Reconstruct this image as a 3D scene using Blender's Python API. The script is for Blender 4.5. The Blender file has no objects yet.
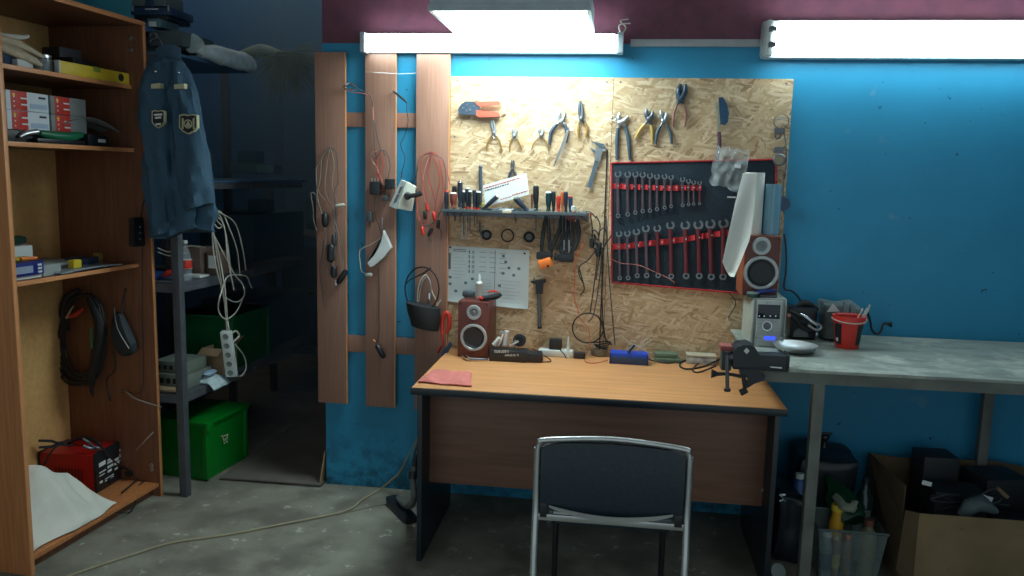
import bpy, bmesh, math, random
from mathutils import Vector, Matrix, noise
random.seed(7)
sc = bpy.context.scene
COL = sc.collection
PI = math.pi
# ------------------------------------------------------------------ camera
F_PX, PITCH, ROLL, YAW, CAMZ = 800.0, .13996, -.02344, -.12757, 1.6
CP = Vector((0, 0, CAMZ))
cy, sy = math.cos(YAW), math.sin(YAW)
FW = Vector((sy*math.cos(PITCH), cy*math.cos(PITCH), -math.sin(PITCH)))
_r = Vector((cy, -sy, 0)); _d = FW.cross(_r)
RT = _r*math.cos(ROLL) + _d*math.sin(ROLL)
DN = -_r*math.sin(ROLL) + _d*math.cos(ROLL)
cam = bpy.data.cameras.new('camera'); camo = bpy.data.objects.new('camera', cam); COL.objects.link(camo)
cam.sensor_width = 36; cam.lens = F_PX/1024*36; cam.clip_start = .05; cam.clip_end = 60
camo.matrix_world = Matrix(((RT.x, -DN.x, -FW.x, CP.x), (RT.y, -DN.y, -FW.y, CP.y), (RT.z, -DN.z, -FW.z, CP.z), (0, 0, 0, 1)))
sc.camera = camo
# measuring helpers: where a sight line meets a real plane of the room
def ray(x, y): return FW + RT*((x-512)/F_PX) + DN*((y-288)/F_PX)
def W(x, y, Y): d = ray(x, y); return CP + d*(Y/d.y)
def Fz(x, y, z): d = ray(x, y); return CP + d*((z-CAMZ)/d.z)
def Xp(x, y, X): d = ray(x, y); return CP + d*(X/d.x)
def PL(x, y, o, n): d = ray(x, y); return CP + d*(((o-CP).dot(n))/d.dot(n))
# ------------------------------------------------------------------ materials
def s2l(c): return tuple((v/12.92 if v <= .04045 else ((v+.055)/1.055)**2.4) for v in c)
MATS = {}
def mat(name, col, rough=.5, metal=0., var=.12, scale=12., bump=.0, alpha=1., emit=0., trans=0., streak=None, spec=.5, dirt=None):
    if name in MATS: return MATS[name]
    m = bpy.data.materials.new(name); m.use_nodes = True; MATS[name] = m
    nt = m.node_tree; N = nt.nodes; L = nt.links; b = N['Principled BSDF']
    b.inputs['Roughness'].default_value = rough; b.inputs['Metallic'].default_value = metal
    b.inputs['Specular IOR Level'].default_value = spec
    tc = N.new('ShaderNodeTexCoord'); mp = N.new('ShaderNodeMapping'); L.new(tc.outputs['Object'], mp.inputs[0])
    if streak: mp.inputs['Scale'].default_value = streak
    nz = N.new('ShaderNodeTexNoise'); nz.inputs['Scale'].default_value = scale; nz.inputs['Detail'].default_value = 5
    L.new(mp.outputs[0], nz.inputs['Vector'])
    rp = N.new('ShaderNodeValToRGB'); L.new(nz.outputs['Fac'], rp.inputs[0])
    c = Vector(col[:3])
    rp.color_ramp.elements[0].position = .3; rp.color_ramp.elements[1].position = .7
    rp.color_ramp.elements[0].color = (*(c*(1-var)), 1); rp.color_ramp.elements[1].color = (*[min(1, v*(1+var)) for v in c], 1)
    out = rp.outputs[0]
    if dirt:                                        # dirt = (colour, scale, low, high)
        n2 = N.new('ShaderNodeTexNoise'); n2.inputs['Scale'].default_value = dirt[1]; n2.inputs['Detail'].default_value = 8; n2.inputs['Roughness'].default_value = .65
        L.new(tc.outputs['Object'], n2.inputs['Vector'])
        r2 = N.new('ShaderNodeMapRange'); r2.inputs[1].default_value = dirt[2]; r2.inputs[2].default_value = dirt[3]; L.new(n2.outputs['Fac'], r2.inputs[0])
        mx = N.new('ShaderNodeMix'); mx.data_type = 'RGBA'; L.new(r2.outputs[0], mx.inputs[0]); L.new(out, mx.inputs[6]); mx.inputs[7].default_value = (*dirt[0], 1); out = mx.outputs[2]
    L.new(out, b.inputs['Base Color'])
    if bump:
        bp = N.new('ShaderNodeBump'); bp.inputs['Strength'].default_value = bump; bp.inputs['Distance'].default_value = .01
        L.new(nz.outputs['Fac'], bp.inputs['Height']); L.new(bp.outputs[0], b.inputs['Normal'])
    if alpha < 1: b.inputs['Alpha'].default_value = alpha
    if trans: b.inputs['Transmission Weight'].default_value = trans; b.inputs['IOR'].default_value = 1.2
    if emit: b.inputs['Emission Color'].default_value = (*col[:3], 1); b.inputs['Emission Strength'].default_value = emit
    return m
def c255(r, g, b): return s2l((r/255, g/255, b/255))

def osb_mat():
    m = bpy.data.materials.new('osb_flakes'); m.use_nodes = True; nt = m.node_tree; N = nt.nodes; L = nt.links; b = N['Principled BSDF']
    b.inputs['Roughness'].default_value = .55
    tc = N.new('ShaderNodeTexCoord')
    nz = N.new('ShaderNodeTexNoise'); nz.inputs['Scale'].default_value = 4; nz.inputs['Detail'].default_value = 2; L.new(tc.outputs['Object'], nz.inputs['Vector'])
    wob = N.new('ShaderNodeVectorMath'); wob.operation = 'MULTIPLY_ADD'; wob.inputs[1].default_value = (.06, 0, .06)
    L.new(nz.outputs['Color'], wob.inputs[0]); L.new(tc.outputs['Object'], wob.inputs[2])
    prev = None; hprev = None
    cols = [(.28, .17, .085), (.46, .305, .165), (.58, .425, .26), (.72, .57, .39)]
    for i, (ang, sx, sz) in enumerate(((.35, 14, 60), (2.5, 16, 80), (1.35, 14, 70), (-.2, 13, 80), (.9, 16, 95), (2.0, 14, 76), (-.75, 13, 70), (.15, 18, 110))):
        mp = N.new('ShaderNodeMapping'); mp.vector_type = 'TEXTURE'; mp.inputs['Rotation'].default_value = (0, ang, 0); mp.inputs['Location'].default_value = (i*.37, 0, i*.21)
        L.new(wob.outputs[0], mp.inputs[0])
        m2 = N.new('ShaderNodeMapping'); m2.inputs['Scale'].default_value = (sx, 0, sz); L.new(mp.outputs[0], m2.inputs[0])
        v = N.new('ShaderNodeTexVoronoi'); v.inputs['Scale'].default_value = 1; v.voronoi_dimensions = '3D'; L.new(m2.outputs[0], v.inputs['Vector'])
        sp = N.new('ShaderNodeSeparateColor'); L.new(v.outputs['Color'], sp.inputs[0])
        rp = N.new('ShaderNodeValToRGB'); L.new(sp.outputs[0], rp.inputs[0])
        e = rp.color_ramp.elements; e[0].color = (*cols[0], 1); e[1].color = (*cols[3], 1); e[1].position = 1
        x = e.new(.15); x.color = (*cols[1], 1); x = e.new(.7); x.color = (*cols[2], 1)
        gt = N.new('ShaderNodeMath'); gt.operation = 'GREATER_THAN'; gt.inputs[1].default_value = .62; L.new(sp.outputs[1], gt.inputs[0])
        if prev is None: prev = rp.outputs[0]; hprev = sp.outputs[2]
        else:
            mx = N.new('ShaderNodeMix'); mx.data_type = 'RGBA'; L.new(gt.outputs[0], mx.inputs[0]); L.new(prev, mx.inputs[6]); L.new(rp.outputs[0], mx.inputs[7]); prev = mx.outputs[2]
            m3 = N.new('ShaderNodeMix'); L.new(gt.outputs[0], m3.inputs[0]); L.new(hprev, m3.inputs[2]); L.new(sp.outputs[2], m3.inputs[3]); hprev = m3.outputs[0]
    n3 = N.new('ShaderNodeTexNoise'); n3.inputs['Scale'].default_value = 2.2; n3.inputs['Detail'].default_value = 3; L.new(tc.outputs['Object'], n3.inputs['Vector'])
    mr = N.new('ShaderNodeMapRange'); mr.inputs[1].default_value = .3; mr.inputs[2].default_value = .7; mr.inputs[3].default_value = .82; mr.inputs[4].default_value = 1.05; L.new(n3.outputs['Fac'], mr.inputs[0])
    mu = N.new('ShaderNodeMix'); mu.data_type = 'RGBA'; mu.blend_type = 'MULTIPLY'; mu.inputs[0].default_value = 1; L.new(prev, mu.inputs[6]); L.new(mr.outputs[0], mu.inputs[7])
    av = N.new('ShaderNodeMix'); av.data_type = 'RGBA'; av.inputs[0].default_value = .12; L.new(mu.outputs[2], av.inputs[6]); av.inputs[7].default_value = (.52, .36, .19, 1)
    L.new(av.outputs[2], b.inputs['Base Color'])
    bp = N.new('ShaderNodeBump'); bp.inputs['Strength'].default_value = .25; bp.inputs['Distance'].default_value = .003; L.new(hprev, bp.inputs['Height']); L.new(bp.outputs[0], b.inputs['Normal'])
    return m
def wall_mat(name, col, dark, low_z=.35, patch=None):
    m = bpy.data.materials.new(name); m.use_nodes = True; nt = m.node_tree; N = nt.nodes; L = nt.links; b = N['Principled BSDF']
    b.inputs['Roughness'].default_value = .42; b.inputs['Specular IOR Level'].default_value = .35
    tc = N.new('ShaderNodeTexCoord')
    def noise_(s, lo, hi, det=6):
        n = N.new('ShaderNodeTexNoise'); n.inputs['Scale'].default_value = s; n.inputs['Detail'].default_value = det; n.inputs['Roughness'].default_value = .6
        L.new(tc.outputs['Object'], n.inputs['Vector']); r = N.new('ShaderNodeMapRange'); r.inputs[1].default_value = lo; r.inputs[2].default_value = hi; L.new(n.outputs['Fac'], r.inputs[0]); return n, r
    def mix(f, a, c):
        x = N.new('ShaderNodeMix'); x.data_type = 'RGBA'
        L.new(f, x.inputs[0])
        (L.new(a, x.inputs[6]) if hasattr(a, 'node') else setattr(x.inputs[6], 'default_value', (*a, 1)))
        (L.new(c, x.inputs[7]) if hasattr(c, 'node') else setattr(x.inputs[7], 'default_value', (*c, 1)))
        return x.outputs[2]
    n1, r1 = noise_(2.5, .35, .7); base = mix(r1.outputs[0], col, tuple(v*.86 for v in col))
    n2, r2 = noise_(26, .69, .74, 3); base = mix(r2.outputs[0], base, dark)
    n4, r4 = noise_(7, .68, .76, 3); base = mix(r4.outputs[0], base, tuple(min(1, v*.8+.06) for v in col))
    # scuffed grime at the foot of the wall
    sep = N.new('ShaderNodeSeparateXYZ'); L.new(tc.outputs['Object'], sep.inputs[0])
    h = N.new('ShaderNodeMapRange'); h.inputs[1].default_value = low_z; h.inputs[2].default_value = 0; L.new(sep.outputs[2], h.inputs[0])
    n3, r3 = noise_(14, .42, .62)
    mu = N.new('ShaderNodeMath'); mu.operation = 'MULTIPLY'; L.new(h.outputs[0], mu.inputs[0]); L.new(r3.outputs[0], mu.inputs[1])
    base = mix(mu.outputs[0], base, dark)
    L.new(base, b.inputs['Base Color'])
    bp = N.new('ShaderNodeBump'); bp.inputs['Strength'].default_value = .25; bp.inputs['Distance'].default_value = .01; L.new(n1.outputs['Fac'], bp.inputs['Height']); L.new(bp.outputs[0], b.inputs['Normal'])
    return m
def clear_mat(name, tint=(.8, .85, .85), a=.35, rough=.15):
    m = bpy.data.materials.new(name); m.use_nodes = True; nt = m.node_tree; N = nt.nodes; L = nt.links; b = N['Principled BSDF']
    b.inputs['Base Color'].default_value = (*tint, 1); b.inputs['Roughness'].default_value = rough; b.inputs['Specular IOR Level'].default_value = .8
    tc = N.new('ShaderNodeTexCoord'); n = N.new('ShaderNodeTexNoise'); n.inputs['Scale'].default_value = 30; L.new(tc.outputs['Object'], n.inputs['Vector'])
    r = N.new('ShaderNodeMapRange'); r.inputs[1].default_value = .3; r.inputs[2].default_value = .7; r.inputs[3].default_value = a*.6; r.inputs[4].default_value = min(1, a*1.5); L.new(n.outputs['Fac'], r.inputs[0]); L.new(r.outputs[0], b.inputs['Alpha'])
    return m
# ------------------------------------------------------------------ mesh building
ROOTM = {}
class MB:
    def __init__(s): s.b = bmesh.new()
    def _xf(s, vs, M):
        if M is not None:
            for v in vs: v.co = M @ v.co
    def box(s, c, d, rot=None, bev=0.):
        r = bmesh.ops.create_cube(s.b, size=1); vs = r['verts']
        for v in vs: v.co = Vector((v.co.x*d[0], v.co.y*d[1], v.co.z*d[2]))
        if bev > 0:
            es = list({e for v in vs for e in v.link_edges})
            rb = bmesh.ops.bevel(s.b, geom=es, offset=min(bev, min(d)*.45), segments=2, profile=.6, affect='EDGES')
            vs = list({v for f in rb['faces'] for v in f.verts} | {v for v in vs if v.is_valid})
            seen = set(vs); st = list(vs)
            while st:
                v = st.pop()
                for e in v.link_edges:
                    o = e.other_vert(v)
                    if o not in seen: seen.add(o); st.append(o)
            vs = list(seen)
        M = Matrix.Translation(Vector(c)) @ (rot.to_4x4() if rot is not None else Matrix())
        s._xf(vs, M); return s
    def bb(s, x0, x1, y0, y1, z0, z1, bev=0., M=None):
        n0 = len(s.b.verts)
        s.box(((x0+x1)/2, (y0+y1)/2, (z0+z1)/2), (abs(x1-x0), abs(y1-y0), abs(z1-z0)), None, bev)
        if M is not None:
            s.b.verts.ensure_lookup_table()
            for v in list(s.b.verts)[n0:]: v.co = M @ v.co
        return s
    def tube(s, pts, r, seg=8, smooth=0, flat=None, cap=True):
        pts = [Vector(p) for p in pts]
        rs = list(r) if hasattr(r, '__len__') else [r]*len(pts)
        if smooth and len(pts) > 2:
            q = []; qr = []
            for i in range(len(pts)-1):
                p0 = pts[max(i-1, 0)]; p1 = pts[i]; p2 = pts[i+1]; p3 = pts[min(i+2, len(pts)-1)]
                for k in range(smooth):
                    t = k/smooth
                    q.append(.5*((2*p1)+(p2-p0)*t+(2*p0-5*p1+4*p2-p3)*t*t+(3*p1-p0-3*p2+p3)*t**3)); qr.append(rs[i]*(1-t)+rs[i+1]*t)
            q.append(pts[-1]); qr.append(rs[-1]); pts, rs = q, qr
        n = len(pts); T = []
        for i in range(n):
            t = pts[min(i+1, n-1)]-pts[max(i-1, 0)]
            T.append(t.normalized() if t.length > 1e-9 else Vector((0, 0, 1)))
        up = Vector((0, 1, 0)) if abs(T[0].y) < .9 else Vector((1, 0, 0))
        u = (up - T[0]*up.dot(T[0])).normalized(); rings = []
        for i in range(n):
            u = (u - T[i]*u.dot(T[i]))
            u = u.normalized() if u.length > 1e-6 else T[i].orthogonal().normalized()
            w = T[i].cross(u); ring = []
            for k in range(seg):
                a = 2*PI*k/seg; ring.append(s.b.verts.new(pts[i] + u*(math.cos(a)*rs[i]*(flat or 1)) + w*(math.sin(a)*rs[i])))
            rings.append(ring)
        for i in range(n-1):
            for k in range(seg): s.b.faces.new((rings[i][k], rings[i][(k+1) % seg], rings[i+1][(k+1) % seg], rings[i+1][k]))
        if cap:
            s.b.faces.new(list(reversed(rings[0]))); s.b.faces.new(rings[-1])
        return s
    def cyl(s, p0, p1, r, r2=None, seg=20): return s.tube([p0, p1], [r, r if r2 is None else r2], seg)
    def lathe(s, prof, o, ax=(0, 0, 1), seg=28):          # prof: (radius, height)
        ax = Vector(ax).normalized(); u = ax.orthogonal().normalized(); w = ax.cross(u); o = Vector(o); rings = []
        for (r, h) in prof:
            r = max(r, 1e-5); rings.append([s.b.verts.new(o + ax*h + u*(math.cos(2*PI*k/seg)*r) + w*(math.sin(2*PI*k/seg)*r)) for k in range(seg)])
        for i in range(len(rings)-1):
            for k in range(seg): s.b.faces.new((rings[i][k], rings[i][(k+1) % seg], rings[i+1][(k+1) % seg], rings[i+1][k]))
        if prof[0][0] > 1e-4 and abs(prof[0][0]-prof[-1][0]) < 1e-6:      # a hollow ring: close the loop
            for k in range(seg): s.b.faces.new((rings[-1][k], rings[-1][(k+1) % seg], rings[0][(k+1) % seg], rings[0][k]))
        else: s.b.faces.new(list(reversed(rings[0]))); s.b.faces.new(rings[-1])
        return s
    def prism(s, poly, ext):                               # poly: 3-D points in one plane, ext: extrusion vector
        ext = Vector(ext); a = [s.b.verts.new(Vector(p)) for p in poly]; c = [s.b.verts.new(Vector(p)+ext) for p in poly]; n = len(a)
        s.b.faces.new(a); s.b.faces.new(list(reversed(c)))
        for i in range(n): s.b.faces.new((a[i], c[i], c[(i+1) % n], a[(i+1) % n]))
        return s
    def ring(s, o, ax, R, r, seg=24, a0=0, a1=2*PI):       # torus (arc)
        ax = Vector(ax).normalized(); u = ax.orthogonal().normalized(); w = ax.cross(u); o = Vector(o)
        full = abs(a1-a0-2*PI) < 1e-6; n = seg+1
        s.tube([o + u*(math.cos(a0+(a1-a0)*k/seg)*R) + w*(math.sin(a0+(a1-a0)*k/seg)*R) for k in range(n)], r, 8); return s
    def sph(s, c, r, sc_=(1, 1, 1), seg=16):
        q = bmesh.ops.create_uvsphere(s.b, u_segments=seg, v_segments=max(6, seg//2), radius=r)
        for v in q['verts']: v.co = Vector((v.co.x*sc_[0], v.co.y*sc_[1], v.co.z*sc_[2])) + Vector(c)
        return s
    def grid(s, fn, nu, nv, thick=None):                   # fn(u,v)->point ; closed sheet with thickness vector
        A = [[s.b.verts.new(Vector(fn(i/nu, j/nv))) for j in range(nv+1)] for i in range(nu+1)]
        for i in range(nu):
            for j in range(nv): s.b.faces.new((A[i][j], A[i+1][j], A[i+1][j+1], A[i][j+1]))
        if thick is not None:
            t = Vector(thick); B = [[s.b.verts.new(A[i][j].co + t) for j in range(nv+1)] for i in range(nu+1)]
            for i in range(nu):
                for j in range(nv): s.b.faces.new((B[i][j+1], B[i+1][j+1], B[i+1][j], B[i][j]))
            per = [(i, 0) for i in range(nu)] + [(nu, j) for j in range(nv)] + [(i, nv) for i in range(nu, 0, -1)] + [(0, j) for j in range(nv, 0, -1)]
            for k in range(len(per)):
                p, q = per[k], per[(k+1) % len(per)]
                s.b.faces.new((A[q[0]][q[1]], A[p[0]][p[1]], B[p[0]][p[1]], B[q[0]][q[1]]))
        return s
    def loft(s, secs, cap=True):
        R = [[s.b.verts.new(Vector(p)) for p in sec] for sec in secs]; n = len(R[0])
        for i in range(len(R)-1):
            for k in range(n): s.b.faces.new((R[i][k], R[i][(k+1) % n], R[i+1][(k+1) % n], R[i+1][k]))
        if cap: s.b.faces.new(list(reversed(R[0]))); s.b.faces.new(R[-1])
        return s
    def jitter(s, a, f=8.):
        for v in s.b.verts: v.co += noise.noise_vector(v.co*f)*a
        return s
    def xf(s, M):
        for v in s.b.verts: v.co = M @ v.co
        return s
    def build(s, name, m, parent=None, label=None, cat=None, group=None, kind=None, smooth=True, local=False, subd=0):
        bmesh.ops.recalc_face_normals(s.b, faces=s.b.faces)
        me = bpy.data.meshes.new(name)
        loc = None
        if parent is None:
            xs = [v.co for v in s.b.verts]
            if kind != 'structure':
                lo = Vector((min(v.x for v in xs), min(v.y for v in xs), min(v.z for v in xs))); hi = Vector((max(v.x for v in xs), max(v.y for v in xs), max(v.z for v in xs)))
                loc = Vector(((lo.x+hi.x)/2, (lo.y+hi.y)/2, lo.z))
                for v in s.b.verts: v.co -= loc
            else: loc = Vector()
        elif not local:
            Mi = ROOTM[parent.name].inverted()
            for v in s.b.verts: v.co = Mi @ v.co
        s.b.to_mesh(me); s.b.free()
        me.materials.append(m)
        if smooth:
            for p in me.polygons: p.use_smooth = True
            try: me.set_sharp_from_angle(angle=math.radians(38))
            except Exception: pass
        o = bpy.data.objects.new(name, me); COL.objects.link(o)
        if parent is not None: o.parent = parent; ROOTM[o.name] = ROOTM[parent.name]
        else: o.location = loc; ROOTM[o.name] = Matrix.Translation(loc)
        if subd:
            q = o.modifiers.new('sub', 'SUBSURF'); q.levels = q.render_levels = subd
        tag(o, label, cat, group, kind); return o
def tag(o, label=None, cat=None, group=None, kind=None):
    for k, v in (('label', label), ('category', cat), ('group', group), ('kind', kind)):
        if v: o[k] = v
def T(name, loc, label, cat, group=None, rz=0):
    o = bpy.data.objects.new(name, None); COL.objects.link(o); o.location = loc; o.rotation_euler = (0, 0, rz); o.empty_display_size = .05
    ROOTM[o.name] = Matrix.Translation(Vector(loc)) @ Matrix.Rotation(rz, 4, 'Z'); tag(o, label, cat, group); return o
def S(name, mb, m, parent=None, **k):
    return mb.build(name, m, parent, kind=('structure' if parent is None else None), smooth=False, **k)
def copy_tree(o, parent=None):
    c = o.copy(); COL.objects.link(c); c.parent = parent; ROOTM[c.name] = ROOTM[o.name]
    for ch in list(o.children): copy_tree(ch, c)
    return c
def Rz(a): return Matrix.Rotation(a, 3, 'Z')
def Ry(a): return Matrix.Rotation(a, 3, 'Y')
def Rx(a): return Matrix.Rotation(a, 3, 'X')
def pts(Y, *xy): return [W(x, y, Y) for x, y in xy]
# palette
M_black = mat('black_plastic', (.012, .014, .017), .4); M_rub = mat('black_rubber', (.014, .016, .018), .65)
M_cable = mat('black_cable', (.015, .017, .02), .5); M_navy = mat('navy_plastic', (.02, .05, .11), .4)
M_steel = mat('brushed_steel', (.55, .56, .57), .32, .9); M_dsteel = mat('dark_steel', (.14, .15, .17), .4, .8)
M_chrome = mat('chrome', (.75, .76, .78), .15, 1.); M_white = mat('white_plastic', (.62, .66, .64), .4)
M_red = mat('red_plastic', (.55, .035, .02), .4); M_paper = mat('white_paper', (.72, .74, .72), .8, var=.05)
M_card = mat('cardboard', (.34, .23, .13), .85, var=.15); M_ink = mat('black_ink', (.03, .03, .035), .7)
M_redink = mat('red_ink', (.5, .05, .04), .7); M_cream = mat('cream_plastic', (.62, .55, .4), .5)
M_yel = mat('yellow_plastic', (.75, .55, .04), .4); M_green = mat('green_plastic', (.01, .22, .035), .4)
M_wcable = mat('off_white_cable', (.52, .5, .42), .5); M_rcable = mat('red_cable', (.5, .05, .035), .45)
M_orange = mat('orange_plastic', (.85, .2, .03), .45); M_blue = mat('blue_plastic', (.01, .06, .45), .4)
LAMP, LAMP2, AMB, AMBS, EXPO = 28., 14., (.72, .86, .90), .66, 0.
# ================================================================== the room
YW = 3.80
blue = wall_mat('blue_wall_paint', c255(46, 142, 182), c255(28, 76, 92))
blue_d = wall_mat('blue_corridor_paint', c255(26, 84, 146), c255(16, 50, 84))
maroon = wall_mat('maroon_wall_paint', c255(116, 68, 84), c255(100, 60, 76), low_z=-1)
teal = wall_mat('teal_wall_paint', c255(20, 120, 135), c255(12, 60, 70))
S('wall_back', MB().bb(-1.43, 3.0, YW, YW+.2, 0, 2.205), blue)
S('wall_back_upper', MB().bb(-1.43, 3.0, YW, YW+.2, 2.205, 2.62), maroon)
S('trim_1', MB().bb(.03, 2.9, YW-.014, YW, 2.192, 2.224), mat('grey_conduit', (.35, .38, .4), .5))
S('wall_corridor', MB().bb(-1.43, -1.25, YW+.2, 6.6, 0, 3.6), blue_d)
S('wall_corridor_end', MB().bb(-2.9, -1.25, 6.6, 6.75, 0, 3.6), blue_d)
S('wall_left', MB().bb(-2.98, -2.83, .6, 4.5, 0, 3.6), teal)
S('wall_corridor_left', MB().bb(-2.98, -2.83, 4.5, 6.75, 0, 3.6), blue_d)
S('wall_right', MB().bb(3.0, 3.15, .6, 4.0, 0, 2.62), blue)
S('ceiling', MB().bb(-2.98, 3.15, .2, 4.0, 2.62, 2.72), mat('whitewashed_ceiling', (.45, .42, .42), .9))
concrete = mat('worn_concrete', (.255, .245, .195), .8, var=.2, scale=5, bump=.2, dirt=((.5, .49, .43), 13, .6, .66))
nt = concrete.node_tree; b = nt.nodes['Principled BSDF']; src = b.inputs['Base Color'].links[0].from_socket
tc = [n for n in nt.nodes if n.type == 'TEX_COORD'][0]
n_ = nt.nodes.new('ShaderNodeTexNoise'); n_.inputs['Scale'].default_value = 4.3; n_.inputs['Detail'].default_value = 9; nt.links.new(tc.outputs['Object'], n_.inputs['Vector'])
r_ = nt.nodes.new('ShaderNodeMapRange'); r_.inputs[1].default_value = .44; r_.inputs[2].default_value = .66; nt.links.new(n_.outputs['Fac'], r_.inputs[0])
x_ = nt.nodes.new('ShaderNodeMix'); x_.data_type = 'RGBA'; nt.links.new(r_.outputs[0], x_.inputs[0]); nt.links.new(src, x_.inputs[6]); x_.inputs[7].default_value = (.15, .14, .11, 1); nt.links.new(x_.outputs[2], b.inputs['Base Color'])
S('floor', MB().bb(-2.98, 3.15, .2, 6.75, -.1, 0), concrete)

# ================================================================== lamps
M_lamp = mat('lamp_diffuser', (.80, 1.0, 1.03), .4, emit=LAMP, var=.0)
M_lamp2 = mat('batten_diffuser', (.80, 1.0, 1.03), .4, emit=LAMP2, var=.0)
M_lampb = mat('lamp_housing', (.42, .5, .54), .45)
t = T('panel_lamp', (-.45, 3.45, 2.24), 'square white ceiling panel lamp hanging low above the tool board', 'lamp')
px0, px1, py0, py1, pz = -.765, -.135, 3.2, 3.68, 2.238
MB().bb(px0, px1, py0, py1, pz+.012, pz+.1, bev=.004).build('housing', M_lampb, t)
fr = MB()
fr.bb(px0-.004, px1+.004, py0-.004, py0+.012, pz-.004, pz+.02); fr.bb(px0-.004, px1+.004, py1-.012, py1+.004, pz-.004, pz+.02)
fr.bb(px0-.004, px0+.012, py0+.012, py1-.012, pz-.004, pz+.02); fr.bb(px1-.012, px1+.004, py0+.012, py1-.012, pz-.004, pz+.02)
fr.build('frame', M_lampb, t)
MB().bb(px0+.013, px1-.013, py0+.013, py1-.013, pz-.001, pz+.011).build('diffuser', M_lamp, t, smooth=False)
for sx in (px0+.08, px1-.08):
    MB().cyl((sx, 3.44, pz+.1), (sx, 3.44, 2.62), .004).build('suspension_rod', M_steel, t)
for sx in (px0+.02, px1-.02): MB().sph((sx, py0-.005, pz+.05), .006).build('screw', M_dsteel, t)
t = T('batten_lamp', (-.6, YW, 2.15), 'long thin lit batten lamp on the wall behind the panel lamp', 'lamp')
L0, L1 = W(363, 34, 3.72), W(618, 53, 3.72)
MB().bb(L0.x+.0, L1.x+.02, 3.755, YW-.001, 2.155, 2.24, bev=.004).build('housing', M_lampb, t)
MB().bb(L0.x+.015, L1.x-.005, 3.70, 3.754, 2.16, 2.235, bev=.018).build('diffuser', M_lamp2, t)
MB().bb(L1.x-.004, L1.x+.022, 3.695, 3.76, 2.15, 2.24, bev=.004).build('end_cap', M_lampb, t)
MB().bb(L0.x-.008, L0.x+.014, 3.695, 3.76, 2.15, 2.24, bev=.004).build('end_cap', M_lampb, t)
w = MB().tube([(L1.x+.012, 3.75, 2.235), (L1.x+.03, 3.76, 2.27), (L1.x+.005, 3.77, 2.3), (L1.x+.04, 3.78, 2.31)], .003, smooth=5)
w.tube([(L1.x+.012, 3.75, 2.235), (L1.x+.0, 3.76, 2.28), (L1.x+.05, 3.77, 2.29)], .003, smooth=5); w.build('wire', M_wcable, t)
t = T('tube_lamp', (1.25, YW, 2.13), 'wide enclosed twin tube lamp on the wall over the metal bench', 'lamp')
MB().bb(.60, 1.92, 3.74, YW, 2.135, 2.30, bev=.02).build('housing', M_lampb, t)
MB().bb(.645, 1.90, 3.675, 3.739, 2.145, 2.288, bev=.028).build('diffuser', M_lamp2, t)
MB().bb(.606, .645, 3.69, 3.75, 2.14, 2.294, bev=.02).build('end_cap', mat('frosted_cap', (.6, .66, .64), .4), t)
for z in (2.185, 2.25): MB().bb(.62, .65, 3.672, 3.7, z-.011, z+.011, bev=.004).build('tube_holder', M_dsteel, t)

# ================================================================== bookcase
BA = Vector((-2.216, 2.684, 0)); BR = math.radians(85.85)
wood = mat('laminate_beech', c255(192, 122, 74), .42, var=.16, scale=3, streak=(26, 26, 1.6), bump=.03)
woodd = mat('laminate_walnut', c255(124, 82, 60), .45, var=.2, scale=3, streak=(24, 24, 1.6))
wood_edge = mat('edge_band', c255(214, 146, 96), .4, var=.06)
hard = mat('tan_hardboard', c255(226, 176, 112), .7, var=.08, scale=40)
bc = T('open_bookcase', BA, 'tall open wooden bookcase full of tools and boxes', 'bookcase', rz=BR)
BL = .828; H = 2.25; DEP = .50
BM = ROOTM[bc.name]
def Bw(u, v, z): return BM @ Vector((u, v, z))
def Bp(x, y, v): return PL(x, y, Bw(0, v, 0), (BM.to_3x3() @ Vector((0, 1, 0))))   # on a plane parallel to the front, v deep
def Bs(x, y, u=.808): return PL(x, y, Bw(u, 0, 0), (BM.to_3x3() @ Vector((1, 0, 0))))  # on the far side panel
def Bl(P): return BM.inverted() @ P
def bbx(u0, u1, v0, v1, z0, z1, bev=.001): return MB().bb(u0, u1, v0, v1, z0, z1, bev, BM)
bbx(-.001, .018, .004, DEP, 0, H-.018).build('side_panel', wood, bc)
bbx(BL-.018, BL, .004, DEP, 0, H-.018).build('side_panel', woodd, bc, label='walnut toned inner side panel of bookcase')
bbx(-.001, .018, .0, .004, 0, H).build('edge_strip', wood_edge, bc); bbx(BL-.018, BL, 0, .004, 0, H).build('edge_strip', wood_edge, bc)
bbx(-.001, BL, .004, DEP, H-.018, H).build('top_panel', woodd, bc); bbx(-.001, BL, -.0, .004, H-.02, H).build('edge_strip', wood_edge, bc)
SZ = (1.968, 1.683, 1.148)
for z in SZ:
    bbx(.018, BL-.018, .074, DEP-.006, z-.018, z).build('shelf', woodd, bc)
    bbx(.018, BL-.018, .07, .074, z-.018, z).build('edge_strip', wood_edge, bc)
bbx(.018, BL-.018, .012, DEP-.006, .05, .068).build('shelf', wood, bc)
bbx(.018, BL-.018, .05, .066, 0, .05).build('plinth', woodd, bc)
bbx(.0, BL, DEP-.006, DEP, .05, H-.018).build('back_panel', hard, bc)
for (x, y) in ((131, 38), (131, 50), (152, 465), (152, 469)):
    p = Bs(x, y); q = Bl(p)
    m = MB().lathe([(.0, 0), (.012, .001), (.012, .006), (.004, .008)], p, tuple(-(BM.to_3x3() @ Vector((1, 0, 0)))), 10); m.build('cam_fitting', M_steel, bc)
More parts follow.
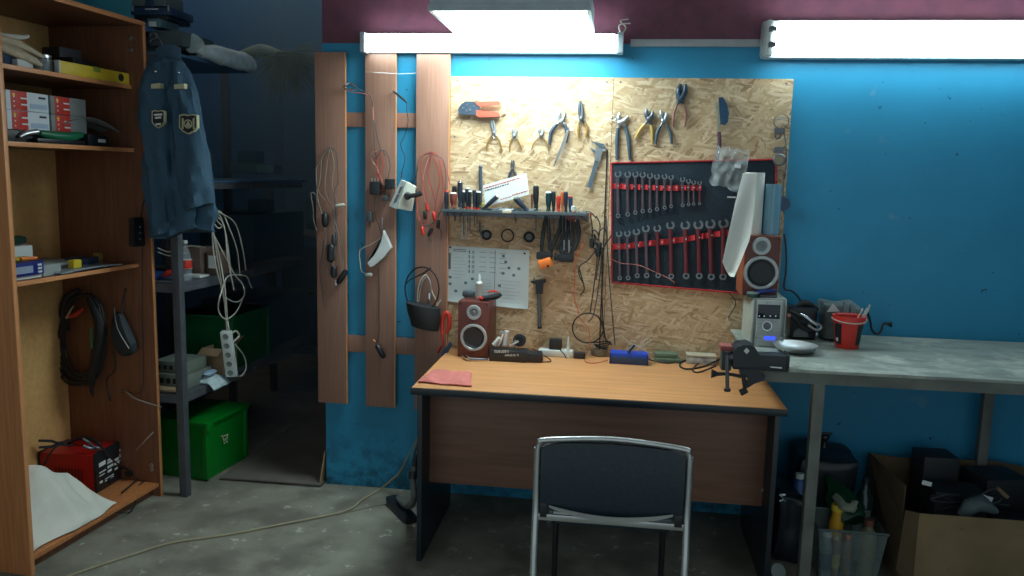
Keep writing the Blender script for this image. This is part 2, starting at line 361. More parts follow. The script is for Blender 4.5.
# ================================================================== desk
desk_top = mat('desk_beech_laminate', c255(212, 150, 98), .38, var=.13, scale=2.5, streak=(1.4, 18, 18), bump=.02, dirt=((.75, .62, .45), 34, .7, .76))
desk_b = mat('desk_black_edge', (.012, .02, .028), .35)
desk_p = mat('desk_walnut_panel', c255(122, 86, 70), .5, var=.18, scale=2.5, streak=(1.2, 20, 20))
dk = T('office_desk', (-.06, 3.35, 0), 'wide wooden desk with black edges and dark side panels', 'desk')
DX0, DX1, DY0, DY1, DZ = -.79, .672, 3.035, 3.784, .75
MB().bb(DX0+.004, DX1-.004, DY0+.006, DY1, DZ-.003, DZ, bev=.001).build('desktop', desk_top, dk)
MB().bb(DX0, DX1, DY0, DY1, DZ-.03, DZ-.0025, bev=.005).build('edge_band', desk_b, dk)
MB().bb(DX0+.022, DX0+.042, DY0+.03, DY1-.12, 0, DZ-.03, bev=.002).build('side_panel', desk_b, dk)
MB().bb(DX1-.040, DX1-.020, DY0+.03, DY1-.12, 0, DZ-.03, bev=.002).build('side_panel', desk_b, dk)
MB().bb(DX0+.0425, DX1-.0405, 3.20, 3.218, W(600, 494.5, 3.2).z, DZ-.03, bev=.001).build('modesty_panel', desk_p, dk)
for x in (W(763, 490, 3.2),): MB().cyl((x.x, 3.20, x.z), (x.x, 3.195, x.z), .007).build('screw', M_steel, dk)
# ================================================================== bench
bench_m = mat('worn_bench_sheet', (.27, .30, .26), .5, var=.32, scale=5, streak=(1, 2.6, 1), bump=.12, dirt=((.50, .52, .44), 6, .50, .66))
bench_f = mat('painted_steel_frame', (.14, .15, .13), .6, var=.25)
bn = T('metal_workbench', (1.4, 3.4, 0), 'long grey metal workbench with worn scratched top', 'workbench')
BX0, BX1, BY0, BZ = .548, 2.6, 3.01, .912
MB().bb(BX0, BX1, BY0, 3.785, BZ-.012, BZ, bev=.002).build('benchtop', bench_m, bn)
f = MB(); f.bb(BX0+.02, BX1-.02, BY0+.012, BY0+.05, BZ-.055, BZ-.012); f.bb(BX0+.02, BX1-.02, YW-.06, YW-.022, BZ-.052, BZ-.012)
for x in (BX0+.02, 1.2, 2.0, BX1-.06): f.bb(x, x+.04, BY0+.05, YW-.06, BZ-.052, BZ-.012)
f.build('frame', bench_f, bn)
for (x, y) in ((.775, BY0+.035), (1.675, 3.72), (2.45, BY0+.035)):
    MB().bb(x-.021, x+.021, y-.02, y+.02, 0, BZ-.053, bev=.003).build('leg', bench_f, bn)
MB().bb(.655, .69, 3.74, 3.775, 0, BZ-.053, bev=.003).build('leg', bench_f, bn)
# ================================================================== chair
ch = T('steel_frame_chair', (.015, 2.75, 0), 'steel framed chair with black padded backrest facing the desk', 'chair')
def Cc(x, y, z): return Vector((x, y, z))
chm = mat('chair_grey_steel', (.5, .52, .52), .3, .85); pad = mat('black_vinyl', (.010, .022, .035), .42, bump=.1, scale=60, dirt=((.06, .08, .09), 9, .68, .76))
cYb = 2.55
xl, xr = W(537, 470, cYb).x, W(689, 475, cYb).x
ztL, ztR = W(540, 437, cYb).z, W(688, 447, cYb).z
zT = (ztL+ztR)/2 - .006; zB = W(612, 521, cYb).z
for s_, x in ((-1, xl), (1, xr)):
    MB().tube([(x - s_*.006, cYb-.10, 0), (x, cYb-.03, zB-.12), (x, cYb, zB+.05), (x, cYb+.002, zT-.03)], .0125, 10, smooth=4).build('leg', chm, ch)
    MB().tube([(x - s_*.045, cYb+.0, zB-.03), (x - s_*.045, cYb+.32, zB-.035), (x-s_*.045, cYb+.39, zB-.07), (x - s_*.04, cYb+.44, 0)], .0115, 10, smooth=4).build('leg', M_black, ch)
MB().tube([(xl, cYb, zT-.045), (xl+.006, cYb, zT-.018), (xl+.03, cYb, zT-.002), ((xl+xr)/2, cYb+.03, zT+.004), (xr-.03, cYb, zT-.002), (xr-.006, cYb, zT-.018), (xr, cYb, zT-.045)], .010, 10, smooth=5).build('top_rail', chm, ch)
def chb(u, v):
    x = xl+.014+(xr-xl-.028)*u; z0 = zB+.035 - .026*math.sin(PI*u)**.6; z1 = zT-.008 - .02*(abs(2*u-1)**8)
    return (x, cYb + .02*math.sin(PI*u) - .012 + .006*math.sin(PI*v)*-1, z0+(z1-z0)*v)
MB().grid(chb, 18, 8, (0, .028, 0)).build('backrest', pad, ch)
def ctr(u, v):
    x = xl+.045+(xr-xl-.09)*u; w_ = .006+.012*math.sin(PI*u)**.5 if v else 0
    return (x, cYb-.019-.006*math.sin(PI*u), zB+.040-.034*math.sin(PI*u)**.75+ (w_ if v else 0) )
MB().grid(ctr, 24, 1, (0, .004, 0)).build('backrest_trim', chm, ch)
MB().bb(xl, xr, cYb-.012, cYb-.002, zB-.011, zB+.011, bev=.003).build('crossbar', chm, ch)
MB().bb(xl+.014, xl+.038, cYb-.014, cYb+.012, zB+.0, zB+.05, bev=.003).build('bracket', M_black, ch); MB().bb(xr-.04, xr-.014, cYb-.014, cYb+.012, zB+.0, zB+.042, bev=.003).build('bracket', M_black, ch)
MB().bb(xl+.05, xr-.05, cYb+.03, cYb+.41, zB-.042, zB-.008, bev=.016).build('seat', pad, ch)
for y in (cYb+.06, cYb+.36): MB().cyl((xl+.055, y, zB-.035), (xr-.055, y, zB-.035), .009).build('stretcher', M_black, ch)
# ================================================================== slat rack on the wall
slat = mat('slat_laminate', c255(152, 112, 94), .4, var=.12, scale=3, streak=(30, 30, 1.4))
sk = T('slat_rack', (-1.1, YW, .95), 'wooden wall rack of three planks on two rails hung with cables', 'rack')
ry = 3.784; py_ = 3.766
for (a, c) in (((330, 112), (440, 127)), ((330, 336), (430, 353))):
    zt = W(380, a[1]+.7, ry).z; zb = W(380, c[1]+.2, ry).z
    MB().bb(W(331, 120, ry).x, W(438, 120, ry).x, ry, YW-.001, zb, zt, bev=.001).build('rail', slat, sk)
for (x0, x1, yt, yb) in ((316.5, 346, 52, 403), (365.5, 395.5, 52.5, 407), (415.5, 448, 54, 410.5)):
    X0, X1 = W(x0, 230, py_).x, W(x1, 230, py_).x; zt, zb = W((x0+x1)/2, yt, py_).z, W((x0+x1)/2, yb, py_).z
    MB().bb(X0, X1, py_, ry-.0005, zb, zt, bev=.001).build('plank', slat, sk)
    MB().bb(X1-.003, X1+.001, py_-.001, py_+.014, zb, zt).build('edge_strip', wood_edge, sk)
# ================================================================== OSB tool boards
osb = osb_mat(); oy = 3.788
xa, xb, xc = W(449.5, 200, oy).x, W(609, 200, oy).x, W(790.8, 120, oy).x; zt = W(600, 77.5, oy).z; zb = .70
for (x0, x1, lab) in ((xa, xb-.001, 'left chipboard panel with pliers, screwdriver shelf and chart'), (xb+.001, xc, 'right chipboard panel behind the wrench roll')):
    b_ = T('chipboard_panel', ((x0+x1)/2, YW, zb), lab, 'board'); b_['group'] = 'chipboard tool panels'
    MB().bb(x0, x1, oy, YW-.001, zb, zt).build('board', osb, b_, smooth=False)
    if x0 == xa: MB().bb(xb-.001, xb+.001, oy+.0015, YW-.001, zb, zt).build('seam_edge', mat('dark_seam', (.02, .015, .01), .9), b_)
    for p in ((x0+.03, zt-.02), (x1-.03, zt-.02), (x0+.02, zt-.28), (x1-.02, zt-.3), (x0+.03, zt-.9), (x1-.02, zt-.9)):
        MB().lathe([(0, 0), (.005, 0), (.004, .002)], (p[0], oy-.0, p[1]), (0, -1, 0), 8).build('screw', M_dsteel, b_)

hz = bpy.data.materials.new('glare_veil'); hz.use_nodes = True; hn = hz.node_tree; hn.nodes.remove(hn.nodes['Principled BSDF'])  # scattering volume added to imitate a bluish veil of lens glare
vs = hn.nodes.new('ShaderNodeVolumeScatter'); vs.inputs['Color'].default_value = (.42, .68, 1, 1); vs.inputs['Density'].default_value = .34; vs.inputs['Anisotropy'].default_value = .2
hn.links.new(vs.outputs[0], hn.nodes['Material Output'].inputs['Volume'])
MB().bb(-2.82, -1.435, 4.06, 6.59, .02, 3.3).build('passage_glare_veil', hz, None, 'bluish glare veil added over the dark side passage', 'haze', kind='stuff', smooth=False)
# ================================================================== things in the bookcase
def Bz(x, y, z): return Bl(Fz(x, y, z))                 # local coordinates of a spot on a shelf
def bbl(cu, cv, z0, du, dv, dz, rot=0, bev=.002):       # box standing in the bookcase frame
    return MB().box((0, 0, 0), (du, dv, dz), None, bev).xf(BM @ Matrix.Translation((cu, cv, z0+dz/2)) @ Matrix.Rotation(rot, 4, 'Z'))
def BT(name, u, v, z, label, cat, group=None, rot=0): return T(name, Bw(u, v, z), label, cat, group, BR+rot)
V3 = lambda u, v, z: Bw(u, v, z)
# top shelf (z 1.968)
z = SZ[0]
t = BT('spirit_level', .52, .1, z, 'yellow spirit level lying along the top bookcase shelf edge', 'spirit level')
a, b2 = Bl(Bp(59, 65, .085)), Bl(Bp(131, 84, .085))
MB().bb(a.x, b2.x, .08, .102, z+.001, z+.052, .003, BM).build('body', M_yel, t)
MB().bb(b2.x-.001, b2.x+.008, .079, .103, z+.001, z+.053, .002, BM).build('end_cap', M_yel, t)
MB().bb(a.x-.006, a.x+.001, .079, .103, z+.001, z+.053, .002, BM).build('end_cap', M_white, t)
lc = Bl(Bp(97, 69, .079)); MB().bb(lc.x-.022, lc.x+.022, .0785, .1035, z+.032, z+.053, .002, BM).build('vial', mat('vial_green', (.25, .3, .05), .2), t)
rc = Bl(Bp(121, 77, .079)); MB().lathe([(0, 0), (.017, 0), (.017, .003), (.010, .003), (.010, .001), (0, .001)], V3(rc.x, .08, z+.027), tuple(-(BM.to_3x3() @ Vector((0, 1, 0)))), 20).build('round_vial', M_black, t)
MB().lathe([(0, 0), (.005, 0), (.005, .002)], V3(b2.x-.012, .08, z+.027), tuple(-(BM.to_3x3() @ Vector((0, 1, 0)))), 12).build('hole', M_black, t)
def sheet(name, cu, cv, z0, du, dv, th, rot, m, label=None, cat=None, group=None, curl=.0, parent=None):
    M_ = BM @ Matrix.Translation((cu, cv, z0)) @ Matrix.Rotation(rot, 4, 'Z')
    return MB().grid(lambda u, v: M_ @ Vector(((u-.5)*du, (v-.5)*dv, curl*math.sin(PI*u)+curl*.6*math.sin(5*v+u*3))), 10, 8, (0, 0, th)).build(name, m, parent, label, cat, group)
cl_beige = mat('beige_cloth', (.55, .47, .34), .9, bump=.3, scale=40)
t = BT('folded_gloves', .22, .2, z+.06, 'cream work gloves draped over a dark case on top shelf', 'gloves')
bbl(.12, .2, z+.001, .2, .16, .058, .1, .006).build('dark_case_tmp', M_navy, None, label='dark blue case under the cream work gloves on top shelf', cat='case').name = 'tool_case'
for k, (v0, zz) in enumerate(((.11, .062), (.13, .074), (.15, .086), (.13, .098))):
    MB().tube([V3(.05+.01*k, v0+.06, z+zz), V3(.13, v0+.02, z+zz+.004), V3(.235, v0, z+zz-.012*(1.5-k*.3)), V3(.30+.012*k, v0-.02, z+.02+.012*k)], [.012, .017, .016, .007], 10, smooth=4, flat=1.).build('finger', cl_beige, t)
MB().tube([V3(.06, .2, z+.1), V3(.15, .16, z+.112), V3(.24, .12, z+.118), V3(.262, .105, z+.128)], [.015, .012, .009, .006], 10, smooth=4).build('cuff', mat('white_cloth', (.62, .64, .6), .9, bump=.2), t)
bbl(.235, .13, z+.001, .08, .05, .03, .05).build('paper_box', M_paper, None, 'small white and black printed carton below the glove fingers', 'carton')
t = BT('glass_jar', .36, .16, z, 'squat glass jar with metal lid behind the yellow level', 'jar')
jc = V3(.38, .16, z+.001); MB().lathe([(0, 0), (.04, 0), (.043, .01), (.043, .05), (.036, .058), (.0, .058)], jc, seg=24).build('body', clear_mat('jar_glass', (.5, .6, .62), .45, .08), t)
MB().lathe([(0, .0585), (.038, .0585), (.038, .07), (0, .071)], jc, seg=24).build('lid', M_steel, t)
bbl(.6, .2, z+.001, .16, .12, .085, .1, .006).build('power_adapter', M_black, None, 'black boxy adapter behind the level on the top shelf', 'adapter')
bbl(.66, .3, z+.001, .12, .1, .14, -.1, .006).build('battery_pack', mat('charcoal_plastic', (.03, .035, .045), .5), None, 'taller charcoal battery pack at the back of top shelf', 'battery pack')
# second shelf (z 1.683): product boxes
z = SZ[1]
redw = mat('carton_red', c255(190, 44, 32), .5, var=.05); whw = mat('carton_white', c255(205, 215, 222), .5, var=.04)
U1 = (Bl(Bp(4, 110, .115)).x+Bl(Bp(51, 110, .115)).x)/2; U2 = U1+.217
lay = ((.125, 0, 'lower red and white carton beside the left bookcase post'), (.125, 1, 'upper red and white carton beside the left bookcase post'),
       (.365, 0, 'lower red and grey carton of the second stack on shelf'), (.365, 1, 'upper red and grey carton of the second stack on shelf'))
plat = bbl(.26, .27, z+.001, .46, .3, .045, 0, .004); plat.build('flat_tray', M_black, None, 'flat black tray under the red and white cartons', 'tray')
for (cu, lv, lab) in lay:
    cu = U1 if cu < .2 else U2
    z0 = z+.048+lv*.0745; t = BT('product_carton', cu, .22, z0, lab, 'box', 'red and white cartons on the second shelf')
    first = cu == U1; w2 = .106 if first else .1
    bbl(cu, .25, z0, w2*2, .27, .073, 0, .0015).build('carton', whw if first else mat('carton_grey', c255(120, 125, 125), .6), t)
    MB().bb(cu-w2+.022, cu-.005+(0 if first else .01), .1142, .1155, z0+.001, z0+.072, .0003, BM).build('red_panel', redw, t)
    tx = MB()
    for i in range(2): tx.bb(cu-w2+.07, cu-w2+.07+.032, .1135, .1141, z0+.044-i*.024, z0+.050-i*.024, 0, BM)
    for i in range(3): tx.bb(cu-w2+.034, cu-w2+.040, .1135, .1141, z0+.012+i*.018, z0+.017+i*.018, 0, BM)
    tx.build('print', M_paper, t)
    if first:
        tx = MB().bb(cu+.055, cu+.09, .1135, .1149, z0+.052, z0+.06, 0, BM); tx.build('small_print', M_ink, t)
        MB().bb(cu+.01, cu+.098, .1137, .1149, z0+.012, z0+.03, 0, BM).build('blue_strip', mat('pale_blue_print', (.35, .45, .6), .6), t)
    MB().lathe([(0, 0), (.006, 0), (.006, .001)], V3(cu-w2+.036, .1142, z0+.058), tuple(-(BM.to_3x3() @ Vector((0, 1, 0)))), 12).build('emblem', M_yel, t)
t = BT('green_hand_tool', .4, .1, z, 'green handled tool lying on the second shelf edge', 'tool')
MB().tube([V3(.28, .10, z+.04), V3(.36, .095, z+.033), V3(.44, .09, z+.034), V3(.5, .09, z+.045)], [.012, .02, .02, .013], 12, smooth=4).build('handle', mat('dark_green_plastic', (.01, .13, .06), .35), t)
MB().tube([V3(.27, .10, z+.045), V3(.22, .105, z+.035), V3(.19, .11, z+.02)], [.012, .01, .007], 10, smooth=3).build('jaw', M_steel, t)
MB().bb(.25, .51, .08, .11, z+.001, z+.02, .005, BM).build('base', M_black, t)
t = BT('black_carton', .6, .1, z, 'small black carton with white print at shelf right end', 'box')
bbl(.605, .14, z+.001, .13, .1, .05).build('carton', M_black, t)
MB().bb(.6, .645, .0885, .0899, z+.018, z+.032, 0, BM).build('print', M_paper, t)
t = MB().grid(lambda u, v: V3(.42+.34*u, .10+.13*v, z+.060+.055*math.sin(PI*(u*.8+.12))*(1-.25*v)+.006*math.sin(9*v+4*u)), 14, 8, (0, 0, .0015))
t.build('plastic_bag', mat('grey_film', (.22, .23, .23), .35), None, 'crumpled grey plastic bag over the black carton', 'bag')
t = MB().lathe([(0, 0), (.05, 0), (.05, .02), (.018, .021), (.018, .0), (0, .0)], V3(.55, .2, z+.08), tuple(BM.to_3x3() @ Vector((.5, -1, .15))), 28)
t.build('tape_roll', mat('grey_tape', (.2, .2, .19), .5), None, 'grey tape roll standing behind the plastic bag', 'tape')
# third shelf (z 1.148)
z = SZ[2]
t = BT('blue_carton', .2, .1, z, 'long dark blue carton with pale print at the shelf edge', 'box')
bbl(.135, .13, z+.016, .225, .09, .052, 0).build('carton', mat('carton_blue', c255(26, 42, 120), .4), t)
MB().bb(.04, .19, .0835, .0849, z+.026, z+.054, 0, BM).build('print_panel', mat('pale_print', (.3, .36, .5), .6), t)
for k in range(3): MB().bb(.215, .235, .0833, .0849, z+.022+k*.014, z+.03+k*.014, 0, BM).build('symbol', M_paper, t)
bbl(.14, .21, z+.001, .22, .22, .014, 0).build('paper_pad', M_paper, None, 'flat stack of pale papers under the dark blue carton', 'papers')
wu = (Bl(Bp(8, 255, .3)).x, Bl(Bp(31, 255, .3)).x); wz = (Bl(Bp(20, 270, .3)).z, Bl(Bp(20, 246, .3)).z)
bbl((wu[0]+wu[1])/2, .33, z+.016, wu[1]-wu[0], .08, max(.04, wz[1]-z-.016), 0).build('white_carton', M_paper, None, 'plain white carton behind the dark blue carton', 'box')
t = BT('glasses_case', .1, .28, z+.11, 'dark green hard case lying on the plain white carton', 'case')
cz = max(z+.056, wz[1])+.022; MB().tube([V3(wu[0]-.01, .32, cz), V3(wu[0]+.02, .32, cz), V3(wu[1]-.04, .32, cz), V3(wu[1]-.012, .32, cz)], [.013, .021, .021, .015], 12, smooth=3).build('body', mat('bottle_green', (.02, .05, .04), .25), t)
bbl(.2, .16, z+.07, .09, .03, .012, .1).build('yellow_marker', M_yel, None, 'yellow marker lying on the dark blue carton', 'marker')
MB().tube([V3(.17, .12, z+.08), V3(.24, .11, z+.078)], .007, 10).build('red_marker', M_orange, None, 'short orange red marker on the dark blue carton', 'marker')
bbl(.3, .14, z+.001, .1, .09, .045, .05).build('grey_carton', mat('grey_card', (.33, .36, .35), .8), None, 'grey cardboard box right of the blue carton', 'box')
bbl(.45, .3, z+.001, .34, .22, .03, .04).build('flat_folder', mat('grey_folder', (.25, .28, .26), .6), None, 'large flat grey folder at the back of middle shelf', 'folder')
t = BT('tape_measure', .47, .12, z, 'small yellow tape measure among the flat packets', 'tape measure')
bbl(.47, .13, z+.012, .05, .03, .036, .05, .004).build('case', M_yel, t); bbl(.502, .14, z+.012, .016, .03, .034, .05, .004).build('clip', M_black, t)
sheet('plastic_packet', .5, .13, z+.004, .38, .13, .006, .02, mat('silver_film', (.25, .3, .33), .25, var=.3, scale=40), 'shiny grey packets spread along the middle shelf edge', 'packet', curl=.004)
bbl(.62, .22, z+.006, .1, .1, .034, .2).build('dark_pouch', M_navy, None, 'dark blue pouch at the back right of middle shelf', 'pouch')
bbl(.7, .2, z+.012, .03, .03, .042, .1, .005).build('brass_fitting', mat('dull_brass', (.35, .27, .1), .4, .6), None, 'dull brass block behind the packets on the middle shelf', 'fitting')
# lower compartment: hanging cables, bag, wires
hk = Bs(95, 296); nrm = BM.to_3x3() @ Vector((-1, 0, 0))
def sp(x, y, off=.01): return Bs(x, y) + nrm*off
t = T('booster_cable', sp(95, 380), 'thick black cable coil with red clamp hung inside bookcase', 'cable')
m = MB()
for k in range(12):
    dx = random.uniform(-7, 7); dy = random.uniform(-8, 6); o = .02+.012*random.random()
    m.tube([sp(92, 293, o), sp(78+dx*.5, 300, o+.01), sp(68+dx*.6, 330, o+.01), sp(66+dx, 355+dy, o), sp(78+dx, 375+dy, o+.02), sp(96+dx, 378+dy, o+.02), sp(108+dx*.6, 362+dy, o+.02), sp(110+dx*.5, 330, o+.02), sp(104+dx*.5, 305, o+.01), sp(94, 293, o)], .0055, 8, smooth=6)
m.build('cable', M_cable, t)
MB().tube([sp(94, 296, .03), sp(108, 325, .05), sp(105, 350, .05), sp(100, 372, .05), sp(97, 392, .04)], [.018, .028, .03, .02, .004], 10, smooth=5).build('dark_wrap', M_rub, t)
MB().tube([sp(71, 330, .02), sp(68, 313, .03), sp(72, 296, .03), sp(84, 289, .03)], [.01, .02, .018, .01], 10, smooth=4).build('dark_wrap', M_rub, t)
MB().tube([sp(78, 315, .06), sp(84, 313, .06), sp(92, 307, .06)], [.006, .012, .005], 10, smooth=3, flat=.6).build('clamp_handle', M_red, t)
MB().tube([sp(76, 316, .06), sp(80, 308, .06), sp(83, 304, .06)], [.008, .006, .003], 8, smooth=3).build('clamp_jaw', M_steel, t)
MB().tube([sp(102, 325, .072), sp(103, 345, .075)], [.008, .009], 8).build('tag', mat('dull_green_tag', (.05, .13, .05), .6), t)
MB().tube([sp(96, 378, .03), sp(97, 392, .03), sp(97, 396, .03)], [.012, .006, .002], 8).build('plug', M_black, t)
t = T('side_bag', sp(130, 355), 'black zipped mesh bag hanging on the bookcase side panel', 'bag')
m = MB().loft([[sp(117, 312, .015), sp(126, 306, .015), sp(126, 306, .05), sp(117, 312, .05)], [sp(116, 330, .005), sp(135, 325, .005), sp(135, 325, .08), sp(116, 330, .08)],
               [sp(121, 350, .005), sp(145, 342, .005), sp(145, 342, .085), sp(121, 350, .085)], [sp(128, 357, .02), sp(143, 352, .02), sp(143, 352, .06), sp(128, 357, .06)]])
m.build('body', mat('black_nylon', (.02, .03, .035), .7, bump=.3, scale=120), t, subd=1)
MB().tube([sp(127, 312, .04), sp(126, 300, .02), sp(127, 288, .008)], .004, 8, smooth=3).build('strap', M_rub, t)
MB().tube([sp(122, 306, .055), sp(130, 325, .088), sp(141, 345, .085)], .002, 6, smooth=3).build('zip', M_steel, t)
MB().tube([sp(143, 240, .004), sp(143, 300, .004), sp(144, 370, .004), sp(143, 388, .006), sp(138, 393, .008), sp(128, 391, .01), sp(122, 392, .012)], .0016, 6, smooth=5).build('thin_wire', M_cable, None, 'thin black wire running down the bookcase side panel', 'wire')
MB().tube([sp(116, 350, .02), sp(118, 368, .02), sp(110, 378, .02), sp(111, 392, .02), sp(113, 400, .02)], [.003, .003, .003, .003, .007], 6, smooth=4).build('plug_cord', M_cable, None, 'short black cord with plug hanging below the coil', 'cord')
MB().tube([sp(122, 391, .01), sp(130, 390, .03), sp(140, 396, .04), sp(151, 402, .02), sp(162, 407, .0)], [.002, .003, .0035, .003, .002], 8, smooth=4).build('wire_rod', M_steel, None, 'bent silver wire rod resting against the side panel, upper', 'rod')
MB().tube([sp(139, 449, .02), sp(148, 440, .03), sp(156, 431, .02)], [.0022, .004, .005], 8, smooth=3).build('wire_rod', M_steel, None, 'short silver rod with dark tip near the bottom board', 'rod')
t = T('cord_switch', sp(138, 230), 'black power block hanging at the bookcase edge under jacket', 'power block')
q0 = Bw(.80, .02, 0)
p_ = [Bp(x, y, -.012) for x, y in ((134, 218), (144, 217), (146, 246), (134, 247))]
m = MB().prism(p_, tuple(BM.to_3x3() @ Vector((0, .03, 0)))); bmesh.ops.bevel(m.b, geom=list(m.b.edges), offset=.004, segments=2, affect='EDGES'); m.build('body', M_black, t)
for y in (227, 233, 239): MB().sph(Bp(140, y, -.014), .006).build('button', mat('dark_grey_plastic', (.06, .07, .08), .4), t)
MB().tube([Bp(141, 218, .0), Bp(143, 205, .01), Bp(146, 196, .012)], .003, 6, smooth=3).build('cord', M_cable, t)
# battery charger
z = .07
t = BT('battery_charger', .66, .33, z, 'red battery charger with black printed front on bottom shelf', 'charger')
c0, c1, c2 = Bz(84, 492, z), Bz(124, 473, z), Bz(42, 476, z)
cm = Matrix.Translation((c0.x, c0.y, z)); 
rr = .0; hh = .192; CW, CD = .205, .29
CM = BM @ Matrix.Translation((.62, .20, z)) @ Matrix.Rotation(.10, 4, 'Z')
rchg = mat('charger_red', c255(170, 26, 26), .35, var=.1)
MB().bb(0, CW, .012, CD, .006, hh-.008, .012, CM).build('housing', rchg, t)
fp = MB().bb(-.004, CW+.004, 0, .014, .0, hh, .008, CM).build('front_panel', M_black, t)
MB().bb(-.002, CW+.002, CD-.012, CD, .0, hh-.004, .008, CM).build('rear_panel', M_black, t)
pr_ = MB()
for (u, zz, w_, h_) in ((.02, .12, .05, .02), (.02, .09, .05, .004), (.02, .075, .04, .003), (.085, .128, .03, .006), (.085, .112, .045, .012), (.085, .09, .045, .012), (.085, .07, .03, .01), (.14, .105, .035, .012), (.14, .085, .04, .014), (.14, .062, .025, .008), (.185, .14, .022, .012), (.185, .11, .035, .016), (.19, .09, .03, .01), (.02, .04, .02, .01), (.06, .045, .07, .003), (.06, .035, .07, .003)):
    pr_.bb(u, u+w_, -.0015, 0.001, zz, zz+h_, 0, CM)
pr_.build('print', M_paper, fp)
for (u, zz) in ((.09, .03), (.2, .055)): MB().lathe([(0, 0), (.014, 0), (.012, .014), (0, .015)], CM @ Vector((u, 0, zz)), tuple(CM.to_3x3() @ Vector((0, -1, 0))), 16).build('knob', M_black, fp)
vn = MB()
for k in range(9): vn.bb(-.0015, .002, .07+k*.016, .078+k*.016, .045, .115, 0, CM)
vn.build('vent', mat('dark_red', (.1, .006, .006), .5), t)
CC = lambda u, v, w_: CM @ Vector((u, v, w_))
MB().tube([CC(.12, .22, hh+.0), CC(.12, .16, hh+.03), CC(.12, .1, hh+.03), CC(.12, .05, hh+.0)], .009, 8, smooth=5).build('carry_handle', M_black, t)
def clampy(pts_, m1, nm, lab):
    tt = T(nm, pts_[0], lab, 'clamp')
    d = (pts_[1]-pts_[0]); s_ = Vector((0, 0, .012))
    for sg in (-1, 1):
        MB().tube([pts_[0]+s_*sg*1.4, pts_[0]+d*.4+s_*sg*1.1, pts_[0]+d*.6+s_*sg*.3, pts_[1]+s_*sg*.9, pts_[1]+s_*sg*.1+d*.06], [.006, .007, .006, .005, .003], 8, smooth=3).build('lever', m1, tt)
    return tt
clampy([CC(-.03, .26, hh+.045), CC(.07, .17, hh+.02)], M_black, 'charging_clamp', 'black charging clamp lying left on top of the charger')
clampy([CC(.0, .06, hh+.055), CC(.05, .01, hh+.0)], M_dsteel, 'charging_clamp', 'steel charging clamp tilted up over charger front')
m = MB(); m.tube([CC(.05, .2, hh+.02), CC(-.02, .2, hh+.015), CC(-.05, .25, .1), CC(-.06, .27, .01), CC(-.12, .2, .012), CC(-.2, .1, .012)], .004, 8, smooth=6)
m.tube([CC(.03, .0, hh+.04), CC(.09, -.02, .14), CC(.15, -.03, .08), CC(.2, -.04, .04), CC(.24, -.06, .012), CC(.15, -.1, .012), CC(.0, -.12, .012)], .004, 8, smooth=6)
m.tube([CC(.2, .1, hh+.02), CC(.27, .04, hh-.03), CC(.28, -.02, .06), CC(.25, -.08, .012), CC(.19, -.13, .008), CC(.1, -.13, -.01), CC(.02, -.17, -.05), CC(-.06, -.19, -.055), CC(-.14, -.16, -.02), CC(-.2, -.1, .008)], .003, 8, smooth=6)
m.build('charger_cable', M_cable, None, 'black charger cables looping over the front of the charger and board edge', 'cable')
MB().tube([CC(.17, -.05, .035), CC(.21, -.05, .03)], [.016, .018], 12).build('charger_plug', M_black, None, 'round black mains plug in front of the charger', 'plug')
# white bag in front of charger
wc = mat('white_sack', (.8, .79, .70), .75, bump=.25, scale=14, var=.05)
def sack(u, v):
    au = .025+(.52-.10*v)*u; av = .02+.24*v
    h_ = .205*math.exp(-((au-.30)**2/.030)-((av-.19)**2/.012)) + .16*math.exp(-((au-.12)**2/.02)-((av-.16)**2/.012)) + .05*math.exp(-((au-.48)**2/.006)-((av-.12)**2/.01)) + .014*math.sin(26*au+14*av)+.008*noise.noise(Vector((au*30, av*24, 0)))
    e_ = min(1, u*7, (1-u)*7, v*5, (1-v)*5)
    w_ = noise.noise(Vector((au*9+av*6, av*9-au*4, 2.))); h_ += .05*(.35-abs(w_))*min(1, h_*30+.25)
    if 0 < au: h_ += .012*math.exp(-((av-.10-.18*au)/.012)**2)
    return V3(au + .02*noise.noise(Vector((au*8, av*8, 5.))), max(.012, av + .02*math.sin(au*14)), .071+max(0, h_)*e_**.7)
MB().grid(sack, 34, 22, (0, 0, .004)).build('white_sack', wc, None, 'crumpled white sack in front of the red charger', 'sack', subd=1)

# ================================================================== jacket on the bookcase end
jm = mat('uniform_cloth', c255(50, 80, 100), .85, var=.1, bump=.25, scale=150)
JY = 3.40
t = T('uniform_jacket', W(170, 60, JY), 'dark blue uniform jacket with sleeve patches hanging beside bookcase', 'jacket')
def drape(secs, amt=1., n=7):
    out = []
    for i in range(len(secs)-1):
        for k in range(n):
            f_ = k/n; out.append([secs[i][j].lerp(secs[i+1][j], f_) for j in range(len(secs[i]))])
    out.append(secs[-1]); N = len(out)
    for i, sec in enumerate(out):
        c = sum(sec, Vector())/len(sec); g = min(1, i/8)
        for j, p in enumerate(sec):
            d = p-c; d.z = 0; d = d.normalized() if d.length > 1e-6 else d
            q = noise.noise(Vector((p.x*22+p.z*5, p.y*22, p.z*3.2))); r = noise.noise(Vector((p.x*30, p.y*30+4, p.z*16)))
            sec[j] = p + d*amt*g*(.026*(abs(q)*-2+.5) + .008*r)
    return out
def jsec(y, xc, hw, dep, fold, ph, n=36, YY=JY):
    out = []
    c = W(xc, y, YY); h = abs(W(xc+hw, y, YY).x - c.x)
    for k in range(n):
        a = 2*PI*k/n; f_ = 1 + 1.5*fold*math.sin(5*a+ph)+1.3*fold*math.sin(9*a+ph*2)
        out.append(Vector((c.x+math.cos(a)*h*f_, YY+math.sin(a)*dep*f_, c.z + (max(0, y-195)/38)*(.022*math.cos(a)-.016*math.sin(3*a+1)))))
    return out
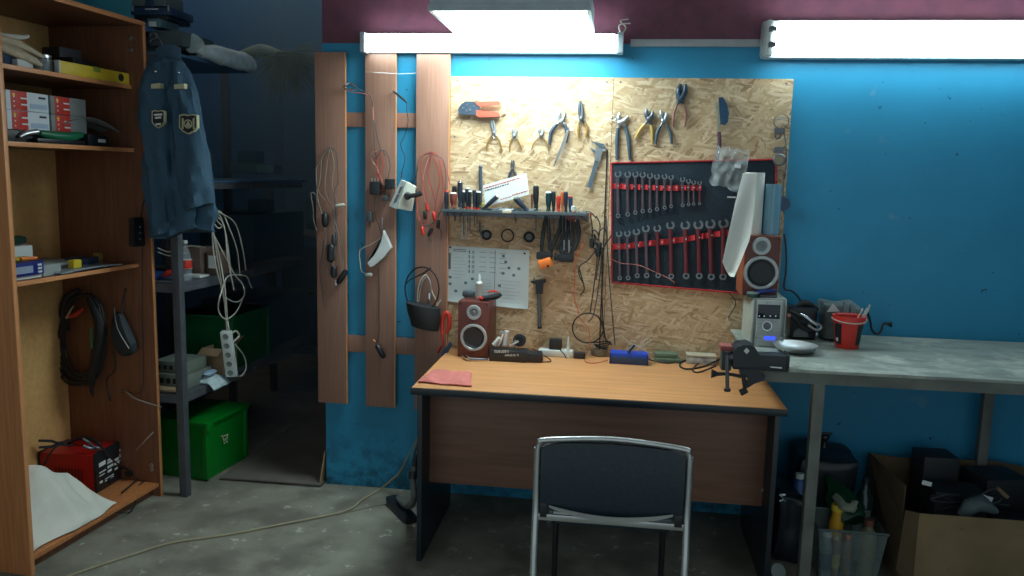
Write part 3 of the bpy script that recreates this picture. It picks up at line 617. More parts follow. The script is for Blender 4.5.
secs = [jsec(y, xc, hw, d, f_, ph) for (y, xc, hw, d, f_, ph) in ((55, 166, 9, .02, 0, 0), (58, 166, 14, .035, .0, 0), (63, 166, 18, .05, .02, .2), (78, 167, 21, .06, .03, .4), (100, 168, 24, .062, .04, .6), (130, 172, 27, .065, .05, .8), (165, 177, 30, .07, .06, 1.0), (200, 180, 30, .075, .07, 1.2), (222, 181, 30, .08, .08, 1.3), (233, 181, 29, .08, .08, 1.35))]
MB().loft(drape(secs)).build('body', jm, t)
def sleeve(rows, nm, n=24, YY=JY-.055):
    secs = []
    for i, (y, xc, hw, d) in enumerate(rows):
        c = W(xc, y, YY); h = abs(W(xc+hw, y, YY).x-c.x)
        secs.append([Vector((c.x+math.cos(2*PI*k/n)*h*(1+.06*math.sin(3*2*PI*k/n+i)), YY+math.sin(2*PI*k/n)*d*(1+.13*math.sin(4*2*PI*k/n+i*1.3)), c.z + (.022*math.cos(2*PI*k/n) if i >= len(rows)-2 else 0))) for k in range(n)])
    return MB().loft(drape(secs, .8)).build('sleeve', jm, t)
sleeve(((62, 158, 6, .02), (68, 156, 9, .035), (90, 154, 13, .045), (120, 156, 15, .05), (150, 158, 15, .05), (190, 161, 15, .05), (225, 164, 13, .045), (234, 165, 12, .04)), 's')
sleeve(((62, 176, 6, .02), (70, 178, 9, .035), (90, 182, 12, .045), (120, 187, 14, .05), (150, 191, 15, .05), (190, 195, 15, .05), (208, 197, 14, .045)), 's')
MB().grid(lambda u, v: W(155+26*u, 48+13*v+5*math.sin(PI*u)*0, JY-.045-.02*math.sin(PI*u)+.02*v) + Vector((0, 0, .018*math.sin(PI*u))), 12, 5, (0, .006, 0)).build('collar', jm, t, subd=1)
patch = mat('patch_black', (.015, .02, .025), .8); thread = mat('patch_thread', (.5, .48, .3), .8)
def shield(xc, yc, hw, hh_, YY, m_, nm, par=None):
    P = [(-1, -1), (-.5, -1.12), (0, -1), (.5, -1.12), (1, -1), (1, .4), (.6, .85), (0, 1.15), (-.6, .85), (-1, .4)]
    return MB().prism([W(xc+hw*a_, yc+hh_*b_, YY) for a_, b_ in P], (0, .02, 0)).build(nm, m_, par or t, smooth=False)
PY = JY-.116
pa1 = shield(158, 119, 6.3, 8, PY, thread, 'patch'); shield(158, 119, 5.3, 7, PY-.002, patch, 'patch_field', pa1)
pa2 = shield(188, 124, 9, 9, PY, thread, 'patch'); shield(188, 124, 7.8, 7.8, PY-.002, patch, 'patch_field', pa2)
MB().ring(W(188, 124, PY-.003), (0, 1, 0), .017, .0025).build('patch_ring', thread, pa2)
e = MB(); e.prism([W(184.5, 127, PY-.005), W(191.5, 127, PY-.005), W(188, 120.5, PY-.005)], (0, .002, 0))
for sx in (-1, 1): e.prism([W(188+sx*4.5, 119, PY-.005), W(188+sx*6.2, 117.5, PY-.005), W(188+sx*6.2, 129, PY-.005), W(188+sx*4.8, 129, PY-.005)], (0, .002, 0))
e.build('patch_emblem', thread, pa2, smooth=False)
e = MB()
for i, (w_, yy) in enumerate(((4, 114), (3, 117), (2.6, 123.5))): e.prism([W(158-w_, yy, PY-.004), W(158+w_, yy-.5, PY-.004), W(158+w_, yy+1.3, PY-.004), W(158-w_, yy+1.8, PY-.004)], (0, .001, 0))
e.build('patch_print', M_paper, pa1, smooth=False)
for (x, y, w_) in ((155.5, 85, 4.5), (179, 85.5, 5)):
    MB().prism([W(x-w_, y-2+1, PY+.008), W(x+w_, y-2, PY+.008), W(x+w_, y+3, PY+.008), W(x-w_, y+4-.5, PY+.008)], (0, .03, 0)).build('tab', thread, t, smooth=False)
for (x, y) in ((155.5, 71.5), (178.5, 72.5)): MB().sph(W(x, y, JY-.095), .006).build('button', M_chrome, t)
MB().tube([W(163, 50, JY), W(161, 42, JY), W(157, 36, JY), W(154, 33, JY-.01), W(151, 37, JY)], .004, 8, smooth=5).build('hanger_hook', M_dsteel, t)

# ================================================================== shelving in the side passage
rack_m = mat('rack_painted_wood', c255(74, 78, 84), .7, var=.2); rack_s = mat('rack_shelf_blue', c255(58, 92, 124), .7, var=.2); SXR = math.radians(4.2)
RM = Matrix.Translation((-2.03, 3.50, 0)) @ Matrix.Rotation(-SXR, 4, 'Z')   # local y runs down the passage, -x into the rack
rk = T('storage_rack', (-2.03, 3.50, 0), 'tall dark storage rack with shelves in the side passage', 'rack', rz=-SXR)
ROOTM[rk.name] = RM.copy()
def rb(x0, x1, y0, y1, z0, z1, bev=.002): return MB().bb(x0, x1, y0, y1, z0, z1, bev, RM)
def Rw(x, y, z): return RM @ Vector((x, y, z))
RD, RL = .55, 1.3
rb(-.038, 0, 0, .04, 0, 2.08).build('post', rack_m, rk)
for y in (0, RL*.5, RL):
    rb(-RD, -RD+.04, y, y+.04, 0, 2.2).build('post', rack_m, rk)
RZ = (.515, 1.055, 1.54, 2.12)
for z in RZ:
    rb(-RD+.003, -.003, .002, (RL if z < 2 else RL*.5)+.04, z-.012, z).build('shelf', rack_s if z > 1.2 else rack_m, rk)
    for x in (-.036, -RD+.004):
        if z > 2: continue
        rb(x, x+.03, .041, RL*.5-.001, z-.045, z-.0125).build('beam', rack_m, rk); rb(x, x+.03, RL*.5+.041, RL-.001, z-.045, z-.0125).build('beam', rack_m, rk)
    rb(-RD+.041, -.04, .005, .035, z-.045, z-.0125).build('beam', rack_m, rk)
# upper rack shelf things
pw = mat('dusty_film', c255(186, 204, 208), .4, var=.2, scale=30)
def Rx_(x, y, lx): return PL(x, y, Rw(lx, 0, 0), RM.to_3x3() @ Vector((1, 0, 0)))
t = T('wrapped_roll', Rw(-.25, .75, 2.13), 'long plastic wrapped roll sticking out over top rack shelf', 'roll')
a_, b_ = Rx_(200, 50, .03), Rx_(250, 64, .03)
MB().tube([a_, a_.lerp(b_, .3), a_.lerp(b_, .7), b_], [.028, .042, .046, .044], 14, smooth=4).jitter(.012, 14).build('roll', pw, t)
MB().tube([a_ + Vector((0, 0, 0)), a_ + (a_-b_).normalized()*.05 + Vector((0, 0, .02))], [.03, .045], 12).jitter(.015, 20).build('loose_end', pw, t)
MB().lathe([(.018, 0), (.03, 0), (.03, .006), (.018, .006)], b_, tuple((b_-a_).normalized()), 16).build('core', M_card, t)
# crate on top and small cartons
gd = mat('dull_case', c255(88, 104, 104), .6)
t = T('battery_case', Rw(-.3, .1, 2.12), 'grey case with carry handle on top of the storage rack', 'case')
rb(-.42, -.12, .1, .32, 2.121, 2.21, .01).build('body', gd, t); rb(-.43, -.11, .09, .33, 2.21, 2.225, .004).build('lid', M_black, t)
q0, q1 = W(131, 11, 3.5), W(170, 12, 3.5)
t2 = T('handled_toolbox', W(150, 12, 3.6), 'blue black toolbox with steel latches above the bookcase', 'toolbox')
def wbox(x0, y0, x1, y1, Y, dep, bev=.004):
    a, b = W(x0, y1, Y), W(x1, y0, Y); return MB().bb(a.x, b.x, Y, Y+dep, a.z, b.z, bev)
wbox(131, 7, 171, 15, 3.62, .2).build('lid', M_navy, t2); wbox(134, 15, 168, 19.5, 3.62, .2).build('body', M_black, t2)
wbox(132, -6, 144, 6, 3.625, .16).build('side_block', gd, t2); wbox(154, -6, 165, 6, 3.625, .16).build('side_block', gd, t2); wbox(144.2, -1, 153.8, 7, 3.64, .12).build('handle', M_navy, t2)
for x in (132, 168): wbox(x-.8, 5, x+.8, 11, 3.612, .008, .001).build('latch', M_steel, t2)
wbox(145, 8.5, 158, 9.6, 3.615, .004, 0).build('print', M_paper, t2)
t = T('paper_label_box', W(152, 22, 3.62), 'pale carton with white label beneath the dark toolbox', 'box')
wbox(147, 18.5, 160.5, 27, 3.60, .16).build('carton', mat('grey_blue_card', c255(86, 120, 130), .7), t); wbox(149, 21.5, 156, 26.5, 3.598, .003, 0).build('label', M_paper, t)
wbox(148, 30, 182, 46, 3.56, .3, .012).build('storage_box', mat('dim_grey_box', c255(70, 84, 88), .7), None, 'dim grey rounded box behind the jacket collar', 'box')
MB().tube([W(150, 36, 3.54), W(152, 33, 3.54), W(156, 34, 3.54), W(156, 38, 3.54), W(152, 39, 3.54), W(150, 42, 3.54)], .004, 8, smooth=4).build('wire_coil', M_dsteel, None, 'small dark wire loop hanging by the jacket collar', 'wire')
# dusty feather bristles
t = T('dusty_broom', Rw(.0, 1.2, 2.1), 'dusty grey bundle of bristles sticking out of the rack', 'brush')
bm_ = mat('dusty_bristles', c255(150, 158, 150), .95, var=.2)
BX = -1.72
c0 = W(285, 58, 4.35)
m = MB()
for k in range(420):
    ang = random.uniform(-3.3, .5) if k % 2 else random.uniform(-2.2, .1); L_ = random.uniform(.08, .27)
    e_ = c0 + Vector((math.cos(ang)*L_, random.uniform(-.06, .06), math.sin(ang)*L_)); md = c0.lerp(e_, .5)+Vector((0, 0, .012))
    m.tube([c0+Vector((random.uniform(-.05, .05), random.uniform(-.04, .04), random.uniform(-.05, .04))), md, e_], [.002, .0022, .0006], 4, smooth=2)
o_ = m.build('bristles', bm_, t); o_['kind'] = 'stuff'
MB().tube([W(235, 60, 4.38), W(262, 50, 4.38), c0], [.03, .035, .02], 10, smooth=4).build('head', bm_, t)
MB().tube([W(235, 60, 4.38), Rw(-.25, .8, 2.14)], .012, 8).build('handle', rack_m, t)
# cartons on third rack level
def rackbox(name, x0, y0, x1, y1, Y, dep, col, label, cat='box'):
    a, b = W(x0, y1, Y), W(x1, y0, Y); return MB().bb(a.x, b.x, Y, Y+dep, a.z, b.z, .002).build(name, mat('c_'+name+str(x0), col, .75), None, label, cat)
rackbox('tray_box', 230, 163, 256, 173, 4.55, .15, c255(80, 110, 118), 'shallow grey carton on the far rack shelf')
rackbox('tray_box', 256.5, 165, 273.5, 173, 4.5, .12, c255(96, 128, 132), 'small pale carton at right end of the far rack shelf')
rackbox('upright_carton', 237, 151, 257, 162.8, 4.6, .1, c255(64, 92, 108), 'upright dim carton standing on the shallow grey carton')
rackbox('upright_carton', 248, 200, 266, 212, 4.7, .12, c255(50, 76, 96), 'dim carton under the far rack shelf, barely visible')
# level z=1.055: bottle, cartons, red thing
z = RZ[1]
t = T('water_bottle', Rw(-.1, .17, z), 'clear plastic bottle with red label on rack shelf', 'bottle')
p = W(185, 286, 3.62); p.z = z+.001; p.x = W(186, 270, 3.62).x; p.y = 3.62
MB().lathe([(0, 0), (.024, 0), (.027, .006), (.027, .05), (.025, .055), (.027, .1), (.022, .135), (.01, .16), (.009, .185), (0, .185)], p, seg=24).build('body', clear_mat('bottle_plastic', (.6, .7, .75), .2, .08), t)
MB().lathe([(.0275, .058), (.0285, .059), (.0285, .104), (.0275, .105)], p, seg=24).build('label', mat('label_white', (.6, .55, .55), .5), t)
MB().lathe([(.0287, .061), (.029, .062), (.029, .101), (.0287, .102)], p, seg=24).build('label_band', M_red, t)
MB().lathe([(0, .182), (.0115, .182), (.0115, .196), (0, .196)], p, seg=16).build('cap', M_white, t)
pb = Matrix.Translation((0, 0, 0))
rb(-.3, -.10, .33, .45, z+.001, z+.14).build('brown_carton', mat('brown_grey_card', c255(112, 92, 82), .8), None, 'brown carton standing behind the clear bottle', 'box')
t = T('labelled_carton', Rw(-.05, .5, z), 'brown carton with white label near the hanging white cables', 'box')
rb(-.085, -.015, .36, .46, z+.001, z+.12).build('carton', mat('brown_grey_card', c255(112, 92, 82), .8), t); rb(-.07, -.03, .355, .3595, z+.035, z+.1, 0).build('label', M_paper, t)
rb(-.14, -.03, .22, .3, z+.001, z+.012).build('paper_slip', M_paper, None, 'white slip of paper lying beside the clear bottle', 'paper')
MB().tube([W(163, 276, 3.6), W(168, 273, 3.6), W(174, 271, 3.6)], [.008, .016, .008], 10, smooth=3).build('red_rag', M_red, None, 'red and white rag on the rack shelf left of bottle', 'rag')
rb(-.33, -.18, .05, .2, z+.001, z+.03, .003).build('blue_carton', mat('deep_blue_box', c255(24, 60, 120), .6), None, 'deep blue flat box under the red rag', 'box')
m = MB()
m.tube([W(158, 248, 3.75), W(168, 252, 3.75), W(178, 250, 3.75), W(190, 246, 3.75), W(205, 248, 3.75)], .004, 6, smooth=5); m.tube([W(158, 252, 3.75), W(170, 256, 3.75), W(186, 253, 3.75)], .004, 6, smooth=5)
m.build('grey_hose', M_wcable, None, 'pale wires lying on the cartons behind the bottle', 'wire')
# level z=.515
z = RZ[0]
t = T('small_parts_case', Rw(-.2, .1, z), 'grey stacked parts case with dark slots on lower rack shelf', 'case')
rb(-.26, -.04, .1, .32, z+.001, z+.07, .006).build('body', mat('grey_case', c255(110, 118, 108), .6), t); rb(-.24, -.06, .12, .3, z+.071, z+.13, .006).build('upper_tray', mat('grey_case', c255(110, 118, 108), .6), t)
for k in range(5): rb(-.225+k*.035, -.205+k*.035, .095, .0995, z+.025, z+.05, 0).build('slot', M_black, t); rb(-.215+k*.033, -.2+k*.033, .115, .1195, z+.09, z+.11, 0).build('slot', M_black, t)
t = T('open_carton', Rw(-.1, .5, z), 'small open brown cardboard carton on lower rack shelf', 'box')
c_ = M_card
bxx = [(-.16, -.04, .42, .56)]
x0, x1, y0, y1 = -.15, -.03, .4, .54; h_ = .14; w_ = .003
rb(x0, x1, y0, y1, z+.001, z+.004, 0).build('bottom', c_, t)
for (a, b, c, d) in ((x0, x1, y0, y0+w_), (x0, x1, y1-w_, y1), (x0, x0+w_, y0+w_, y1-w_), (x1-w_, x1, y0+w_, y1-w_)): rb(a, b, c, d, z+.004, z+h_, 0).build('side', c_, t)
MB().prism([Rw(x1, y0, z+h_), Rw(x1, y1, z+h_), Rw(x1+.045, y1, z+h_+.05), Rw(x1+.045, y0, z+h_+.05)], (0, 0, .003)).build('flap', c_, t)
MB().prism([Rw(x0, y0, z+h_), Rw(x1, y0, z+h_), Rw(x1, y0-.05, z+h_-.03), Rw(x0, y0-.05, z+h_-.03)], (0, 0, .003)).build('flap', c_, t)
MB().grid(lambda u, v: Rw(-.13+.17*u, .20+.15*v, z+.006+.03*math.sin(PI*u)*math.sin(PI*v)-.03*max(0, u-.8)*5), 12, 8, (0, 0, .006)).jitter(.004, 40).build('bubble_wrap', pw, None, 'crumpled bubble wrap hanging over the lower rack shelf', 'wrap')
MB().sph(Rw(-.02, .26, z+.05), .04, (.7, 1.3, .35)).build('pale_dish', mat('pale_dish', c255(140, 165, 185), .4), None, 'pale oval dish on the bubble wrap', 'dish')
rb(-.2, -.07, .03, .12, z+.001, z+.01).build('wood_offcut', M_card, None, 'flat wood offcut on lower rack shelf edge', 'offcut')
# green bins
gb = mat('green_crate', c255(0, 120, 34), .4, var=.06)
def crate(name, M_, w_, d_, h_, lab, lid=True, cart=False):
    o = M_.translation; tt = T(name, o, lab, 'crate'); ROOTM[tt.name] = M_.copy(); tt.rotation_euler = M_.to_euler()
    f2 = lambda x, y, z_: M_ @ Vector((x, y, z_)); tp = .015
    MB().loft([[f2(tp, tp, 0), f2(w_-tp, tp, 0), f2(w_-tp, d_-tp, 0), f2(tp, d_-tp, 0)], [f2(0, 0, h_), f2(w_, 0, h_), f2(w_, d_, h_), f2(0, d_, h_)]]).build('body', gb, tt, smooth=False)
    MB().bb(-.01, w_+.01, -.01, d_+.01, h_-.012, h_+.0, .003, M_).build('rim', gb, tt)
    for (x, y) in ((w_-.01, -.004), (w_-.01, d_-.02)): MB().bb(x-.02, x+.014, y, y+.024, .01, h_-.013, .004, M_).build('corner_rib', gb, tt)
    if lid:
        MB().bb(-.015, w_+.018, -.015, d_+.015, h_+.0005, h_+.018, .006, M_).build('lid', gb, tt)
        MB().bb(w_-.005, w_+.022, -.018, .03, h_-.03, h_+.016, .004, M_).build('latch', gb, tt)
    if cart:
        m = MB(); f3 = lambda a, b: M_ @ Vector((w_+.004, a, b)); yc, zc = d_*.42, h_*.62; s_ = .024
        m.tube([f3(yc-1.4*s_, zc+.9*s_), f3(yc-.9*s_, zc+.9*s_), f3(yc-.4*s_, zc-.6*s_), f3(yc+.9*s_, zc-.6*s_)], .0022, 6)
        m.tube([f3(yc-.8*s_, zc+.55*s_), f3(yc+1.1*s_, zc+.5*s_), f3(yc+.8*s_, zc-.2*s_), f3(yc-.55*s_, zc-.2*s_)], .0022, 6)
        for q in (-.2, .7): m.sph(f3(yc+q*s_, zc-1.1*s_), .0045, seg=8)
        m.build('cart_symbol', M_cream, tt)
    return tt
crate('lidded_crate', Matrix.Translation((-2.33, 3.745, 0)) @ Matrix.Rotation(-math.radians(7), 4, 'Z'), .30, .36, .30, 'bright green lidded plastic crate with trolley symbol on the floor', True, True)
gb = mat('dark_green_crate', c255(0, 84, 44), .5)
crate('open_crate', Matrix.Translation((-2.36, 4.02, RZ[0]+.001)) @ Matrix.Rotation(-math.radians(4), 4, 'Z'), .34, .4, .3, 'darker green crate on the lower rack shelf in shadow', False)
# hanging white cables and strip
RX = .03
def rp(x, y, d=0.): return Rx_(x, y, RX+d)
t = T('hanging_cable_hank', rp(212, 210), 'hank of off white cable hanging from the rack post', 'cable')
runs = (((212, 210), (222, 213), (230, 230), (237, 250), (240, 275)), ((212, 212), (220, 216), (226, 235), (229, 255), (231, 275)), ((213, 232), (216, 250), (222, 285), (226, 310), (229, 330)), ((213, 232), (219, 255), (225, 290), (228, 332)),
        ((212, 232), (226, 258), (235, 275), (243, 285), (244, 296), (236, 302), (226, 298)), ((226, 278), (232, 275), (246, 276), (250, 284), (252, 288)), ((214, 214), (224, 226), (228, 260), (234, 290)), ((226, 278), (219, 300), (219, 312), (226, 319), (236, 312), (243, 298)),
        ((212, 213), (218, 222), (222, 226), (218, 228), (213, 222)), ((214, 210), (234, 222), (242, 246), (246, 270)), ((212, 232), (215, 262), (224, 300), (227, 332)))
for i, r_ in enumerate(runs):
    MB().tube([rp(x, y, random.uniform(0, .05)) for x, y in r_], .0034, 7, smooth=6).build('cable', M_wcable, t)
t = T('power_strip', rp(229, 350), 'white power strip dangling from off white cables by the rack', 'power strip')
a, b = rp(226, 331, .03), rp(232, 376, .03)
dv = (b-a).normalized(); sd = Vector((1, .15, 0)).normalized(); ov = dv.cross(sd).normalized(); sd = ov.cross(dv).normalized()
PM = Matrix((( *[sd.x, ov.x, dv.x], (a+b).x/2), (*[sd.y, ov.y, dv.y], (a+b).y/2), (*[sd.z, ov.z, dv.z], (a+b).z/2), (0, 0, 0, 1)))
L_ = (b-a).length
MB().bb(-.028, .028, -.018, .018, -L_/2, L_/2, .008, PM).build('housing', M_white, t)
for k in range(5):
    for so in (-1, 1): 
        MB().lathe([(.0, 0), (.015, 0), (.015, .002), (.012, .0005), (0, .0003)], PM @ Vector((0, .018*so, -L_/2+.025+k*(L_-.05)/4)), tuple(PM.to_3x3() @ Vector((0, so, 0))), 16).build('socket', mat('socket_grey', (.2, .22, .2), .5), t)
MB().tube([rp(231, 334, .05), rp(236, 331, .06), rp(239, 336, .06), rp(233, 342, .05)], .005, 8, smooth=5).build('cable_knot', M_wcable, t)
MB().tube([rp(235, 344, .05), rp(244, 356, .05), rp(246, 368, .05), rp(241, 376, .04), rp(234, 375, .04)], .0034, 8, smooth=5).build('cable', M_wcable, t)
MB().grid(lambda u, v: Fz(217+ (322-217)*u - 0*v, 480, 0)*0 + Vector((-1.985+.545*u+.02*v, 3.742+1.5*v, .006+.004*math.sin(9*v+3*u))), 10, 20, (0, 0, .007)).build('cardboard_mat', mat('dirty_cardboard', c255(104, 98, 90), .9, var=.2, scale=5), None, 'dirty flat cardboard sheet lying on the passage floor', 'cardboard')
MB().prism([Vector((-1.452, 3.76, .004)), Vector((-1.452, 4.2, .004)), Vector((-1.436, 4.2, .2)), Vector((-1.436, 3.80, .17))], (-.004, 0, 0)).build('cardboard_strip', M_card, None, 'narrow cardboard flap standing against the passage wall corner', 'cardboard')
# faint things deeper in the passage: back shelf, leaning panel
S('shelf_board_tmp', MB().bb(0, .001, 0, .001, 0, .001), rack_m) if False else None
t = T('low_shelf_unit', Rw(-.1, 2.0, 0), 'dark low shelf unit at the far end of passage', 'shelf')
for z in (.35, .75, 1.15): rb(-.55, -.06, 1.86, 2.9, z-.02, z).build('shelf', rack_m, t)
for y in (1.86, 2.86): rb(-.56, -.52, y, y+.04, 0, 1.5).build('post', rack_m, t); rb(-.1, -.06, y, y+.04, 0, 1.5).build('post', rack_m, t)
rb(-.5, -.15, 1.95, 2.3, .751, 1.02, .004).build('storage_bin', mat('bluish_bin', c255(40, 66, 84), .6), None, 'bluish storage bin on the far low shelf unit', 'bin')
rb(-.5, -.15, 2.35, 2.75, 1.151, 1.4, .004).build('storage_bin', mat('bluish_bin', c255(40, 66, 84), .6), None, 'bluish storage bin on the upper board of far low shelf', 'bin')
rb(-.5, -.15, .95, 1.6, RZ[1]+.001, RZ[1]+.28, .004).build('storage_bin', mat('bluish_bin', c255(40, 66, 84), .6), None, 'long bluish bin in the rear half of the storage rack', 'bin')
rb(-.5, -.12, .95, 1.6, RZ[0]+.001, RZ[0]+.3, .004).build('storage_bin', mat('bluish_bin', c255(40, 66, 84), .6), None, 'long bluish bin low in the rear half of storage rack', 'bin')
# ================================================================== cables and gear hung on the slat rack
HY = 3.752
def hang(name, lab, cat, mats, runs, r=.0022, j=0., group=None, at=None):
    """runs: list of (material index, [(px,py)...])"""
    t = T(name, W(*(at or runs[0][1][0]), HY), lab, cat, group)
    for (mi, pl) in runs:
        MB().tube([W(x+random.uniform(-j, j), y+random.uniform(-j, j), HY-random.uniform(0, .02)) for x, y in pl], r, 7, smooth=6).build('wire', mats[mi], t)
    return t
greyc = mat('grey_brown_cable', (.20, .18, .15), .5); dgc = mat('dark_grey_cable', (.05, .055, .06), .5); redc = mat('dull_red_cable', c255(178, 62, 52), .45); pinkc = mat('worn_pink_cable', c255(190, 120, 110), .5)
def lump(t, nm, m_, x, y, rx, ry_, Y=HY-.01, ang=0, d=.012):
    a = math.radians(ang); c = Vector((math.sin(a), math.cos(a)))
    p0 = W(x-c.x*ry_, y-c.y*ry_, Y); p1 = W(x+c.x*ry_, y+c.y*ry_, Y); rr_ = abs(W(x+rx, y, Y).x-W(x, y, Y).x)
    return MB().tube([p0, p0.lerp(p1, .12), p0.lerp(p1, .5), p0.lerp(p1, .88), p1], [rr_*.55, rr_*.95, rr_, rr_*.95, rr_*.5], 12).build(nm, m_, t)
t = hang('charger_cable_bundle', 'long bundle of grey cables with dark plugs on first plank', 'cable', [greyc, dgc], [
    (0, [(329, 148), (322, 158), (320, 180), (317, 195), (322, 215), (326, 235), (324, 255), (328, 275)]),
    (0, [(330, 146), (327, 165), (325, 190), (333, 212), (336, 235), (334, 258), (332, 275)]),
    (0, [(330, 146), (334, 165), (332, 185), (337, 205), (333, 222), (338, 240), (341, 262)]),
    (1, [(329, 147), (336, 152), (338, 170), (338, 185)]), (1, [(337, 185), (334, 195), (336, 215), (335, 235)]),
    (0, [(326, 150), (318, 165), (316, 172), (318, 190), (325, 200)]), (0, [(316, 195), (311, 193), (313, 208), (314, 222), (317, 231)]),
    (1, [(334, 235), (333, 250), (331, 262), (330, 275)]), (1, [(324, 240), (322, 255), (320, 270), (322, 290), (325, 310)]),
    (0, [(335, 222), (340, 240), (343, 258), (342, 272), (337, 280)])], at=(330, 150))
lump(t, 'plug', M_black, 325, 220, 3, 7, ang=4); lump(t, 'plug', M_black, 331, 253, 4, 9, ang=0); lump(t, 'plug', dgc, 334, 240, 2.5, 6)
lump(t, 'plug', M_black, 334, 272, 3, 6); lump(t, 'plug', M_black, 342, 277, 3, 8, ang=-35); lump(t, 'connector', M_steel, 336, 283, 1.8, 3, ang=0)
lump(t, 'connector', M_wcable, 340, 205.5, 1.8, 5, ang=98)
MB().cyl(W(330, 147, 3.766), W(330, 147, 3.735), .003).build('hook', M_dsteel, t)
t = hang('clip_lead', 'thin brown lead with two bright crocodile clips on plank edges', 'lead', [dgc, pinkc], [
    (0, [(344, 87), (350, 85), (357, 88), (364, 92), (371, 97), (373, 110), (374, 130), (375, 150), (377, 160)]), (1, [(345, 88), (352, 92), (360, 93), (368, 95), (372, 100), (373.5, 120)])], at=(345, 88))
for (x0, y0, x1, y1) in ((343, 87, 349, 83), (344, 89, 356, 90), (349, 82, 357, 87)): MB().tube([W(x0, y0, HY-.01), W((x0+x1)/2, (y0+y1)/2, HY-.015), W(x1, y1, HY-.01)], [.003, .006, .004], 8).build('clip', M_chrome, t)
t = hang('black_probe_lead', 'black probe lead dangling from second plank over blue gap', 'lead', [M_cable], [
    (0, [(394, 92), (400, 97), (406, 102), (407, 112), (408, 122), (405, 135), (401, 143), (402, 150), (405, 157), (403, 168), (401, 178)])], at=(400, 97))
MB().tube([W(393, 91, HY-.01), W(397, 94, HY-.02), W(403, 99, HY-.02), W(407, 103, HY-.01)], [.003, .005, .006, .003], 8, smooth=2).build('probe_handle', M_black, t); MB().cyl(W(394, 92, 3.766), W(394, 92, HY-.01), .004).build('hook', M_chrome, t)
t = hang('phone_charger_bundle', 'red and black cord bundle with black power adapters on second plank', 'charger', [redc, dgc, pinkc], [
    (0, [(379, 150), (377, 165), (380, 178), (376, 188), (381, 196)]), (0, [(381, 152), (383, 168), (378, 176), (383, 186), (380, 194)]), (1, [(379, 150), (386, 152), (390, 165), (388, 178), (384, 195)]), (2, [(377, 151), (371, 154), (373, 162), (377, 168), (379, 180)]),
    (1, [(369, 153), (376, 158), (382, 150), (385, 156)]), (0, [(375, 172), (382, 180), (377, 187), (384, 192)]), (1, [(375, 195), (375, 215), (378, 222), (380, 230), (382, 236)]), (1, [(368, 210), (369, 222), (370, 226)]), (1, [(381, 150), (378, 140), (376, 130), (375, 122)])], at=(379, 152))
for (x, y, w_, h_, m_) in ((375, 188, 8, 13, M_black), (389, 184, 6, 10, M_black), (369, 217, 2.6, 10, dgc), (385, 198, 3, 6, dgc)):
    a, b = W(x-w_/2-1, y+h_/2, HY-.03), W(x+w_/2+1, y-h_/2, HY-.03); MB().bb(a.x, b.x, HY-.038, HY+.006, a.z, b.z, .005).build('adapter', m_, t)
for k in range(3): MB().tube([W(372+k*3, 182, HY-.03), W(372+k*3, 178, HY-.03)], .002, 6).build('pin', M_steel, t)
# cream housing with black knob
t = T('lamp_socket_box', W(405, 196, HY), 'cream vented housing with black knob hanging over the blue gap', 'device')
P = [W(402, 181, HY), W(415.5, 187, HY), (W(409, 211, HY)), W(389.5, 205.5, HY)]
m = MB().prism([W(401, 180, HY-.03), W(406, 182, HY-.05), W(397, 209, HY-.05), W(389, 206, HY-.03)], (0, .04, 0)); m.build('side_shell', M_white, t, smooth=False)
m = MB().prism([W(406.3, 182, HY-.05), W(415, 187, HY-.035), W(410, 211, HY-.035), W(397.4, 208.5, HY-.05)], (0, .045, 0)); m.build('front_shell', mat('aged_white_plastic', c255(205, 205, 190), .4), t, smooth=False)
for k, (f0, f1) in enumerate(((.15, .45), (.52, .88))):
    a0, a1 = W(401.5, 184, HY-.046), W(392.5, 205, HY-.046)
    p0, p1 = a0.lerp(a1, f0), a0.lerp(a1, f1); w_ = Vector((.013, 0, .004)); MB().prism([p0, p0+w_, p1+w_, p1], (0, .006, 0)).build('vent', M_dsteel, t, smooth=False)
MB().lathe([(0, 0), (.018, 0), (.018, .012), (.012, .02), (0, .02)], W(408, 196, HY-.046), (0, -1, 0), 20).build('knob', M_black, t)
MB().tube([W(410, 196, HY-.06), W(416, 195, HY-.06), W(421, 193, HY-.05)], [.012, .011, .014], 10, smooth=3).build('stem', M_black, t)
MB().tube([W(401, 181, HY-.02), W(402, 176, HY-.01), W(401, 172, HY)], .002, 6, smooth=3).build('cord', M_cable, t)
MB().tube([W(412, 185, HY-.02), W(416, 176, HY-.01), W(418, 168, HY)], .002, 6, smooth=3).build('cord', M_cable, t)
# test leads
t = hang('test_lead_bundle', 'hanging loops of red and black test leads on the third plank', 'cable', [redc, dgc, pinkc], [
    (0, [(430, 152), (423, 156), (421, 170), (424, 185), (427, 200), (428, 215), (423, 228)]), (0, [(430, 152), (438, 155), (441, 170), (443, 185), (441, 200), (436, 215), (434, 226)]), (2, [(431, 153), (426, 165), (423, 180), (424, 195), (427, 208)]),
    (0, [(432, 153), (437, 165), (440, 180), (437, 195), (435, 210), (434, 222)]), (1, [(430, 153), (420, 158), (417, 170), (416, 190), (416, 205), (420, 220), (426, 226), (434, 222), (439, 212)]), (0, [(432, 154), (428, 172), (432, 190), (436, 205)]),
    (1, [(431, 154), (443, 160), (446, 180), (444, 200), (438, 218)]), (1, [(430, 228), (428, 235), (431, 241)]), (1, [(438, 226), (441, 232), (441, 240)]), (0, [(417, 195), (417, 212), (421, 222), (423, 230)]), (0, [(441, 160), (447, 172), (450, 185)])], at=(430, 154))
MB().cyl(W(431, 153, 3.7658), W(431, 153, 3.735), .003).build('hook', M_dsteel, t)
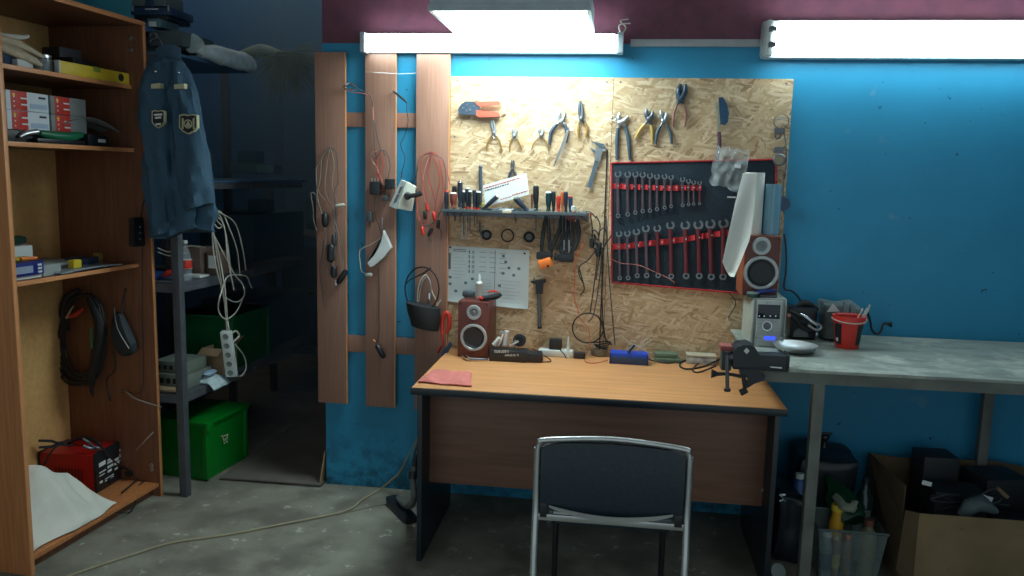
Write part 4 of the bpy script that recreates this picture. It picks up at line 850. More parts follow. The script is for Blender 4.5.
for (x, y, m_) in ((422.5, 231, M_red), (434, 216, M_red), (438, 224, M_black), (430, 232, M_black), (427, 207, M_red), (425, 215, M_black)): lump(t, 'plug', m_, x, y, 1.8, 4.5, ang=random.uniform(-25, 25))
# white wall bracket
t = T('curved_bracket', W(380, 250, HY), 'white curved plastic bracket tied with thin string on second plank', 'bracket')
m = MB(); o_ = [(383, 230), (391, 248), (384, 257), (374, 266), (370, 267.5), (367, 263), (374, 256), (379, 248), (382, 240)]
m.prism([W(x, y, HY-.03) for x, y in o_], (0, .035, 0)); bmesh.ops.bevel(m.b, geom=list(m.b.edges), offset=.002, segments=1, affect='EDGES'); m.build('bracket', M_white, t, smooth=False)
MB().prism([W(x, y, HY-.012) for x, y in ((367, 263), (376, 251), (380, 240), (377, 250), (372, 256), (367, 258))], (0, .02, 0)).build('inner_web', M_dsteel, t, smooth=False)
MB().tube([W(381, 238, HY-.01), W(370, 245, HY-.01), W(360, 250, HY-.005), W(360, 262, HY-.005), W(362, 272, HY-.005), W(369, 274, HY-.005)], .0022, 6, smooth=2).build('string', M_wcable, t)
lump(t, 'string_end', M_white, 369, 274.5, 1.8, 3.5, ang=90); MB().tube([W(383, 232, HY-.01), W(382, 222, HY-.004), W(382, 218, 3.764)], .002, 6).build('hook', M_dsteel, t)
t = T('inline_plug_cord', W(379, 335, HY), 'thin dark cord hanging down the second plank with black plug', 'cord')
MB().tube([W(x, y, HY+.008) for x, y in ((378, 268), (379, 290), (378.5, 315), (379, 330), (377, 345))], .0018, 6, smooth=5).build('cord', dgc, t)
lump(t, 'plug', M_black, 380.5, 351.5, 2.8, 7.5, ang=30); lump(t, 'brass_tip', mat('copper', (.5, .22, .1), .35, .8), 374, 341, 1.5, 2.5, ang=40)
MB().tube([W(x, y, HY+.008) for x, y in ((365.5, 72), (385, 73), (400, 74), (416, 73))], .001, 6, smooth=4).build('thin_line', M_steel, None, 'thin clear line strung across the planks near the top', 'string')
# black wire handled basket/pouch
t = T('hanging_pouch', W(422, 310, HY), 'black half round pouch with cables on a wire ring', 'pouch')
el = [W(422+17*math.cos(a), 289+22*math.sin(a)*1.0, HY-.045-.035*math.cos(a+.4)) for a in [2*PI*k/28 for k in range(29)]]
MB().tube(el, .0035, 8).build('ring', M_black, t)
secs = []
for (y, hw, dd, x_) in ((305, 17, .05, 423), (314, 16.5, .055, 424), (322, 15, .05, 425), (328, 13.5, .045, 425)):
    c = W(x_, y, HY-.055); h_ = W(x_+hw, y, HY-.055).x-c.x; secs.append([Vector((c.x+math.cos(2*PI*k/24)*h_, c.y+math.sin(2*PI*k/24)*dd, c.z+.012*math.cos(2*PI*k/24)*-1)) for k in range(24)])
MB().loft(secs).build('pouch', M_rub, t)
MB().tube([W(406, 294, HY-.03), W(405, 286, HY-.03), W(411, 279, HY-.02), W(422, 274, HY-.01), W(431, 268, HY)], [.0025, .0025, .003, .004, .005], 8, smooth=4).build('strap', M_black, t)
t = hang('pouch_cable', 'looped off white and grey cables stuffed in the black pouch', 'cable', [M_wcable, dgc, M_steel], [
    (0, [(417, 308), (418, 290), (421, 280), (426, 275), (430, 282), (432, 292), (436, 300), (437, 308)]), (2, [(418, 308), (420, 292), (423, 281), (427, 277), (431, 285), (430, 300)]), (0, [(408, 302), (414, 307), (424, 310), (434, 308), (441, 300)])], r=.003)
lump(t, 'plug', M_chrome, 429.5, 298, 1.8, 6)
t = T('red_spring_clamp', W(446, 325, 3.72), 'red plastic spring clamp hanging beside the left speaker', 'clamp')
MB().tube([W(443, 345, 3.71), W(442, 330, 3.71), W(443, 318, 3.71), W(446, 313, 3.71), W(449, 316, 3.71), W(449, 327, 3.71), W(446, 334, 3.71)], [.004, .008, .011, .011, .011, .01, .006], 10, smooth=5).build('handle', M_red, t)
MB().tube([W(441, 346, 3.71), W(437, 352, 3.71)], [.008, .01], 10).build('tip', mat('dark_red_tip', (.2, .03, .03), .5), t)
t = T('blue_hand_tool', W(447, 352, 3.7), 'dark blue hand tool lying by the desk back corner', 'tool')
MB().tube([W(443, 356, 3.69), W(447, 350, 3.69), W(451, 343, 3.69)], [.010, .012, .008], 10, smooth=3).build('handle', M_navy, t)

# ================================================================== tools on the chipboard
TY = 3.776
steelt = mat('tool_steel', (.30, .32, .34), .38, .75, scale=50); gold = mat('amber_grip', c255(138, 104, 52), .5); bluegrip = mat('blue_grey_grip', c255(62, 78, 88), .5); dgrip = mat('dark_grip', (.04, .06, .09), .5)
def plier(name, lab, tipL, piv, hands, gm, hm=steelt, r=1.6, hr=2.2, jaw=None, tipR=None, cat='pliers', group='pliers on the chipboard', spring=False, nail=True, Y=TY):
    """tip, pivot and the bent handle lines, traced on the board plane, solid 12-16 mm thick"""
    t = T(name, W(piv[0], piv[1], TY), lab, cat, group); s_ = abs(W(601, 200, Y).x-W(600, 200, Y).x)
    tips = [tipL, tipR or (tipL[0]+1.2, tipL[1])]
    for i, tp in enumerate(tips):
        sg = -1 if i == 0 else 1; mid = ((tp[0]+piv[0])/2+sg*r*.7, (tp[1]+piv[1])/2)
        MB().tube([W(tp[0]+sg*.3, tp[1], Y), W(mid[0], mid[1], Y), W(piv[0]+sg*.4, piv[1], Y-sg*.002)], [s_*r*.45, s_*r*.9, s_*r*1.1], 10, smooth=3).build('jaw', hm, t)
    MB().lathe([(0, 0), (s_*r*1.15, 0), (s_*r*1.15, .014), (s_*r*.6, .018), (0, .018)], W(piv[0], piv[1], Y+.006), (0, -1, 0), 16).build('pivot', hm, t)
    for i, hp in enumerate(hands):
        MB().tube([W(*piv, Y)] + [W(x, y, Y) for x, y in hp[:2]], [s_*r*.8, s_*hr*.7, s_*hr*.75], 8, smooth=4).build('tang', hm, t)
        MB().tube([W(x, y, Y) for x, y in hp], [s_*hr*(.85 if k == 0 else 1.0 if k < len(hp)-1 else .7) for k in range(len(hp))], 10, smooth=5).build('handle', gm, t)
    if spring: MB().tube([W(piv[0]-r, piv[1]+3, Y), W(piv[0], piv[1]+5, Y), W(piv[0]+r, piv[1]+3, Y)], .0015, 6, smooth=4).build('spring', M_chrome, t)
    MB().cyl((W(*piv, Y).x, 3.7875, W(*piv, Y).z), (W(*piv, Y).x, Y+.004, W(*piv, Y).z), .0025).build('nail', M_steel, t)
    return t
plier('long_nose_pliers', 'small long nosed pliers below the red crimping tool', (491.5, 120), (494, 133), [[(491.5, 136), (488, 142), (486.5, 151)], [(496.5, 136), (500, 142), (502, 151)]], gold, steelt, 1.4, 1.2, spring=True)
plier('end_cutters', 'small cutters with amber handles right of the long nosed pliers', (513, 128), (514.5, 136), [[(512, 139), (510, 144), (509.5, 152)], [(517, 139), (520, 144), (522, 150)]], gold, steelt, 1.5, .9, tipR=(516, 128))
plier('end_cutters', 'small cutters with thin amber handles under the blown bright patch', (540, 128), (541, 135.5), [[(538.5, 138), (534, 143), (531.5, 150)], [(543, 138), (547, 143), (549, 151)]], gold, steelt, 1.4, .9, tipR=(543.5, 128))
plier('flat_nose_pliers', 'small flat nosed pliers half behind the white card', (512.3, 160), (512.5, 169), [[(510.5, 172), (509, 177), (508.5, 183)], [(514.5, 172), (516, 177), (516.5, 182)]], dgrip, M_dsteel, 1.2, 1.5)
plier('bent_pliers', 'large pliers with wide curved blue grey handles above the tweezers', (561, 111), (561, 122), [[(557, 124), (551, 132), (549.5, 145)], [(565, 125), (567, 133), (566, 143)]], dgrip, steelt, 1.9, 1.9, tipR=(565, 111))
plier('needle_nose_pliers', 'needle nosed pliers with amber lined handles left of seam', (580, 101), (581.5, 119), [[(579, 124), (578.5, 130), (579, 138)], [(585, 123), (587, 130), (586, 138)]], gold, M_dsteel, 2.0, 1.5, tipR=(580.6, 101))
for (x, y, dx) in ((577.5, 118, -1), (585.5, 118.5, 1)): pass
plier('slip_joint_pliers', 'big steel water pump pliers hanging at the board seam', (620, 113), (620, 123), [[(618, 128), (617, 140), (617, 160)], [(625, 126), (628, 137), (630, 160)]], bluegrip, M_steel, 2.4, 2.1, tipR=(628, 116))
plier('side_cutters', 'side cutters with one cream and one thin handle', (647, 109), (649, 119), [[(645, 124), (640, 130), (635, 139)], [(651, 125), (652, 132), (652.5, 144)]], mat('cream_grip', c255(178, 146, 76), .5), M_dsteel, 2.6, 1.7, tipR=(652, 111))
plier('side_cutters', 'side cutters with blue grey handles next to cream handled cutters', (661.5, 110), (663.5, 121), [[(660.5, 126), (657, 133), (655.5, 144)], [(667, 126), (670.5, 134), (671.5, 144)]], bluegrip, steelt, 2.2, 1.7, tipR=(666, 112))
plier('combination_pliers', 'topmost heavy blue headed pliers with long red brown handles', (681, 84), (680.5, 99), [[(677, 105), (674, 113), (673, 127)], [(683, 104), (686, 113), (685, 127)]], mat('brown_red_grip', c255(132, 88, 78), .45), mat('blued_steel', c255(62, 78, 92), .4, .6), 3.2, 1.3, tipR=(685, 84))
# keyring loops, tweezers, caliper
t = T('tweezers', W(562, 145, TY), 'closed steel tweezers with ring hanging over bent pliers', 'tweezers')
for sg in (-1, 1): MB().tube([W(568+sg*.6, 130, TY-.012), W(562+sg*1.2, 147, TY-.012), W(554.5+sg*.3, 165, TY-.012)], [.003, .0045, .002], 8, smooth=3).build('arm', M_steel, t)
MB().ring(W(571, 127, TY-.008), (0, 1, 0), .014, .002).build('ring', M_steel, t); MB().cyl(W(569, 128, 3.7875), W(569, 128, TY-.016), .0025).build('nail', M_steel, t); MB().tube([W(556, 161, TY-.012), W(554, 166, TY-.012)], [.0035, .002], 8).build('tip', M_dsteel, t)
t = T('steel_ring', W(613, 118, TY), 'small steel ring hanging on the seam beside pump pliers', 'ring'); MB().ring(W(613, 118, TY), (0, 1, 0), .0115, .0022).build('loop', M_steel, t)
t = T('vernier_caliper', W(598, 165, TY), 'grey vernier caliper hanging slanted on the left board', 'caliper')
MB().cyl(W(603, 146, 3.7875), W(603, 146, TY-.012), .0025).build('nail', M_steel, t)
def quad(pl, Y, dep=.006): return MB().prism([W(x, y, Y) for x, y in pl], (0, dep, 0))
bl_m = mat('caliper_steel', c255(92, 110, 122), .4, .5)
quad([(599, 146), (602.5, 147), (591, 188), (587, 187)], TY-.004).build('beam', bl_m, t, smooth=False)
quad([(596, 147), (603, 149), (600, 162), (594.5, 160)], TY-.008, .01).build('slider', steelt, t, smooth=False)
quad([(591, 141), (604, 144), (606.5, 150), (602, 149), (597, 145.5)], TY-.006, .008).build('jaw', bl_m, t, smooth=False)
quad([(589.5, 147), (596, 151), (595, 154), (592, 151)], TY-.006, .008).build('jaw', bl_m, t, smooth=False)
MB().lathe([(0, 0), (.006, 0), (.006, .008), (0, .008)], W(604, 150, TY-.006), (0, -1, 0), 12).build('lock_screw', M_steel, t)
# red crimping tool
t = T('crimping_tool', W(480, 108, TY), 'blue headed crimping tool with red handles lying sideways', 'crimping tool')
o_ = [(458.5, 108), (461, 104.5), (465, 101.5), (476, 101.5), (479, 104), (479, 112), (476, 115), (460, 114.5), (458, 111)]
quad(o_, TY-.016, .016).build('head', mat('steel_blue_paint', c255(66, 80, 96), .4, .3), t, smooth=False)
for (x, y) in ((463, 108), (467, 105), (470, 110), (474, 106), (467, 111)): MB().lathe([(0, 0), (.005, 0), (.004, .003), (0, .003)], W(x, y, TY-.016), (0, -1, 0), 10).build('rivet', M_chrome, t)
quad([(475, 100), (478, 101.5), (499, 101), (500, 103), (498, 104.5), (480, 106.5), (476, 104)], TY-.02, .018).build('handle', mat('coral_red', c255(196, 84, 64), .45), t, smooth=False)
quad([(476, 110), (498, 112.5), (499.5, 115), (499, 116.5), (479, 117.5), (476, 115)], TY-.02, .018).build('handle', mat('coral_red', c255(196, 84, 64), .45), t, smooth=False)
quad([(480, 115), (499.5, 114.5), (499.5, 117.2), (479, 117.6)], TY-.012, .014).build('lower_grip_strip', M_navy, t, smooth=False)  # navy strip along the lower edge of the lower handle
t = T('wood_block_clip', W(504, 109, TY), 'short pale wooden peg right of the red handles', 'peg'); quad([(502, 103), (505.5, 103), (505.5, 114), (502, 114)], TY-.004, .014).build('peg', mat('pale_wood', c255(210, 180, 130), .6), t, smooth=False)
# wire brush
t = T('wire_brush', W(722, 130, TY), 'curved blue bristled brush hanging on a thin handle', 'brush')
quad([(719, 97.5), (723, 97), (727, 104), (729, 113), (728, 122), (725, 125), (721, 124)], TY-.018, .018).build('bristle_head', mat('deep_blue_bristle', c255(36, 72, 100), .9, bump=.6, scale=200), t, smooth=False)
quad([(715, 102), (717.5, 103), (719.5, 112), (720, 132), (717.8, 132)], TY-.012, .01).build('back_strip', mat('worn_grey_wood', c255(150, 150, 130), .7), t, smooth=False)
MB().tube([W(719, 132, TY-.008), W(719.5, 145, TY-.008), W(717, 160, TY-.008)], [.009, .010, .007], 10, smooth=3).build('handle', mat('dull_purple_handle', c255(88, 58, 72), .5), t)
# watches / clamps at right
def clampring(x, y, R, lab, nm='hose_clamp', cat='clamp', th=.004):
    t = T(nm, W(x, y, TY), lab, cat, 'ring items at the right board edge'); MB().lathe([(R-.002, 0), (R, 0), (R, .012), (R-.002, .012)], W(x, y, TY), (0, -1, 0), 28).build('band', M_dsteel, t)
    return t
t = clampring(781, 121.5, .033, 'upper big steel hose clamp at right edge of chipboard'); MB().box(W(779.5, 131, TY-.008), (.045, .014, .026), None, .004).build('screw_housing', M_dsteel, t)
MB().tube([W(777, 120, TY-.01), W(783, 118, TY-.01)], .004, 8).build('screw', M_steel, t)
t = T('wrist_watch', W(779, 155, TY), 'round faced watch with dark strap on the right board edge', 'watch')
MB().lathe([(0, 0), (.026, 0), (.028, .004), (.028, .009), (.024, .012), (0, .011)], W(779, 160, TY), (0, -1, 0), 28).build('case', M_dsteel, t)
MB().lathe([(0, 0), (.019, 0), (.019, .001), (0, .001)], W(779, 160, TY-.0125), (0, -1, 0), 28).build('dial', mat('dial_bronze', c255(130, 118, 95), .4), t)
quad([(775, 147), (783, 147), (784, 153), (774, 153)], TY-.01, .014).build('strap', M_dsteel, t, smooth=False)
MB().ring(W(778, 136, TY-.003), (0, 1, 0), .012, .003).build('loose_ring', M_dsteel, None, 'dull metal ring between the hose clamp and the watch', 'ring')
t = clampring(780, 173.5, .017, 'small steel hose clamp below the watch'); 
MB().tube([W(783, 130, TY-.004), W(786, 145, TY-.004), W(786, 165, TY-.004), W(783, 190, TY-.004), W(784, 215, TY-.004)], .0025, 6, smooth=4).build('hanging_chain', M_dsteel, None, 'thin dark cord hanging down the right board edge', 'cord')
MB().lathe([(0, 0), (.03, 0), (.03, .01), (0, .01)], W(783, 204, TY), (0, -1, 0), 24).build('sanding_disc', M_navy, None, 'dark round disc behind the pale blue roll', 'disc')
# ---------------------------------------------------------------- wrench roll
t = T('wrench_roll', W(690, 225, TY), 'black cloth tool roll with red border pinned to the board', 'tool roll')
cl_b = mat('black_canvas', (.012, .026, .040), .85, bump=.3, scale=150, var=.3); redb = mat('red_webbing', c255(178, 38, 46), .7, bump=.2, scale=120)
def rollpt(u, v):
    tl, tr, bl, br = W(611.5, 163, 3.784), W(776, 159.5, 3.784), W(612, 282, 3.784), W(776, 296, 3.784)
    p = tl.lerp(tr, u).lerp(bl.lerp(br, u), v); p.y = 3.784 - .004*math.sin(u*9+v*5)**2 - .004*math.sin(v*7)**2; return p
MB().grid(rollpt, 24, 16, (0, .0025, 0)).build('canvas', cl_b, t)
edge = [rollpt(0, v/12) for v in range(13)] + [rollpt(u/20, 1) for u in range(1, 21)] + [rollpt(1, 1-v/12) for v in range(1, 13)] + [rollpt(1-u/20, 0) for u in range(1, 21)]
MB().tube([p - Vector((0, .002, 0)) for p in edge], .0045, 6).build('binding', redb, t)
SY = 3.762
def strap(pl, hh_):
    n = len(pl)-1
    def fn(u, v):
        k = min(int(u*n), n-1); f_ = u*n-k; x = pl[k][0]*(1-f_)+pl[k+1][0]*f_; y = pl[k][1]*(1-f_)+pl[k+1][1]*f_
        return W(x, y+hh_*v, SY+.012*abs(math.sin(u*PI*12)))
    MB().grid(fn, 60, 2, (0, .002, 0)).build('strap', redb, t)
strap([(611.5, 183.3), (640, 184.6), (670, 185.5), (701, 185)], 5.2)
strap([(611, 244), (627, 243.5), (645, 241), (665, 239), (685, 236.5), (700, 233.8), (712, 232), (731, 229.5)], 5.5)
for k, (x, y) in enumerate([(618, 185.8), (625.5, 186), (634, 186.3), (641.5, 186.6), (649, 186.8), (657, 187), (663.5, 187.1), (670, 187.3), (676.5, 187.5), (682, 187.5), (688, 187.5), (694, 187.5), (699.5, 187.3)] + [(618.5, 246.5), (628.5, 246), (638.5, 245), (650, 243.5), (662, 242), (673.5, 240.5), (686, 239), (699.5, 237.5), (712, 235.3)]):
    MB().lathe([(0, 0), (.004, 0), (.003, .002), (0, .002)], W(x, y, SY-.002), (0, -1, 0), 8).build('stud', M_chrome, t)
def wrench(x, yt, yb, w, m_, lab, grp, xb=None):
    """combination spanner: open jaw up, ring down"""
    t = T('combination_wrench', W(x, (yt+yb)/2, SY), lab, 'wrench', grp); Y = SY+.006; xb = x if xb is None else xb
    s_ = abs(W(601, 200, Y).x-W(600, 200, Y).x); R = w*s_
    ct, cb = W(x, yt+w*.9, Y), W(xb, yb-w*.65, Y); rb_ = R*.68
    ou = []; a0 = math.radians(15)
    for k in range(15):
        a = PI/2+a0+.55 + (2*PI-1.1)*k/14; ou.append(ct+Vector((math.cos(a)*R, 0, math.sin(a)*R)))
    inn = [ct+Vector((math.cos(a)*R*.55, 0, math.sin(a)*R*.55-.0)) for a in [PI/2+a0+.62+(2*PI-1.24)*(14-k)/14 for k in range(15)]]
    m = MB(); P = ou+inn; n = 15; dv = Vector((0, .007, 0)); A = [m.b.verts.new(p-dv*.5) for p in P]; B = [m.b.verts.new(p+dv*.5) for p in P]; N = len(P)
    for k in range(n-1):
        m.b.faces.new((A[k], A[k+1], A[N-2-k], A[N-1-k])); m.b.faces.new((B[k+1], B[k], B[N-1-k], B[N-2-k]))
    for k in range(N): m.b.faces.new((A[k], B[k], B[(k+1) % N], A[(k+1) % N]))
    m.build('open_end', wend, t, smooth=False)
    MB().tube([ct+Vector((0, 0, -R*.8)), ct.lerp(cb, .5), cb+Vector((0, 0, rb_*.8))], [R*.5, R*.44, R*.46], 10, flat=.5).build('shaft', m_, t)
    MB().lathe([(rb_*.55, 0), (rb_, 0), (rb_, .008), (rb_*.55, .008)], cb+Vector((0, .004, 0)), (0, -1, 0), 18).build('ring_end', wend, t)
ordn = ['first', 'second', 'third', 'fourth', 'fifth', 'sixth', 'seventh', 'eighth', 'ninth', 'tenth', 'eleventh', 'twelfth']
wsh = mat('wrench_shaft_steel', c255(98, 82, 88), .35, .6); wshr = mat('wrench_shaft_red_reflection', c255(112, 50, 56), .4, .5)  # reddish room reflections are put into the shaft base colours
wend = mat('wrench_end_steel', (.22, .24, .25), .3, .9)
up = [(618, 171, 218, 3.4), (627.7, 171.5, 216.5, 3.3), (635.4, 171.5, 214.5, 3.1), (642.7, 172, 213, 3.1), (650, 173, 212.5, 3), (656.9, 174, 211, 2.9), (664.6, 174, 209.5, 2.8), (671.1, 175, 208, 2.6), (682.7, 177, 207, 2.6), (688.6, 179, 206, 2.4), (693.7, 180.5, 205.5, 2.2), (699.6, 181, 205, 2.1)]
for i, (x, a, b, w_) in enumerate(up): wrench(x, a, b, w_, wsh if i < 11 else wshr, f'{ordn[i]} wrench from the left in the upper row of the roll', 'wrenches in the upper roll row')
lo = [(619, 231, 280, 3.2), (627.4, 230.5, 280, 3.3), (636.4, 228.5, 278, 3.6), (645.9, 225, 278, 3.9), (657.3, 225, 278, 3.8), (670.4, 221.5, 279, 4.2), (685.3, 221, 279, 4.7), (698.4, 220.5, 279, 4.8), (710.4, 219.5, 280, 5.0), (723.5, 219, 280, 5.0)]
for i, (x, a, b, w_) in enumerate(lo): wrench(x, a, b, w_, wshr if i > 3 else wsh, f'{ordn[i]} wrench from the left in the lower row of the roll', 'wrenches in the lower roll row', xb=x+(.8 if i < 9 else -.5))
MB().tube([W(608.5, 257, SY), W(620, 263, SY-.002), (W(638, 265, SY-.002)), W(655, 272, SY-.002), W(668, 278, SY-.002), W(675, 283, SY)], .0014, 6, smooth=5).build('thin_red_wire', pinkc, None, 'thin pinkish wire crossing the lower row of wrenches', 'wire')
MB().bb(W(727.5, 197.5, SY).x, W(736, 197.5, SY).x, 3.776, 3.78, W(730, 198, SY).z, W(730, 196.4, SY).z).build('roll_label', M_paper, None, 'tiny white label on the black roll below clear bag', 'label')
# clear bag
def bag(u, v):
    tl, tr, bl, br = (717, 146), (750, 150), (709, 183), (742, 194)
    x = (tl[0]*(1-u)+tr[0]*u)*(1-v)+(bl[0]*(1-u)+br[0]*u)*v; y = (tl[1]*(1-u)+tr[1]*u)*(1-v)+(bl[1]*(1-u)+br[1]*u)*v
    p = W(x, y, 3.745); nn = noise.noise_vector(Vector((u*5, v*5, 0))); return p + Vector((nn.x*.012, nn.y*.018-.012*math.sin(PI*u)*math.sin(PI*v), nn.z*.012))
t = T('clear_bag', W(730, 165, 3.745), 'crumpled clear plastic bag pinned over the wrench roll', 'bag')
MB().grid(bag, 26, 26, (0, .003, 0)).build('film', clear_mat('clear_film', (.55, .6, .6), .24, .1), t)
MB().prism([W(735, 164, 3.72), W(741, 165, 3.72), W(740.6, 168.5, 3.72), W(734.6, 167.5, 3.72)], (0, .001, 0)).build('sticker', M_paper, t)
MB().cyl(W(733, 149, 3.7875), W(733, 149, 3.735), .003).build('pin', M_steel, t)
# ---------------------------------------------------------------- wall shelf with screwdrivers
t = T('tool_shelf', W(515, 208, 3.74), 'narrow perforated metal tool shelf under the white card', 'shelf')
zs = W(515, 211.5, 3.70).z; xs0, xs1 = W(442, 209, 3.72).x, W(588, 214, 3.72).x; SH0 = 3.70
shm = mat('shelf_painted_steel', c255(96, 108, 112), .4, .4)
MB().bb(xs0, xs1, SH0, 3.787, zs-.004, zs, .001).build('shelf_plate', shm, t)
MB().bb(xs0, xs1, SH0-.003, SH0, zs-.011, zs+.003, .001).build('front_lip', shm, t)
MB().bb(xs0, xs1, SH0+.045, SH0+.048, zs-.03, zs-.0045, .001).build('lower_rail', M_dsteel, t)
for x in (xs0+.05, (xs0+xs1)/2, xs1-.05): MB().prism([(x, 3.787, zs-.005), (x, 3.787, zs-.06), (x, SH0+.01, zs-.005)], (.003, 0, 0)).build('bracket', shm, t)
sd_b = mat('driver_black_blue', c255(36, 44, 58), .4); capc = mat('driver_cap', c255(200, 195, 180), .4)
def driver(x, yt, yb, w, m_, lab, xb=None, yy=3.735, cap=None, shaft=20, band=None):
    t = T('screwdriver', W(x, yb, yy), lab, 'screwdriver', 'screwdrivers on the tool shelf'); xb = xb or x
    s_ = abs(W(601, 200, yy).x-W(600, 200, yy).x); a, b = W(x, yt, yy), W(xb, yb, yy); R = w*.5*s_
    hd = MB().tube([a, a.lerp(b, .06), a.lerp(b, .3), a.lerp(b, .62), a.lerp(b, .8), b], [R*.7, R, R*1.02, R*.9, R*.62, R*.8], 12, smooth=2).build('handle', m_, t)
    if cap: MB().tube([a + (a-b).normalized()*.003, a.lerp(b, .05)], [R*.75, R*1.02], 12).build('cap', cap, hd)
    if band: MB().tube([a.lerp(b, .9), b], [R*.95, R*.9], 12).build('collar', band, hd)
    if shaft:
        e_ = b + (b-a).normalized()*shaft*s_
        MB().tube([b, e_], .0028, 8).build('shaft', M_dsteel, t)
driver(446.5, 191, 210, 4.6, sd_b, 'leftmost screwdriver on the shelf, dark with red cap', cap=M_red, shaft=24)
driver(453.5, 193, 207, 7.5, mat('brown_wood_handle', c255(130, 70, 56), .4), 'short fat brown handled screwdriver with pale cap', cap=capc, shaft=8, yy=3.73)
driver(454.5, 186, 200, 5, M_black, 'black screwdriver behind the fat brown one', yy=3.76, shaft=12)
driver(460, 181.5, 207, 5.6, sd_b, 'tall dark screwdriver with silver cap, tallest on the left', cap=M_chrome, shaft=16)
driver(463.5, 191, 208, 4.4, M_black, 'slim black screwdriver just right of the tall one', yy=3.745, cap=capc, shaft=28)
driver(467.5, 188, 208.5, 5, sd_b, 'dark screwdriver with pale top fifth from left', yy=3.745, cap=capc, band=M_red, shaft=14)
driver(470, 191, 209, 4, M_black, 'thin black screwdriver with red collar near shelf middle', yy=3.74, cap=M_white, band=M_red, shaft=22)
driver(474.5, 190, 209, 4.6, sd_b, 'black screwdriver left of the red collared pair', band=M_red, shaft=18)
driver(478.5, 191.5, 210, 5.2, M_black, 'black screwdriver with grey cap and red collar', cap=capc, band=M_red, shaft=14, xb=477.5)
driver(498, 196, 210, 5, sd_b, 'black screwdriver leaning right with cream cap below card', xb=482, cap=M_cream, shaft=0, yy=3.72)
driver(515, 198, 211, 6, sd_b, 'thick dark screwdriver leaning left over loose bits', xb=528, shaft=8, yy=3.715, cap=mat('grey_green_cap', c255(110, 130, 90), .5))
driver(536, 185.5, 210, 6, M_black, 'tall black screwdriver right of the white card', shaft=22)
driver(532, 194, 210, 2.4, mat('dull_rust', c255(110, 60, 50), .6), 'thin rusty rod beside the tall black screwdriver', shaft=4)
driver(548.5, 192, 211, 6, mat('bottle_green_grip', c255(20, 52, 56), .4), 'dark green screwdriver with white cap', cap=M_white, shaft=26)
driver(553.5, 191.5, 211, 4.6, M_black, 'black screwdriver right of the white capped one', shaft=20)
driver(558.5, 196, 211, 4.4, M_red, 'short red handled screwdriver between black ones', shaft=16)
driver(562.5, 191.5, 211, 3.6, mat('dull_orange_grip', c255(190, 92, 50), .45), 'orange handled screwdriver near the shelf right end', shaft=24)
driver(565.8, 191.5, 212, 4.4, sd_b, 'dark screwdriver right of the orange one', shaft=20, yy=3.725)
driver(570.5, 196.5, 212, 4.6, M_navy, 'navy screwdriver with red top at shelf right end', cap=M_red, shaft=18)
t = T('yellow_bottle', W(485, 205, 3.75), 'small yellowish bottle standing among the screwdrivers', 'bottle'); MB().lathe([(0, 0), (.016, 0), (.016, .028), (.008, .036), (0, .037)], Vector((W(484.5, 207, 3.76).x, 3.76, zs+.001)), seg=16).build('body', mat('olive_yellow', c255(170, 160, 80), .3), t)
t = T('flat_file', W(481, 180, 3.77), 'blue steel file standing upright left of the card', 'file')
MB().tube([W(480.6, 167, 3.775), W(480.5, 172, 3.775), W(480.8, 205, 3.77)], [.007, .009, .007], 8).build('blade', mat('blue_steel', c255(80, 98, 110), .4, .5), t); MB().sph(W(480.6, 167, 3.775), .010).build('end_knob', M_dsteel, t)
for k in range(20):
    x = 483+k*2.4; a = Vector((W(x, 208, 3.75).x, random.uniform(3.712, 3.77), zs+.004)); 
    b = a + Vector((random.uniform(.02, .07), random.uniform(-.012, .012), random.uniform(.0, .012)))
    MB().tube([a, a.lerp(b, .3), b], [.0035, .0045, .002], 8).build('drill_bit', M_steel if k % 3 else M_dsteel, None, 'small steel bits lying in a heap on the tool shelf', 'drill bit', 'loose bits on the tool shelf')
MB().box(Vector((W(507, 213, SH0).x, SH0-.008, zs-.002)), (.042, .012, .014), None, .003).build('brass_padlock_body', M_cream, None, 'cream coloured tag on the shelf front edge', 'tag')
t = T('white_card', W(506, 187, 3.745), 'white printed card standing on the tool shelf', 'card')
cp = [(483, 185.5), (526.5, 172.8), (529.2, 194.3), (485.5, 207)]
MB().prism([W(x, y, 3.74) for x, y in cp], (0, .0015, 0)).build('card', M_paper, t, smooth=False)
def cardline(u0, u1, v, h_, m_):
    def q(u, v): 
        a = Vector(cp[0]).lerp(Vector(cp[1]), u); b = Vector(cp[3]).lerp(Vector(cp[2]), u); return a.lerp(b, v)
    m = MB(); u = u0
    while u < u1:
        w_ = random.uniform(.025, .07); e_ = min(u+w_, u1); m.prism([W(*q(u, v), 3.7392), W(*q(e_, v), 3.7392), W(*q(e_, v+h_), 3.7392), W(*q(u, v+h_), 3.7392)], (0, .0006, 0)); u = e_+.012
    m.build('printed_line', m_, t, smooth=False)
cardline(.02, .85, .12, .05, M_redink); cardline(.02, .58, .24, .05, M_ink); cardline(.62, .97, .8, .05, M_redink); cardline(.35, .6, .84, .04, M_redink)
